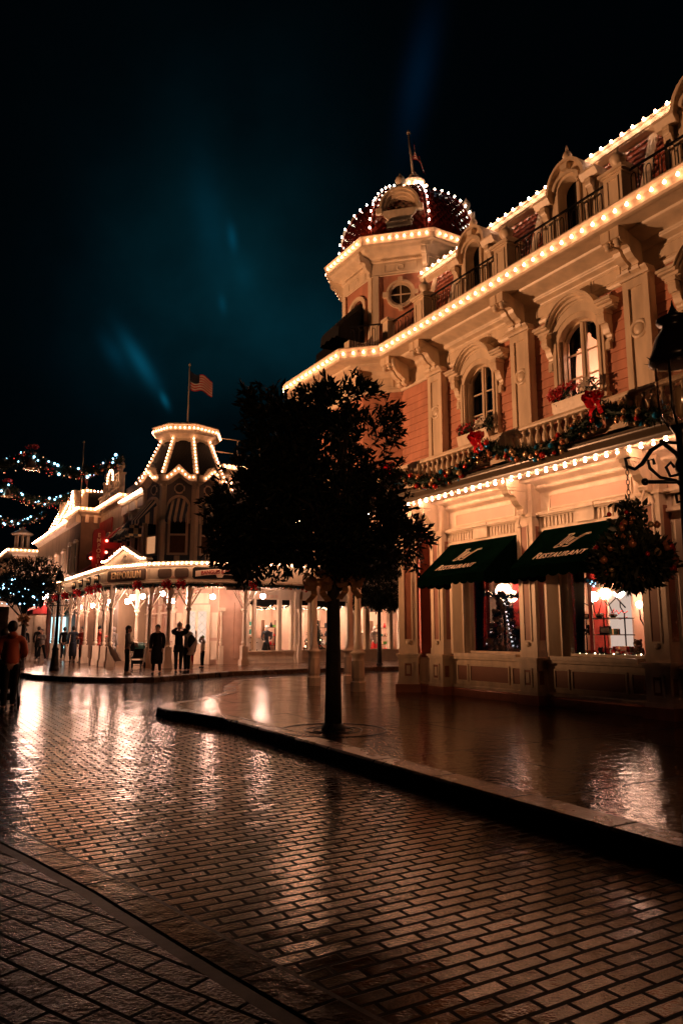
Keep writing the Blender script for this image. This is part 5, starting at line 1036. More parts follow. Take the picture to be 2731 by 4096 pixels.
b = MB(f); b.tube([(0,0,2.62),(.16,0,2.63)], .012, 6); b.ball((.17,0,2.63), .02, 0, 6, 5); obj('banner_peg', b, 'iron', lr_)
lamp(W(30.36,5.59,SW), 'black street lamp at the kerb left of the shop porch', 3.9)
# hanging Christmas basket
hc = Vector((LP[0]-.46, LP[1]-.05, 0)); t = thing('hanging_basket', 'hanging evergreen basket with berries and leaves on a chain from the right street lamp', 'hanging basket', (hc.x,hc.y,1.72))
b = MB()
for k in range(7): z = 2.79-.038*k; b.add([(hc.x+(.012*math.cos(a) if k % 2 else 0), hc.y+(0 if k % 2 else .012*math.cos(a)), z+.024*math.sin(a)) for a in [2*PI*j/8 for j in range(8)]], []); b.tube([(hc.x+(.012*math.cos(a) if k % 2 else 0), hc.y+(0 if k % 2 else .012*math.cos(a)), z+.024*math.sin(a)) for a in [2*PI*j/8 for j in range(9)]], .0035, 4, cap=False)
for a in (0, 2.1, 4.2): b.tube([(hc.x,hc.y,2.53),(hc.x+.12*math.cos(a),hc.y+.12*math.sin(a),2.33),(hc.x+.22*math.cos(a),hc.y+.22*math.sin(a),2.2)], .005, 4)
obj('chain', b, 'iron', t)
b = MB(); R3 = random.Random(12)
for k in range(4200):
    q = Vector((R3.gauss(0,1),R3.gauss(0,1),R3.gauss(0,1))).normalized()*R3.random()**.3*R3.uniform(.85,1.12)
    c = Vector((hc.x+q.x*.27, hc.y+q.y*.27, 2.09+q.z*(.17 if q.z > 0 else .20)))
    if k % 9 == 0: c = Vector((hc.x+R3.gauss(0,.055), hc.y+R3.gauss(0,.055), R3.uniform(2.2,2.52)))
    d = (q+Vector((R3.gauss(0,.5),R3.gauss(0,.5),R3.gauss(0,.5)))).normalized(); e = d.orthogonal().normalized()*.012; e.rotate(Matrix.Rotation(R3.uniform(0,6.3),3,d)); L_ = R3.uniform(.05,.09); b.add([c-e, c+d*L_*.5+e, c+d*L_, c+d*L_*.5-e*1.5], [(0,1,2,3)], fr=ID)
obj('greenery', b, 'basketleaf', t)
for k in range(64):
    q = Vector((R3.gauss(0,1),R3.gauss(0,1),R3.gauss(0,1))).normalized(); c = Vector((hc.x+q.x*.29, hc.y+q.y*.29, 2.09+q.z*.19)) if k > 14 else Vector((hc.x+R3.gauss(0,.08), hc.y-.05, R3.uniform(2.22,2.45))); bauble(t, c, R3.uniform(.016,.032), ('bb_c','bb_r','bb_c','bb_g')[k % 4])
# ---------------------------------------------------------------- the corner shop with the porch
E_ = thing('corner_shop_building', 'cream corner shop with lit porch, bulb edged canopy and octagonal slate roofed tower', 'building', W(33,-.5,0))
CPt = [(32.6,-4.4),(27.73,-4.4),(27.73,-1.3),(28.66,.93),(29.92,2.19),(32.72,3.35),(47,3.35)]
b = MB(ST); b.sweep(CPt, [(-.15,3.56),(.02,3.56),(.05,3.60),(.05,3.64),(.0,3.66),(.0,3.72),(-.02,3.74),(-.02,4.22),(.0,4.24),(.03,4.26),(.06,4.32),(.12,4.34),(.13,4.42),(.16,4.44),(.15,4.48),(-.2,4.50)]); obj('canopy_fascia', b, 'cream2', E_)
inn = CPt+[(47,-.4),(34.2,-.4),(32.7,-1.9),(32.7,-4.4)]
b = MB(ST); b.add([(p[0],p[1],3.62) for p in inn], [tuple(range(len(inn)))[::-1]]); obj('porch_ceiling', b, 'cream2', E_)
b = MB(ST); b.add([(p[0],p[1],4.47) for p in inn], [tuple(range(len(inn)))]); obj('canopy_roof', b, 'gutter', E_)
bulbs(E_, [W(s,o,4.36) for s, o in along(offpath(CPt[1:6], .175), .20)], 'bulb', .032); bulbs(E_, [W(s,o,4.36) for s, o in along(offpath(CPt[5:], .175), .22)], 'bulb', .032)
def segf(i): p, q = CPt[i], CPt[i+1]; return frame(p[0], p[1], math.degrees(math.atan2(q[1]-p[1], q[0]-p[0]))), math.dist(p, q)
f, L_ = segf(4); cx = L_/2; b = MB(f)          # low gable over the sign
for q in (-1,1): b.prism([(cx+q*1.45,4.44),(cx+q*1.45,4.56),(cx+q*1.1,4.60),(cx,5.12),(cx,4.44)], -.12, .10, 'y'); b.prism([(cx+q*1.5,4.56),(cx+q*1.5,4.64),(cx+q*1.1,4.70),(cx,5.22),(cx,5.12),(cx+q*1.1,4.60)], -.15, .20, 'y')
ring(b, cx, .10, 4.72, .11, .04, .04, 14); obj('canopy_gable', b, 'cream2', E_)
bulbs(E_, [f((cx+q*(1.4-1.4*k/8), .26, 4.61+.54*max(0,(k-1.4))/6.6)) for q in (-1,1) for k in range(9)], 'bulb', .032)
# blank panels along the fascia
for i, xs_ in ((3,((.35,.62),(1.1,.62))),(5,((1.5,.9),(3.2,.9),(4.9,.9),(6.6,.9)))):
    f, L_ = segf(i); b = MB(f)
    for x, w_ in xs_:
        b = MB(f); b.prism([(x-w_*.4,3.80),(x+w_*.4,3.80),(x+w_*.5,3.88),(x+w_*.5,4.10),(x+w_*.4,4.18),(x-w_*.4,4.18),(x-w_*.5,4.10),(x-w_*.5,3.88)], -.03, .012, 'y')
        obj('fascia_panel', b, 'brown' if i == 3 else 'black', E_)
    if i == 5:
        for x, w_ in xs_: b = MB(f); b.tube([(x-.36,.02,3.92),(x-.2,.02,4.05),(x-.05,.02,3.96),(x+.1,.02,4.06),(x+.3,.02,3.98),(x+.38,.02,4.08)], [.02,.05,.06,.06,.05,.02], 6); obj('gilt_scroll', b, 'gold', E_)
def sign(name, label, f, x0, x1, z0, z1, board, parts, y=.0, cut=.07):
    t = thing(name, label, 'sign', f(((x0+x1)/2, y, z0)), 'shop signs'); b = MB(f)
    b.prism([(x0+cut,z0),(x1-cut,z0),(x1,z0+cut),(x1,z1-cut),(x1-cut,z1),(x0+cut,z1),(x0,z1-cut),(x0,z0+cut)], y-.03, y+.02, 'y'); obj('board', b, board, t)
    b = MB(f); c = cut+.03; e = .03; b.prism([(x0+c-e*1.5,z0-e),(x1-c+e*1.5,z0-e),(x1+e,z0+c-e),(x1+e,z1-c+e),(x1-c+e*1.5,z1+e),(x0+c-e*1.5,z1+e),(x0-e,z1-c+e),(x0-e,z0+c-e)], y-.04, y+.006, 'y'); obj('rim', b, 'cream', t)
    for nm_, (v, fc), mm, dx, dz, yy in parts: b = MB(f); b.add([((x0+x1)/2-p[0]+dx, y+yy+p[2], (z0+z1)/2+p[1]+dz) for p in v], fc); obj(nm_, b, mm, t)
    return t
TE = text('EMPORIUM', .42, .02, 0, .003, space=1.16, sx=.86); TB = text('BANGLES & BEADS', .225, .008, 0, .004, sx=.80)
f, L_ = segf(4); cx = L_/2
sign('shop_sign', 'long brown board with raised gilt letters reading EMPORIUM above the porch', f, cx-1.28, cx+1.28, 3.74, 4.22, 'brown', [('lettering', TE, 'gold', 0, 0, .04)])
f, L_ = segf(2); f2, L2 = segf(1)
fb = frame(27.73, -1.3+.0, math.degrees(math.atan2(2.23,.93))); 
fbx = frame(CPt[1][0], CPt[1][1], 90)
fbx = segf(2)[0]
t = sign('shop_sign', 'black board with cream ribbon reading BANGLES & BEADS beside the tree crown', fbx, .12, 2.30, 3.74, 4.22, 'black', [])
b = MB(fbx); n = 20; vs = []
for k in range(n+1): u = k/n; x = .24+1.94*u; z = 3.93+.09*math.sin(PI*u); vs += [(x,.03,z-.10),(x,.03,z+.13)]
b.add(vs, [(2*k,2*k+1,2*k+3,2*k+2) for k in range(n)]); b.add([(1.03,.028,3.94),(1.38,.028,3.94),(1.31,.028,3.80),(1.11,.028,3.80)], [(0,1,2,3)]); obj('ribbon', b, 'tan', t)
b = MB(fbx); v, fc = TB; b.add([(1.21-p[0], .035+p[2], 4.025+p[1]-.09*(p[0]/.95)**2+.0) for p in v], fc); obj('lettering', b, 'redcanvas', t)
# turned porch posts with spandrel braces
cp = [(.085,.78),(.06,.84),(.05,.88),(.075,.93),(.085,.98),(.07,1.03),(.045,1.08),(.075,1.12),(.05,1.17),(.06,1.24),(.062,1.6),(.048,2.2),(.07,2.24),(.05,2.28),(.055,2.34),(.10,2.42),(.10,2.46),(.06,2.48)]
b = MB(); b.lathe([(r*1.4, z) for r, z in cp], n=10, z0=SW); b.box(-.14,.14,-.14,.14,0+SW,.86+SW); b.box(-.185,.185,-.185,.185,SW,.24+SW); b.box(-.16,.16,-.16,.16,.24+SW,.29+SW); b.box(-.085,.085,-.085,.085,2.46+SW,3.62); postme = data('porch_post', b, 'cream2')
b = MB()
for a in range(4):
    c, s_ = math.cos(a*PI/2), math.sin(a*PI/2); b.tube([(c*.06,s_*.06,2.66),(c*.55,s_*.55,3.45)], .03, 4, sm=False); b.tube([(c*.06,s_*.06,2.95),(c*.35,s_*.35,3.25),(c*.4,s_*.4,3.5)], .014, 4); b.tube([(c*.06,s_*.06,3.2),(c*.35,s_*.35,3.24)], .012, 4)
brme = data('brace', b, 'cream2')
for s, o in ((32.1,3.12),(33.35,3.12),(34.9,3.12),(37.1,3.12),(38.9,3.12),(41.0,3.12),(43.4,3.12),(45.8,3.12),(30.15,1.25),(30.05,.45),(30.85,-2.45),(34.8,1.3),(30.6,1.9)):
    p_ = inst('porch_post', postme, E_, W(s,o,0), math.radians(30.7+90)); inst('brace', brme, p_, W(s,o,0), 0)
# ground floor walls
GW = [(32.7,-14),(32.7,-1.9),(34.2,-.4),(47,-.4)]
XW = [(-3.5,-3.72),(-3.85,-5.02),(-5.22,-5.72),(-6.32,-6.76),(-7.0,-8.2),(-8.42,-8.95),(-9.62,-10.06),(-10.32,-11.58),(-11.8,-12.25)]
b = MB(ST); b.box(32.7,32.95,-14,-1.9,SW,.70); b.box(32.7,32.95,-14,-1.9,3.2,4.5); e = [-1.9]+[v for w_ in XW for v in w_]+[-14]
for a, c in zip(e[::2], e[1::2]): b.box(32.7,32.95,min(a,c),max(a,c),.70,3.2)
b.box(32.55,32.7,-14,-3.3,.70,.76); b.box(32.62,32.7,-14,-3.3,.34,.38); b.box(32.58,32.7,-14,-3.3,SW,.30)
fw = frame(32.7, -14, 90)
for o in (-3.3,-6.0,-9.28,-12.5):
    b.box(32.56,32.7,o-.12,o+.12,SW,3.6); b.box(32.5,32.7,o-.15,o+.15,SW,.4); b.box(32.5,32.7,o-.15,o+.15,3.1,3.2)
for w_ in (XW[1],XW[4],XW[7]): 
    x0, x1 = 14+w_[1], 14+w_[0]
    for k in range(5): panel(b, x0+(x1-x0)*k/5+.03, x0+(x1-x0)*(k+1)/5-.03, 3.27, 3.42, .002, 1, .015, .02, fr=fw)
    panel(b, x0+.05, x1-.05, .44, .62, .003, 0, .02, .02, fr=fw)
obj('shop_wall', b, ['cream2','room'], E_)
b = MB(ST); b.add([(p[0],p[1],z) for z in (SW,3.7) for p in GW[1:]], [(0,1,5,4),(1,2,6,5)][:1]); 
b.box(32.66,32.7,-3.2,-1.95,SW,3.6); b.box(32.60,32.66,-2.9,-2.7,.4,3.0)
f45 = frame(32.7,-1.9,45); b.box(0,2.12,-.1,0,SW,3.62,0,fr=f45)
pw = [(34.2,35.2),(36.2,37.2),(38.2,39.2),(40.4,41.5),(43,43.6),(45.4,47)]
for a, c in pw: b.box(a,c,-.5,-.4,SW,3.62)
b.box(34.2,47,-.5,-.4,SW,.5); b.box(34.2,47,-.5,-.4,3.0,3.62); b.box(34.2,47,-.42,-.34,2.95,3.0)
for s in (35.2,36.2,37.2,38.2,39.2,40.4,41.5,43.): b.box(s-.04,s+.04,-.45,-.32,.5,3.0)
obj('porch_wall', b, 'porchpink', E_)
b = MB(ST)
for s in (34.7,36.7,38.7,40.95,43.3,46.2):
    for z0, z1 in ((.35,1.1),(1.25,2.5),(2.7,3.3)): panel(b, s-.32, s+.32, z0, z1, -.39, 0, .04, .03)
b.box(34.2,47,-.41,-.33,SW,.34); b.box(34.2,47,-.41,-.30,2.52,2.60)
for z0, z1 in ((.4,1.2),(1.4,2.5)): panel(b, -.0+.02, .3, z0, z1, .0, 0, .03, .03, fr=f45); panel(b, 1.82, 2.08, z0, z1, .0, 0, .03, .03, fr=f45)
panel(b, .5, 1.6, 3.0, 3.4, .0, 0, .04, .03, fr=f45)
obj('porch_trim', b, 'cream2', E_)
b = MB(f45); b.box(.45,1.65,0,.03,SW,2.75); b.box(.35,.45,-.02,.06,SW,2.9); b.box(1.65,1.75,-.02,.06,SW,2.9); b.box(.35,1.75,-.02,.07,2.75,2.9)
for x in (.55,1.10): b.box(x,x+.42,.03,.045,.35,.95)
d_ = obj('door', b, 'cream', E_); b = MB(f45); b.box(.56,.98,.031,.04,1.1,2.6); b.box(1.12,1.54,.031,.04,1.1,2.6); obj('pane', b, glow('door_glass_glow', (1.,.72,.55), 1.0), d_)
b = MB(f45)
for x0 in (.56,1.12):
    for k in range(4):
        for (xa,za,xb,zb) in ((0,0,.42,.375),(0,.375,.42,0)): b.tube([(x0+xa,.045,1.1+za+k*.375),(x0+xb,.045,1.1+zb+k*.375)], .011, 4)
obj('lattice', b, 'cream', d_); b = MB(f45); b.tube([(1.05,.05,1.0),(1.05,.09,1.1),(1.05,.09,1.6),(1.05,.05,1.7)], .02, 6); obj('handle', b, 'iron', d_)
for a, c in ((35.2,36.2),(37.2,38.2),(39.2,40.4),(41.5,43.0),(43.6,45.4)):
    b = MB(ST); b.box(a,c,-.47,-.44,.5,3.0); w_ = obj('lit_window', b, 'shopglass' if 'shopglass' in M else 'glass', E_); b = MB(ST); b.box((a+c)/2-.02,(a+c)/2+.02,-.45,-.40,.5,3.0); b.box(a,c,-.45,-.40,2.35,2.40); obj('glazing_bar', b, 'cream', w_)
# shop interior: rooms, lamps, goods
b = MB(ST); b.box(35.4,35.5,-14,-1.9,.0,3.6); b.box(32.95,35.4,-14,-1.9,.45,.55); b.box(32.95,35.4,-14,-1.9,3.45,3.55,1); b.box(32.95,35.4,-6.08,-6.0,.5,3.5); b.box(32.95,35.4,-9.32,-9.24,.5,3.5); b.box(32.95,35.4,-14,-13.9,.5,3.5); b.box(32.95,35.4,-3.3,-3.24,.5,3.5)
b.box(34.2,47,-2.6,-2.5,.2,3.6); b.box(34.2,47,-2.5,-.5,.14,.17); b.box(34.2,47,-2.5,-.5,3.5,3.6,1); obj('shop_interior', b, ['room','cream2'], E_)
b = MB(ST)
for i, o in enumerate((-4.0,-4.9,-7.1,-8.1,-10.1,-10.9,-11.9)): b.lathe([(.16,-.03),(.17,0),(.05,.02)], 34.0, o, n=10, z0=3.38)
for s in (35.7,37.7,39.8,42.2,44.5): b.lathe([(.16,-.03),(.17,0),(.05,.02)], s, -1.5, n=10, z0=3.38)
obj('ceiling_lamps', b, 'shopglow', E_)
b = MB(ST)
for w_ in XW: b.add([(32.9,w_[0],2.95),(32.9,w_[1],2.95),(32.9,w_[1],3.2),(32.9,w_[0],3.2)], [(0,1,2,3)])
for s, o in ((33.1,(XW[1][0]+XW[1][1])/2),(33.1,(XW[4][0]+XW[4][1])/2),(33.1,(XW[7][0]+XW[7][1])/2)): b.add([(s,o+.55*math.cos(a),2.97+.12*math.sin(a*1)-(.12 if 1 else 0)*abs(math.sin(a))*2) for a in [PI*k/10 for k in range(11)]], [tuple(range(11))])
obj('window_valance', b, 'black', E_)
for i, (o0, o1) in enumerate(((-3.75,-5.75),(-6.3,-8.9))): garland('warm fairy light swag inside the %s bright shop window' % ('first' if i == 0 else 'second'), swag(W(33.05,o0,2.92), W(33.05,(o0+o1)/2,2.86), .14, 8)+swag(W(33.05,(o0+o1)/2,2.86), W(33.05,o1,2.95), .14, 8)[1:], .07, 350, 8, (.03,.045), .07, 'fairy light swags in the shop windows', 60, 'fairy', .016)
def mannequin(s, o, label, m, skirt=None):
    t = thing('mannequin', label, 'mannequin', W(s,o,.55), 'mannequins in the shop windows'); f = frame(s, o, 90); v, fc = skin([(0,0,.55),(0,0,1.0),(0,0,1.25),(0,0,1.52),(0,0,1.60),(.2,0,1.50),(.27,.02,1.25),(.2,.12,1.08),(-.2,0,1.50),(-.27,.02,1.25),(-.12,.15,1.12)], [(0,1),(1,2),(2,3),(3,4),(3,5),(5,6),(6,7),(3,8),(8,9),(9,10)], [.12,.15,.12,.12,.045,.055,.05,.03,.055,.05,.03])
    b = MB(lambda p: f((p[0],p[1],p[2]+.12))); b.add(v, fc, 0, True); b.ball((0,0,1.72), .10, 1, 10, 8, (.8,.9,1.15)); b.ball((.19,.14,1.06), .045, 1, 6, 5); b.ball((-.11,.17,1.10), .045, 1, 6, 5); obj('dressed_figure', b, [m,'white'], t)
    b = MB(lambda p: f((p[0],p[1],p[2]+.12))); b.lathe([(.15,1.02),(.20,.8),(.24,.66),(.23,.64)], n=12, sq=.7); b.tube([(0,0,.42),(0,0,.7)], .02); b.lathe([(.16,.43),(.16,.45)], n=12); obj('skirt', b, skirt or m, t)
mannequin(33.6, -4.82, 'mannequin in a dark blue jacket in the first bright shop window', 'navy', 'black'); mannequin(33.6, -11.2, 'mannequin in grey and red winter clothes in the third bright shop window', 'coatgrey', 'redfoil')
xmastree('dark Christmas tree with glowing warm baubles in the second bright shop window', W(33.7,-7.55,.55), 2.25, .55, 22, 26, 'leaf', 'fairy', False, .03)
def cabinet(s, o0, o1, h, label):
    t = thing('cabinet', label, 'cabinet', W(s,(o0+o1)/2,.55), 'white cabinets in the shop windows'); b = MB(ST); b.box(s,s+.4,o0,o1,.55,.55+h); b.box(s-.03,s+.43,o0-.04,o1+.04,.55+h,.58+h); obj('carcass', b, 'white', t); n = 3
    for k in range(n):
        for j in range(2): a = o0+(o1-o0)*(k+.06)/n; c = o0+(o1-o0)*(k+.94)/n; b = MB(ST); b.box(s-.02,s,a,c,.60+j*h*.48,.55+(j+1)*h*.47); b.ball((s-.03,(a+c)/2,.58+(j+.5)*h*.48), .03, 1, 6, 4); obj('drawer', b, ['white','black'], t)
cabinet(33.9, -5.0, -3.9, .75, 'white cabinet of drawers in the first bright shop window'); cabinet(33.9, -11.1, -9.8, .95, 'white cabinet in the third bright shop window')
for k, (s, o, z, sz, m, m2, kd, lb) in enumerate(((33.5,-5.5,.55,.17,'redfoil','goldfoil','gift_box','red gift box in the narrow right window of the first bay'),(33.5,-5.45,.79,.12,'redfoil','white','gift_box','smaller red gift box on top of the red one'),(33.5,-3.62,.55,.14,'redfoil','teal','gift_box','red gift box in the narrow left window beside the porch post'),(33.5,-8.7,.55,.18,'tan','gold','gift_box','tan crate behind the thick trunk'),(33.5,-8.68,.79,.13,'tan','redfoil','gift_box','small tan box on the crate behind the thick trunk'),(33.5,-9.85,.55,.16,'redfoil','white','gift_box','red present left of the white cabinet'),(33.5,-9.85,.76,.09,'teal','gold','gift_box','small teal present on the red one'),(33.5,-12.0,.55,.19,'redfoil','tan','gift_box','large red present at the far end of the shop windows'),(33.5,-12.05,.80,.15,'tan','teal','gift_box','tan parcel on the large red present'),(33.95,-4.2,1.33,.13,'petalw','petalr','bouquet','posy of red and white flowers on the drawers'),(33.95,-10.6,1.53,.16,'petalw','tan','bouquet','arrangement of pale flowers on the third window cabinet'))): goods(kd, lb, s, o, z, sz, m, m2, group='goods in the bright shop windows')
for o, z, r, lb in ((-4.35,2.2,.24,'framed print on the wall behind the mannequin in blue'),(-9.9,2.2,.22,'framed print behind the slim tree'),(-3.62,2.0,.12,'small framed print in the narrow left window')):
    t = thing('framed_print', lb, 'picture', W(35.38,o,z), 'pictures on the shop walls'); b = MB(ST); b.box(35.33,35.4,o-r,o+r,z-r,z+r); obj('border', b, 'tan', t); b = MB(ST); b.box(35.32,35.33,o-r*.8,o+r*.8,z-r*.8,z+r*.8); obj('print', b, 'porcelain', t)
t = thing('round_plaque', 'large round wooden plaque on the wall left of the dark christmas tree', 'plaque', W(35.2,-6.75,2.1)); b = MB(lambda p: W(35.25-p[2], -6.85+p[0], 2.1+p[1])); b.lathe([(.42,0),(.42,.06),(.36,.08),(.34,.04),(.33,.05)], n=28); obj('disc', b, 'tan', t)
t = thing('lantern', 'black lantern hanging above the mannequin in grey', 'lantern', W(33.4,-11.25,2.6)); b = MB(ST); b.box(33.3,33.55,-11.5,-10.9,2.72,2.95); b.tube([(33.4,-11.2,2.95),(33.4,-11.2,3.3)], .015); obj('frame', b, 'iron', t); b = MB(ST); 
for k in range(3): b.box(33.29,33.3,-11.46+k*.19,-11.31+k*.19,2.76,2.92)
obj('panes', b, 'porcelain', t)
# porch side: engaged posts, mannequins and goods behind the tall windows
for s, o in [(q,-.36) for q in (34.3,36.45,38.45,40.65,43.25,45.6)]+[(32.62,-2.05),(32.62,-3.15),(32.5,-6.08),(32.5,-9.3)]:
    b = MB(ST); b.lathe(cp, s, o, n=8, z0=SW); b.box(s-.1,s+.1,o-.1,o+.1,SW,1.0); b.box(s-.14,s+.14,o-.14,o+.12,2.6,2.75); obj('engaged_post', b, 'cream2', E_)
b = MB(ST)
for s in (35.7,37.7,39.8,42.2,44.5): b.box(s-.5,s+.5,-.62,-.58,2.7,3.05)
for o in (-2.0,): b.box(34.4,47,o-.02,o,.15,1.15)
obj('porch_window_valance', b, 'redcanvas', E_)
for k, (s, m, lb) in enumerate(((35.9,'teal','teal dress'),(38.0,'redfoil','red coat'),(42.4,'navy','navy coat'))): mannequin(s, -1.1, 'mannequin in a %s behind the porch windows' % lb, m)
# framed wallpaper, shelves with toys in the bright shop windows
b = MB(ST)
for o0, o1 in ((-3.35,-5.95),(-6.15,-9.2),(-9.4,-13.8)):
    n = int((o0-o1)/.42)
    for k in range(n): o = o0-(k+.5)*(o0-o1)/n; b.box(35.36,35.4,o-.17,o+.17,1.35,3.2,k % 2); b.box(35.36,35.4,o-.17,o+.17,.6,1.22,1-k % 2)
obj('wall_panels', b, ['blush','room'], E_)
def shelf(s, o0, o1, zs_, label, mm='wood'):
    t = thing('display_shelf', label, 'shelf', W(s,(o0+o1)/2,.55), 'shelves in the bright shop windows'); b = MB(ST)
    for z in zs_: b.box(s,s+.3,o0,o1,z,z+.03)
    for o in (o0,o1): b.box(s,s+.3,o-.02,o+.02,.55,zs_[-1]+.4)
    obj('rack', b, mm, t); R9 = random.Random(int(-o0*100)); n = 0
    for z in zs_:
        o = o0+.12
        while o < o1-.1 and n < 14:
            h_ = R9.uniform(.10,.26); k_ = R9.choice(('redfoil','white','teal','navy','tan','petalr','gold','black','limegreen')); b = MB(ST)
            if R9.random() < .5: b.box(s+.05,s+.22,o-.07,o+.07,z+.03,z+.03+h_)
            else: b.lathe([(.04,0),(.08,.04),(.07,.12),(.03,.16),(.05,.2),(.0,.24)], s+.12, o, n=8, z0=z+.03, sc=h_/.22)
            obj('merchandise', b, k_, t); o += R9.uniform(.18,.26); n += 1
shelf(34.6, -5.9, -5.15, (.95,1.4,1.85), 'dark shelf of toys in the narrow right window of the first bay'); shelf(34.7, -4.6, -3.45, (1.5,1.95), 'pale shelf of ornaments above the drawers in the first bright window', 'white'); shelf(34.6, -9.2, -8.4, (.95,1.4,1.85), 'shelf of goods just right of the thick trunk'); shelf(34.7, -10.9, -9.6, (1.65,2.1), 'pale shelf of ornaments behind the slim tree', 'white'); shelf(34.5, -12.9, -11.7, (.95,1.4,1.85), 'shelf stacked with boxes at the far end of the shop windows')
# globe lamps under the porch ceiling
for k, (s, o, z, lb) in enumerate(((34,3.75-1.0,2.97,'first globe lamp from the left end of the porch'),(36,2.3,3.01,'globe lamp hanging between the left porch posts'),(38.2,1.9,3.05,'globe lamp above the red coated person'),(34.3,1.9,3.02,'globe lamp just right of the second porch post'),(32.3,2.2,3.12,'left one of the pair of globe lamps under the EMPORIUM sign'),(32.0,1.85,3.16,'right one of the pair of globe lamps under the EMPORIUM sign'),(31.3,1.2,3.26,'globe lamp just under the canopy edge garland'),(30.7,.95,2.92,'large low globe lamp between the two middle porch posts'),(31.6,-1.2,3.2,'globe lamp in front of the lattice door'),(31.0,-3.4,3.25,'globe lamp right of the lattice door near the tree'),(41,2.0,3.05,'globe lamp far along the porch near the teal shopfront'),(44,2.0,3.05,'last globe lamp along the porch'))):
    t = thing('globe_lamp', lb, 'hanging lamp', W(s,o,z), 'globe lamps under the porch'); r = .115; b = MB(ST); b.tube([(s,o,3.62),(s,o,z+r)], .012, 5); b.lathe([(.05,0),(.08,-.03),(.05,-.05)], s, o, n=10, z0=z+r+.03); obj('stem', b, 'iron', t); b = MB(ST); b.ball((s,o,z), r, 0, 12, 8); obj('globe', b, 'globe', t)
# canopy garland with bows
OP = offpath(CPt[1:], -.02); pts = []
for a, c in zip(OP, OP[1:]):
    n = max(2, round(math.dist(a, c)/.5))
    for k in range(n): t_ = k/n; pts.append(W(a[0]+(c[0]-a[0])*t_, a[1]+(c[1]-a[1])*t_, 3.50-.05*math.sin(PI*k)))
gsplit = [0, 6, 12, 18, 26, 36, len(pts)-1]
for i, (a, c) in enumerate(zip(gsplit, gsplit[1:])):
    garland('bauble garland under the shop canopy, '+['the stretch behind the evergreen trunk','under the BANGLES & BEADS sign','under the two blank panels','under the EMPORIUM sign','along the porch beside the street lamp','the far stretch'][i], pts[a:c+1], .13, 420, 26 if i < 5 else 34, (.03,.05), .10, 'garlands along the shop canopy')
for i, (s, o, lb) in enumerate(((27.62,-4.0,'behind the right side of the evergreen trunk'),(27.62,-1.45,'at the right end of the BANGLES & BEADS sign'),(28.75,1.2,'right of the two blank panels'),(29.2,1.65,'between the two blank panels'),(30.4,2.5,'at the right end of the EMPORIUM sign'),(32.8,3.55,'at the left end of the EMPORIUM sign'),(34.6,3.5,'above the second porch post'),(37.2,3.5,'above the fourth porch post'),(40.2,3.5,'beside the street lamp'),(43.0,3.5,'beyond the street lamp'))):
    bow('bow', W(s,o,3.55)+Vector((.0,-.15,0)), .42, lambda p: Vector((p[0],-p[1],p[2])), label='red bow on the canopy garland '+lb, cat='bow', group='red bows along the shop canopy')
t = thing('hanging_sign', 'small dark board hanging under the canopy right of the porch door', 'sign', W(27.9,-.9,3.3)); b = MB(ST); b.box(27.95,28.0,-1.9,-.4,3.30,3.44); obj('board', b, 'brown', t)
# upper storey
UPE = [(32.7,-14),(32.7,-1.8),(34.2,1.0),(39.1,1.0)]
b = MB(ST); b.sweep(UPE, [(0,4.45),(0,9.2)]); boards(b, UPE[:2], 4.5, 9.1, .22); obj('upper_wall', b, 'grey', E_)
b = MB(ST); b.sweep(UPE[:2], [(0,9.1)]+ogee(.02,9.1,.3,9.3)+[(.32,9.32),(.36,9.34),(.36,9.50),(.42,9.56),(-.3,9.6)]); obj('upper_cornice', b, 'cream2', E_); bulbs(E_, [W(32.28,o,9.45) for o in [-1.9-.24*k for k in range(22)]], 'bulb', .035)
b = MB(ST); 
for k in range(9): b.tube([(33.0,-1.6-1.2*k,9.55),(33.0,-1.6-1.2*k,11.0)], .03, 5)
for z in (10.3,11.0): b.tube([(33.0,-1.4,z),(33.0,-12,z)], .025, 5)
obj('roof_railing', b, 'tan', E_)
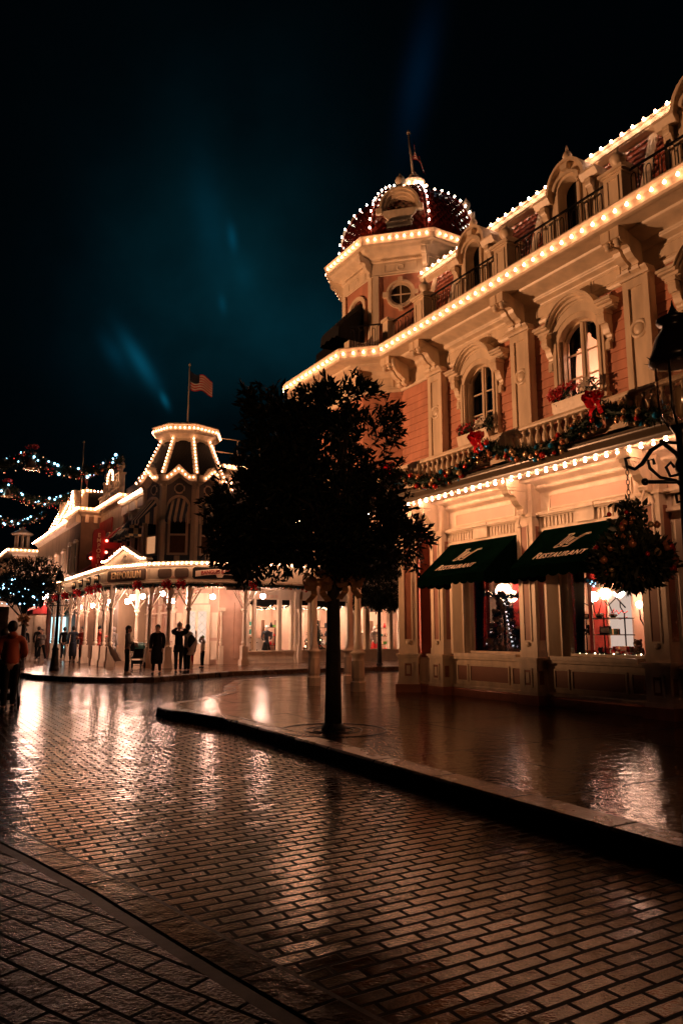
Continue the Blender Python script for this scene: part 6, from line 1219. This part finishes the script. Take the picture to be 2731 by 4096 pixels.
# street side upper wall: eave, striped awnings, pilasters
b = MB(ST); SP_ = [(34.0,1.0),(39.1,1.0)]; b.sweep(SP_, [(0,8.0)]+ogee(.02,8.0,.28,8.25)+[(.30,8.28),(.32,8.42),(.38,8.46),(-.2,8.5)]); b.add([(34,.9,8.48),(39.1,.9,8.48),(39.1,-.2,9.9),(34,-.2,9.9)], [(0,1,2,3)], 1); scallops(b, ST, 34, 39.1, 8.5, 9.85, .9, -.16, .3, .24, m=1); obj('side_eave', b, ['cream2','slate'], E_)
bulbs(E_, [W(s,1.42,8.40) for s in [34.2+.22*k for k in range(22)]], 'bulb', .035)
def stripes(name, f, x0, x1, zt, zb, ot, ob, parent, n=7, ms=('stripeb','stripec'), arch=0.):
    b = MB(f)
    for k in range(n):
        a, c = x0+(x1-x0)*k/n, x0+(x1-x0)*(k+1)/n; m = k % 2
        za, zc = [zt-arch*(abs((x-(x0+x1)/2)/((x1-x0)/2))**2) for x in (a, c)]
        b.add([(a,ot,za),(c,ot,zc),(c,ob,zb),(a,ob,zb)], [(0,1,2,3)], m); cx_ = (a+c)/2; d = (zt-zb)*.16
        b.add([(a,ob+.003,zb),(c,ob+.003,zb),(c,ob+.003,zb-d*.8),(cx_,ob+.003,zb-d*1.25),(a,ob+.003,zb-d*.8)], [(0,1,2,3,4)], m)
    for x in (x0, x1):
        for k in range(4): u0, u1 = k/4, (k+1)/4; y0, y1 = ot+(ob-ot)*u0, ot+(ob-ot)*u1; t0, t1 = (zt-arch)+(zb-zt+arch)*u0, (zt-arch)+(zb-zt+arch)*u1; b.add([(x,y0,t0),(x,y1,t1),(x,y1,zb-.15),(x,y0,zb-.15)], [(0,1,2,3)], (k+1) % 2)
    return obj(name, b, list(ms), parent)
for k, s in enumerate((34.9,36.4,37.9)):
    f = frame(s, 1.0, 0); b = MB(f); b.box(-.55,-.42,-.1,.10,4.5,7.6); b.box(.42,.55,-.1,.10,4.5,7.6); A = [(.42*math.cos(PI-PI*j/10), 7.3+.42*math.sin(PI*j/10)) for j in range(11)]; band(b, A, [(x*1.38, z+(z-7.3)*.38) for x, z in A], -.2, .22); b.prism([(-.6,7.62),(.6,7.62),(.5,8.05),(-.5,8.05)], -.3, .35, 'y'); obj('dormer', b, 'cream', E_)
    stripes('awning', f, -.42, .42, 7.35, 6.35, .06, .95, E_); b = MB(f); b.box(-.42,.42,.01,.02,4.9,7.3); obj('window_pane', b, 'black' if k else 'curtainlit', E_)
# octagonal tower
EC = (33.0,-.22); ROT = 18+22.5+180
def octe(ap, c=EC): return octp(ap, ROT-180, c)
E8 = octe(1.70)
b = MB(ST); b.sweep(E8, [(0,4.45),(0,8.45)]); obj('tower_wall', b, 'grey', E_)
b = MB(ST); b.sweep(E8, [(.02,4.45),(.07,4.5),(.07,4.95),(.0,5.0)]); obj('tower_base', b, 'greyb', E_)
T0, T1 = 8.75, 10.55; 
b = MB(ST); b.sweep(octe(1.78), [(0,8.6),(-.78,T1)]); obj('tower_roof', b, 'slate', E_)
b = MB(ST); O2 = octe(1.0); b.sweep(O2, [(.0,T1-.25),(.10,T1-.1)]+ogee(.10,T1-.1,.42,T1+.16)+[(.46,T1+.18),(.48,T1+.20),(.48,T1+.42),(.54,T1+.48),(.54,T1+.52),(-.9,T1+.6)]); b.add([(p[0],p[1],T1+.58) for p in O2[:8]], [tuple(range(8))]); obj('tower_cornice', b, 'cream2', E_)
bulbs(E_, [W(s,o,T1+.31) for s, o in along(offpath(O2, .535), .20)], 'bulbe', .036)
for k, (p, q) in enumerate(zip(E8, E8[1:])):
    a = math.degrees(math.atan2(q[1]-p[1], q[0]-p[0])); f = frame(p[0], p[1], a); L_ = math.dist(p, q); cx = L_/2; nx = -math.sin(math.radians(a)); no = math.cos(math.radians(a))
    b = MB(f); b.box(-.03,.15,-.06,.09,4.5,8.2); b.box(L_-.15,L_+.03,-.06,.09,4.5,8.2); b.box(-.05,.17,-.06,.12,6.55,6.62); b.box(L_-.17,L_+.05,-.06,.12,6.55,6.62); b.box(cx-.12,cx+.12,.06,.12,4.5,4.95)
    for x in (.06, L_-.06): scroll(b, x, .13, .07, 7.95, .45, .62)
    A = [(cx+.40*math.cos(PI-PI*j/10), 7.15+.40*math.sin(PI*j/10)) for j in range(11)]; A = [(cx-.40,6.4)]+A+[(cx+.40,6.4)]; band(b, A, [(cx+(x-cx)*1.3, z+max(0,(z-7.15))*.3) for x, z in A], -.05, .12)
    for x in (cx-.44, cx+.34): b.box(x,x+.10,0,.08,5.0,6.5)
    b.box(cx-.36,cx+.36,.0,.07,5.85,5.93); b.box(cx-.45,cx+.45,.0,.10,4.98,5.08); ring(b, cx, .0, 7.98, .20, .05, .06, 16); obj('tower_face_trim', b, 'cream', E_)
    if nx < -.1 or no > .3:
        b = MB(f); b.box(cx-.34,cx+.34,.0,.02,5.93,7.3); b.box(cx-.2,cx+.2,.0,.03,7.8,8.16); w_ = obj('window', b, 'black', E_); b = MB(f); b.box(cx-.34,cx+.34,.0,.025,5.08,5.85); obj('lit_curtain', b, 'curtainlit' if nx > -.85 else 'wood', w_)
        b = MB(f)
        for j in range(6): z = 7.84+j*.052; r_ = math.sqrt(max(0,.20**2-(z-7.98)**2)); b.box(cx-r_,cx+r_,.02,.05,z,z+.02)
        obj('louvre', b, 'grey', w_); stripes('awning', f, cx-.43, cx+.43, 7.54, 6.50, .06, .92, E_, arch=.26)
    # wavy lit cornice: a small gable on every face
    b = MB(f); X = [-.12,.2,.34,cx,L_-.34,L_-.2,L_+.12]; ZT = [8.55,8.55,8.66,9.02,8.66,8.55,8.55]; ZB = [8.25,8.25,8.33,8.62,8.33,8.25,8.25]
    vs = [(x,.36,z) for x, z in zip(X, ZB)]+[(x,.40,z) for x, z in zip(X, ZT)]+[(x,-.1,z) for x, z in zip(X, ZT)]+[(x,-.02,z-.12) for x, z in zip(X, ZB)]
    b.add(vs, [(i+1,i,7+i,8+i) for i in range(6)]+[(7+i+1,7+i,14+i,15+i) for i in range(6)]+[(i,i+1,22+i,21+i) for i in range(6)]); obj('wavy_cornice', b, 'cream2', E_)
    bulbs(E_, [f((x, .46, (z0+z1)/2)) for x, z0, z1 in ((.04,8.25,8.58),(.22,8.25,8.58),(.40,8.36,8.70),(cx-.16,8.52,8.86),(cx,8.60,8.98),(cx+.16,8.52,8.86),(L_-.40,8.36,8.70),(L_-.22,8.25,8.58))], 'bulbe', .034)
    # hip rib up the slate, framing arched slate fields
    p0 = Vector((p[0],p[1],8.62)); d0 = Vector((p[0]-EC[0],p[1]-EC[1],0)); p1 = Vector((EC[0]+d0.x*.60, EC[1]+d0.y*.60, T1)); p0 = Vector((EC[0]+d0.x*1.05, EC[1]+d0.y*1.05, 8.65))
    b = MB(ST); t_ = Vector((-d0.y,d0.x,0)).normalized()*.14; o_ = d0.normalized()*.06; b.add([tuple(v) for v in (p0-t_, p0+t_, p0+o_, p1-t_, p1+t_, p1+o_)], [(0,2,5,3),(2,1,4,5)])
    obj('hip_rib', b, 'cream2', E_); bulbs(E_, [W(*(p0.lerp(p1, (j+.4)/11)+o_*1.9)) for j in range(11)], 'bulbe', .034)
    q0 = Vector((q[0]-EC[0],q[1]-EC[1],0)); p1b = Vector((EC[0]+q0.x*.60, EC[1]+q0.y*.60, T1)); fl = lambda u, w: tuple(p1.lerp(p1b, u).lerp(Vector((EC[0]+d0.x*1.05, EC[1]+d0.y*1.05, 8.65)).lerp(Vector((EC[0]+q0.x*1.05, EC[1]+q0.y*1.05, 8.65)), u), w)+(d0+q0).normalized()*.03)
    b = MB(ST); up_ = [fl(j/10, 0) for j in range(11)]; lo_ = [fl(j/10, .10+.30*(abs(j/10-.5)*2)**3.2) for j in range(11)]; b.add(up_+lo_, [(j,j+1,12+j,11+j) for j in range(10)]); obj('arched_spandrel', b, 'cream2', E_)
    b = MB(ST)
    for r in range(14):
        for c in range(7): u = (c+.5+(.5 if r % 2 else 0))/7.5; w0 = .15+.84*r/14; 
        # slates: small overlapping tongues
        for c in range(7):
            u = (c+.3+(.5 if r % 2 else 0))/7.6; w0 = .14+.86*r/14
            if u > .93 or u < .06: continue
            a0, a1, a2, a3 = fl(u-.055,w0), fl(u+.055,w0), fl(u+.05,w0+.06), fl(u-.05,w0+.06); nrm = (d0+q0).normalized()*.03; b.add([a0,a1,tuple(Vector(a2)+nrm),tuple(Vector(fl(u,w0+.078))+nrm),tuple(Vector(a3)+nrm)], [(0,1,2,3,4)])
    obj('slates', b, 'slate', E_)
flag('flag', 'striped flag flying out to the right on a tall pole above the octagonal tower', W(EC[0],EC[1],T1+.55), 3.3, 1, .9,
     lambda u, v, H: (.04+1.08*u, .10*math.sin(u*7+v*1.5), H-.25-v*(.92-.15*u)-u*.50-.06*math.sin(u*8)), 'flags on the rooftops')
# ---------------------------------------------------------------- further along the street
def house(label, s0, s1, o, z1, wallm, zc=.25, bands=(4.4,), cornm='cream2', winrows=((5.2,6.9),), nwin=3, lit=(), depth=9, br=.24, nface=None, rows=((0,)), winm='black', mans=None, oback=None):
    t = thing('town_house', label, 'building', W((s0+s1)/2,o-1,0), 'shops further along the street'); P = [(s0,o-depth),(s0,o),(s1,o),(s1,o-depth)]
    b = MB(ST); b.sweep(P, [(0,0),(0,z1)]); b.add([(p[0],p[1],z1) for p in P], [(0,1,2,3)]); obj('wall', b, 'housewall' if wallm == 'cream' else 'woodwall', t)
    b = MB(ST)
    b.sweep(P[:3], [(.02,z1-.45)]+ogee(.04,z1-.4,zc,z1-.15)+[(zc+.03,z1-.13),(zc+.05,z1+.02),(zc+.10,z1+.06),(-.3,z1+.1)])
    for z in bands: b.sweep(P[:3], [(.0,z-.1),(.10,z-.05),(.12,z+.05),(.0,z+.08)])
    obj('cornice', b, cornm, t); off = offpath(P, zc+.13); bulbs(t, [W(s,oo,z1-.04) for s, oo in along([(s0-zc-.13,o-2.4),off[1],off[2]], br)], 'bulbf', .040)
    for zl, zh in winrows:
        for k in range(nwin):
            s = s0+(s1-s0)*(k+.5)/nwin; f = frame(s, o, 0); b = MB(f); b.box(-.48,-.36,-.1,.12,zl-.1,zh); b.box(.36,.48,-.1,.12,zl-.1,zh); A = arcpts(0,.96,zh,.22); band(b, arcpts(0,.72,zh-.02,.14), [(x*1.05,z+.05) for x, z in A], -.1, .16); b.box(-.5,.5,-.1,.16,zl-.16,zl-.06); b.box(-.02,.02,0,.05,zl,zh); b.box(-.36,.36,0,.05,(zl+zh)/2,(zl+zh)/2+.04); w_ = obj('window', b, 'cream', t)
            b = MB(f); b.box(-.36,.36,.0,.012,zl-.06,zh+.1); obj('pane', b, 'curtainlit' if k in lit else winm, w_)
    return t
H1 = house('grey gabled shop with red awnings and a bulb lined cornice next to the corner shop', 39.1, 44.3, 1.1, 8.85, 'cream', winrows=((5.0,6.9),), nwin=3, lit=(0,))
b = MB(ST)   # ornate parapet with an arched pediment, urns and flag
b.sweep([(39.4,1.25),(44.2,1.25)], [(0,8.9),(0,9.35),(.08,9.38),(.08,9.45),(-.2,9.46)]); f = frame(41.0,1.25,0)
A = [(.55*math.cos(PI-PI*j/12), 9.9+.55*math.sin(PI*j/12)) for j in range(13)]; band(b, A, [(x*1.35, 9.9+(z-9.9)*1.35) for x, z in A], -.15, .15, fr=f); b.box(-.55,.55,-.12,.05,8.9,10.2,0,fr=f); ring(b, 0, .05, 9.85, .2, .06, .05, 14, fr=f)
obj('parapet', b, 'cream', H1); bulbs(H1, [f((.66*math.cos(PI*j/12), .2, 9.9+.66*math.sin(PI*j/12))) for j in range(13)], 'bulbf', .04)
for s in (39.6,40.1,42.0,43.0): 
    b = MB(ST); b.box(s-.15,s+.15,1.0,1.3,8.9,10.15); b.box(s-.2,s+.2,.95,1.35,10.1,10.2); b.lathe([(.08,0),(.05,.08),(.16,.3),(.14,.5),(.06,.62),(.09,.68),(.02,.95)], s, 1.15, n=10, z0=10.2); obj('urn', b, 'cream', H1)
for s, z in ((40.0,7.2),(42.2,6.9)): b = MB(ST); b.prism([(1.12,z),(2.1,z-.95),(2.1,z-1.2),(1.12,z-1.2)], s-.6, s+.6, 'x'); obj('awning', b, 'redcanvas', H1)
b = MB(ST); b.prism([(1.12,5.6),(2.4,4.75),(2.4,4.55),(1.12,4.6)], 39.3, 41.2, 'x'); b.prism([(1.12,5.9),(2.3,5.05),(2.3,4.85),(1.12,4.9)], 42, 43.6, 'x'); obj('lower_awning', b, 'redcanvas', H1)
b = MB(ST); b.box(41.3,44.2,1.1,1.16,4.6,8.0); obj('red_panel', b, 'redcanvas', H1)
H2 = house('corbelled brown stone shop standing proud of its neighbours with a small lit gable', 44.3, 47.6, 2.2, 8.8, 'salmon', winrows=((5.2,6.8),), nwin=2)
b = MB(ST)
b.box(44.4,47.5,2.18,2.3,8.4,8.47)
for k in range(9): s = 44.5+k*.36; b = MB(ST); b.box(s-.09,s+.09,2.2,2.5,8.0,8.45); obj('corbel', b, 'cream', H2)
for k in range(4): b = MB(ST); b.box(44.2,44.3,.3+k*.5,.5+k*.5,8.0,8.45); obj('corbel', b, 'cream', H2)
b = MB(ST); f = frame(46.8,2.2,0); b.prism([(-.55,8.85),(.55,8.85),(.42,9.5),(.3,9.6),(.16,10.2),(-.16,10.2),(-.3,9.6),(-.42,9.5)], -.3, .1, 'y', fr=f); obj('lit_gable', b, 'cream2', H2); bulbs(H2, [f((q*x, .14, z)) for q in (-1,1) for x, z in ((.58,8.95),(.54,9.12),(.50,9.3),(.42,9.5),(.32,9.66),(.27,9.84),(.22,10.0),(.12,10.2))], 'bulbf', .045)
H3 = house('long cream shop row with bulb outlined mansard roofs far along the street', 47.6, 60, 2.2, 8.45, 'cream', winrows=((5.0,6.6),), nwin=5, lit=(1,3))
for s0, s1 in ((48.2,50.6),(53.0,55.6)):
    b = MB(ST); b.prism([(2.1,8.5),(1.2,10.6),(-1.5,10.6),(-1.5,8.5)], s0, s1, 'x'); obj('mansard', b, 'slate', H3); b = MB(ST); b.box(s0-.12,s1+.12,.9,1.35,10.5,10.72); b.box(s0-.02,s0+.1,1.1,2.0,8.5,10.6); obj('mansard_trim', b, 'cream2', H3)
    bulbs(H3, [W(s, 2.2-.9*(z-8.5)/2.1+.12, z) for s in (s0-.06, s1+.06, (s0+s1)/2) for z in [8.6+.19*k for k in range(11)]]+[W(s0+(s1-s0)*k/11, 1.45, 10.62) for k in range(12)]+[W(s0-.16, 1.2-.22*k, 10.62) for k in range(7)], 'bulbf', .042)
H4 = house('far pale building with a bulb lined flat roof and a small lantern cupola', 62, 95, 3.7, 8.0, 'cream', zc=.4, winrows=((5.2,6.6),), nwin=12, lit=(0,1,2,5,7), depth=4.2, br=.30)
b = MB(ST); b.box(61.9,62,-.4,3.6,4.6,7.2)
for j in range(6): b.box(61.86,61.9,.2+j*.5,.55+j*.5,6.0,6.5); b.box(61.86,61.9,.2+j*.5,.55+j*.5,5.2,5.7)
b.tube([(61.8,.2,5.0),(61.8,1.8,5.6),(61.8,3.4,5.0)], .05, 5); obj('front_panelling', b, 'cream2', H4)
b = MB(ST); c = (63.0,3.0); b.lathe([(.75,0),(.75,.2),(.55,.22)], *c, n=8, z0=8.1); 
for k in range(8): a = PI/4*k; b.tube([(c[0]+.5*math.cos(a),c[1]+.5*math.sin(a),8.3),(c[0]+.5*math.cos(a),c[1]+.5*math.sin(a),9.3)], .07, 6)
b.lathe([(.7,9.3),(.85,9.4),(.8,9.45),(.3,9.72),(.12,9.85),(.1,9.95),(.02,10.0)], *c, n=12); obj('cupola', b, 'cream', H4)
# ground floor of the far row: porch posts, a red awning, warm wall, teal lit shopfront
b = MB(ST)
for k in range(7): s = 62.5+k*2.2; b.tube([(s,6.2,.2),(s,6.2,3.6)], .14, 7)
b.box(61.8,80,3.7,6.5,3.6,4.0); obj('porch', b, 'cream2', H4)
b = MB(ST); b.prism([(2.2,3.8),(3.9,3.0),(3.9,2.75),(2.2,2.8)], 48.5, 53.5, 'x'); obj('awning', b, 'redcanvas', H3)
b = MB(ST); 
for k in range(6): b.lathe([(.14,-.1),(.2,.0),(.14,.14)], 48+2.0*k, 2.9, n=8, z0=3.9-.5*(k % 2)*0)
obj('shop_front_lamps', b, 'globe', H3)
b = MB(ST); b.box(47.3,47.6,1.0,3.2,.16,3.6); b.box(46.9,47.3,.4,1.0,.16,3.6,1); b.box(46.9,47.3,3.1,3.3,.16,3.6,1); obj('shopfront', b, ['greyb','ruby'], H2)
b = MB(ST); b.box(47.2,47.3,1.15,2.0,.7,2.55); b.box(47.2,47.3,2.15,3.0,.7,2.55); obj('lit_display', b, 'tealglow', H2); b = MB(ST); b.box(47.2,47.3,1.15,2.0,2.7,3.3); b.box(47.2,47.3,2.15,3.0,2.7,3.3); obj('teal_blind', b, 'teal', H2)
# vertical red sign
t = thing('hanging_sign', 'tall narrow red sign with gilt letters EMPORIUM running down it and small lamps', 'sign', W(39.2,2.5,4.6), 'shop signs'); f = frame(39.2, 1.95, 90); b = MB(f)
b.prism([(0,4.45),(.62,4.45),(.62,6.75),(.56,6.9),(.31,7.0),(.06,6.9),(0,6.75)], -.06, .06, 'y'); obj('board', b, 'redcanvas', t); b = MB(f)
for k, ch in enumerate('EMPORIUM'): v, fc = text(ch, .30, .006, 0, .006); b.add([(.31-p[0], .07+p[2], 6.62-k*.272+p[1]) for p in v], fc)
obj('lettering', b, 'gold', t); b = MB(f); b.tube([(.1,-.02,6.5),(-.85,-.02,6.5)], .02, 5); b.tube([(.1,-.02,4.9),(-.85,-.02,4.9)], .02, 5); obj('bracket', b, 'iron', t)
for x, z in ((-.06,6.35),(-.06,5.75),(.70,5.4)): b = MB(f); b.ball((x,.16,z), .075, 0, 8, 6); obj('sign_lamp', b, 'redlamp', t)
flag('flag', 'limp striped flag on a tall thin pole above the street garland', W(45.9,2.0,8.8), 4.4, 1, .9, lambda u, v, H: (.05+.32*u+.05*math.sin(9*u+2*v), .1*math.sin(u*8), H-1.3-v*.8-u*.8), 'flags on the rooftops')
# garlands with bells across the street
def street_garland(s, X, lab, bells):
    zs = []
    pts = []
    for (o0,z0), (o1,z1) in zip(X, X[1:]): pts += swag(W(s,o0,z0), W(s,o1,z1), .0 if False else abs(o1-o0)*.19, 10)[:-1]
    pts.append(W(s,*X[-1])); garland(lab, pts, .34, 520, 90, (.05,.085), .19, 'lit garlands hung across the street', 62, 'bulbw', .06); b = MB(); R7 = random.Random(int(s))
    for k in range(260):
        q = rnd.choice(pts); i_ = min(len(pts)-2, pts.index(q)); p_ = q.lerp(pts[i_+1], rnd.random())+Vector((0,R7.gauss(0,.15),R7.gauss(-.1,.2))); b.ball(tuple(p_), R7.choice((.018,.024)), k % 2, 5, 4, fr=ID)
    obj('light_string', b, ['tinyamber','tinyred'], None, org=pts[0], label='string of tiny amber and red lights wound round the '+lab.split(' lit')[0]+' street garland', cat='light string', kind='stuff')
    for k, (o, z) in enumerate(bells):
        t = thing('bell', 'gold bell hanging from the %s street garland' % ('nearest' if s < 40 else 'second' if s < 56 else 'farthest') if k == 0 else 'gold bell on the %s street garland beyond the left edge' % ('nearest' if s < 40 else 'second' if s < 56 else 'farthest'), 'bell', W(s,o,z-.8), 'bells on the street garlands')
        b = MB(ST); b.lathe([(.05,0),(.16,-.04),(.20,-.2),(.24,-.38),(.36,-.52),(.38,-.56),(.30,-.54),(.1,-.1)], s-.1, o, n=14, z0=z-.12); obj('shell', b, 'bell', t); b = MB(ST); b.ball((s-.1,o,z-.66), .08, 0, 8, 6); obj('clapper', b, 'gold', t)
        bow('bow', W(s-.25,o,z+.32), .50, lambda p: Vector((p[0]*1.25,-p[1],p[2]*.7)), label='big red bow above the bell of the %s street garland' % ('nearest' if s < 40 else 'second' if s < 56 else 'farthest')+('' if k == 0 else ' beyond the left edge'), tails=False, cat='bow', group='red bows on the street garlands')
street_garland(36, [(2.1,10.1),(6.3,9.75),(10.4,9.8),(14.6,10.1)], 'nearest lit garland swagged across the street', [(6.2,9.75),(10.4,9.8)])
street_garland(50, [(1.5,10.75),(5.7,10.75),(10.2,10.75),(14.6,10.9)], 'second lit garland hanging across the street', [(5.7,10.75),(10.2,10.75)])
street_garland(64, [(1.3,11.4),(5.6,11.1),(10.2,11.1),(14.6,11.2)], 'farthest lit garland across the street', [(5.6,11.0),(10.2,11.1)])
# ---------------------------------------------------------------- build the lamps of every building
def inview(p):
    c, s = math.cos(math.radians(9.42)), math.sin(math.radians(9.42)); d = p.y*c+(p.z-CAMH)*s
    if d < .3: return False
    x = p.x/d; y = ((p.z-CAMH)*c-p.y*s)/d
    return abs(x) < .47 and abs(y) < .70
def bulbdata(r, mt):
    b = MB(); n = 6; b.lathe([(.25*r,1.25*r),(.42*r,1.2*r),(.45*r,.75*r),(.95*r,.25*r),(r,-.2*r),(.7*r,-.8*r),(.2*r,-1.05*r)][::-1], n=7); return data('light_bulb', b, mt)
tot = {}
for (root, mt, r), pts in BULBS.items():
    me = bulbdata(r, mt); pts.sort(key=lambda p: (not inview(p), (p-Vector((0,0,CAMH))).length))
    k = max(0, 100-tot.get(root, 0)); near = [p for p in pts[:k] if inview(p)]; rest = pts[len(near):]; tot[root] = tot.get(root, 0)+len(near)
    for p in near: inst('light_bulb', me, root, p+Vector((0,0,rnd.uniform(-.008,.008))), 0, rnd.uniform(.82,1.14))
    if rest:
        b = MB()
        for p in rest: b.add([v.co+p for v in me.vertices], [tuple(q.vertices) for q in me.polygons], 0, True)
        obj('light_bulbs', b, mt, root, kind='stuff')
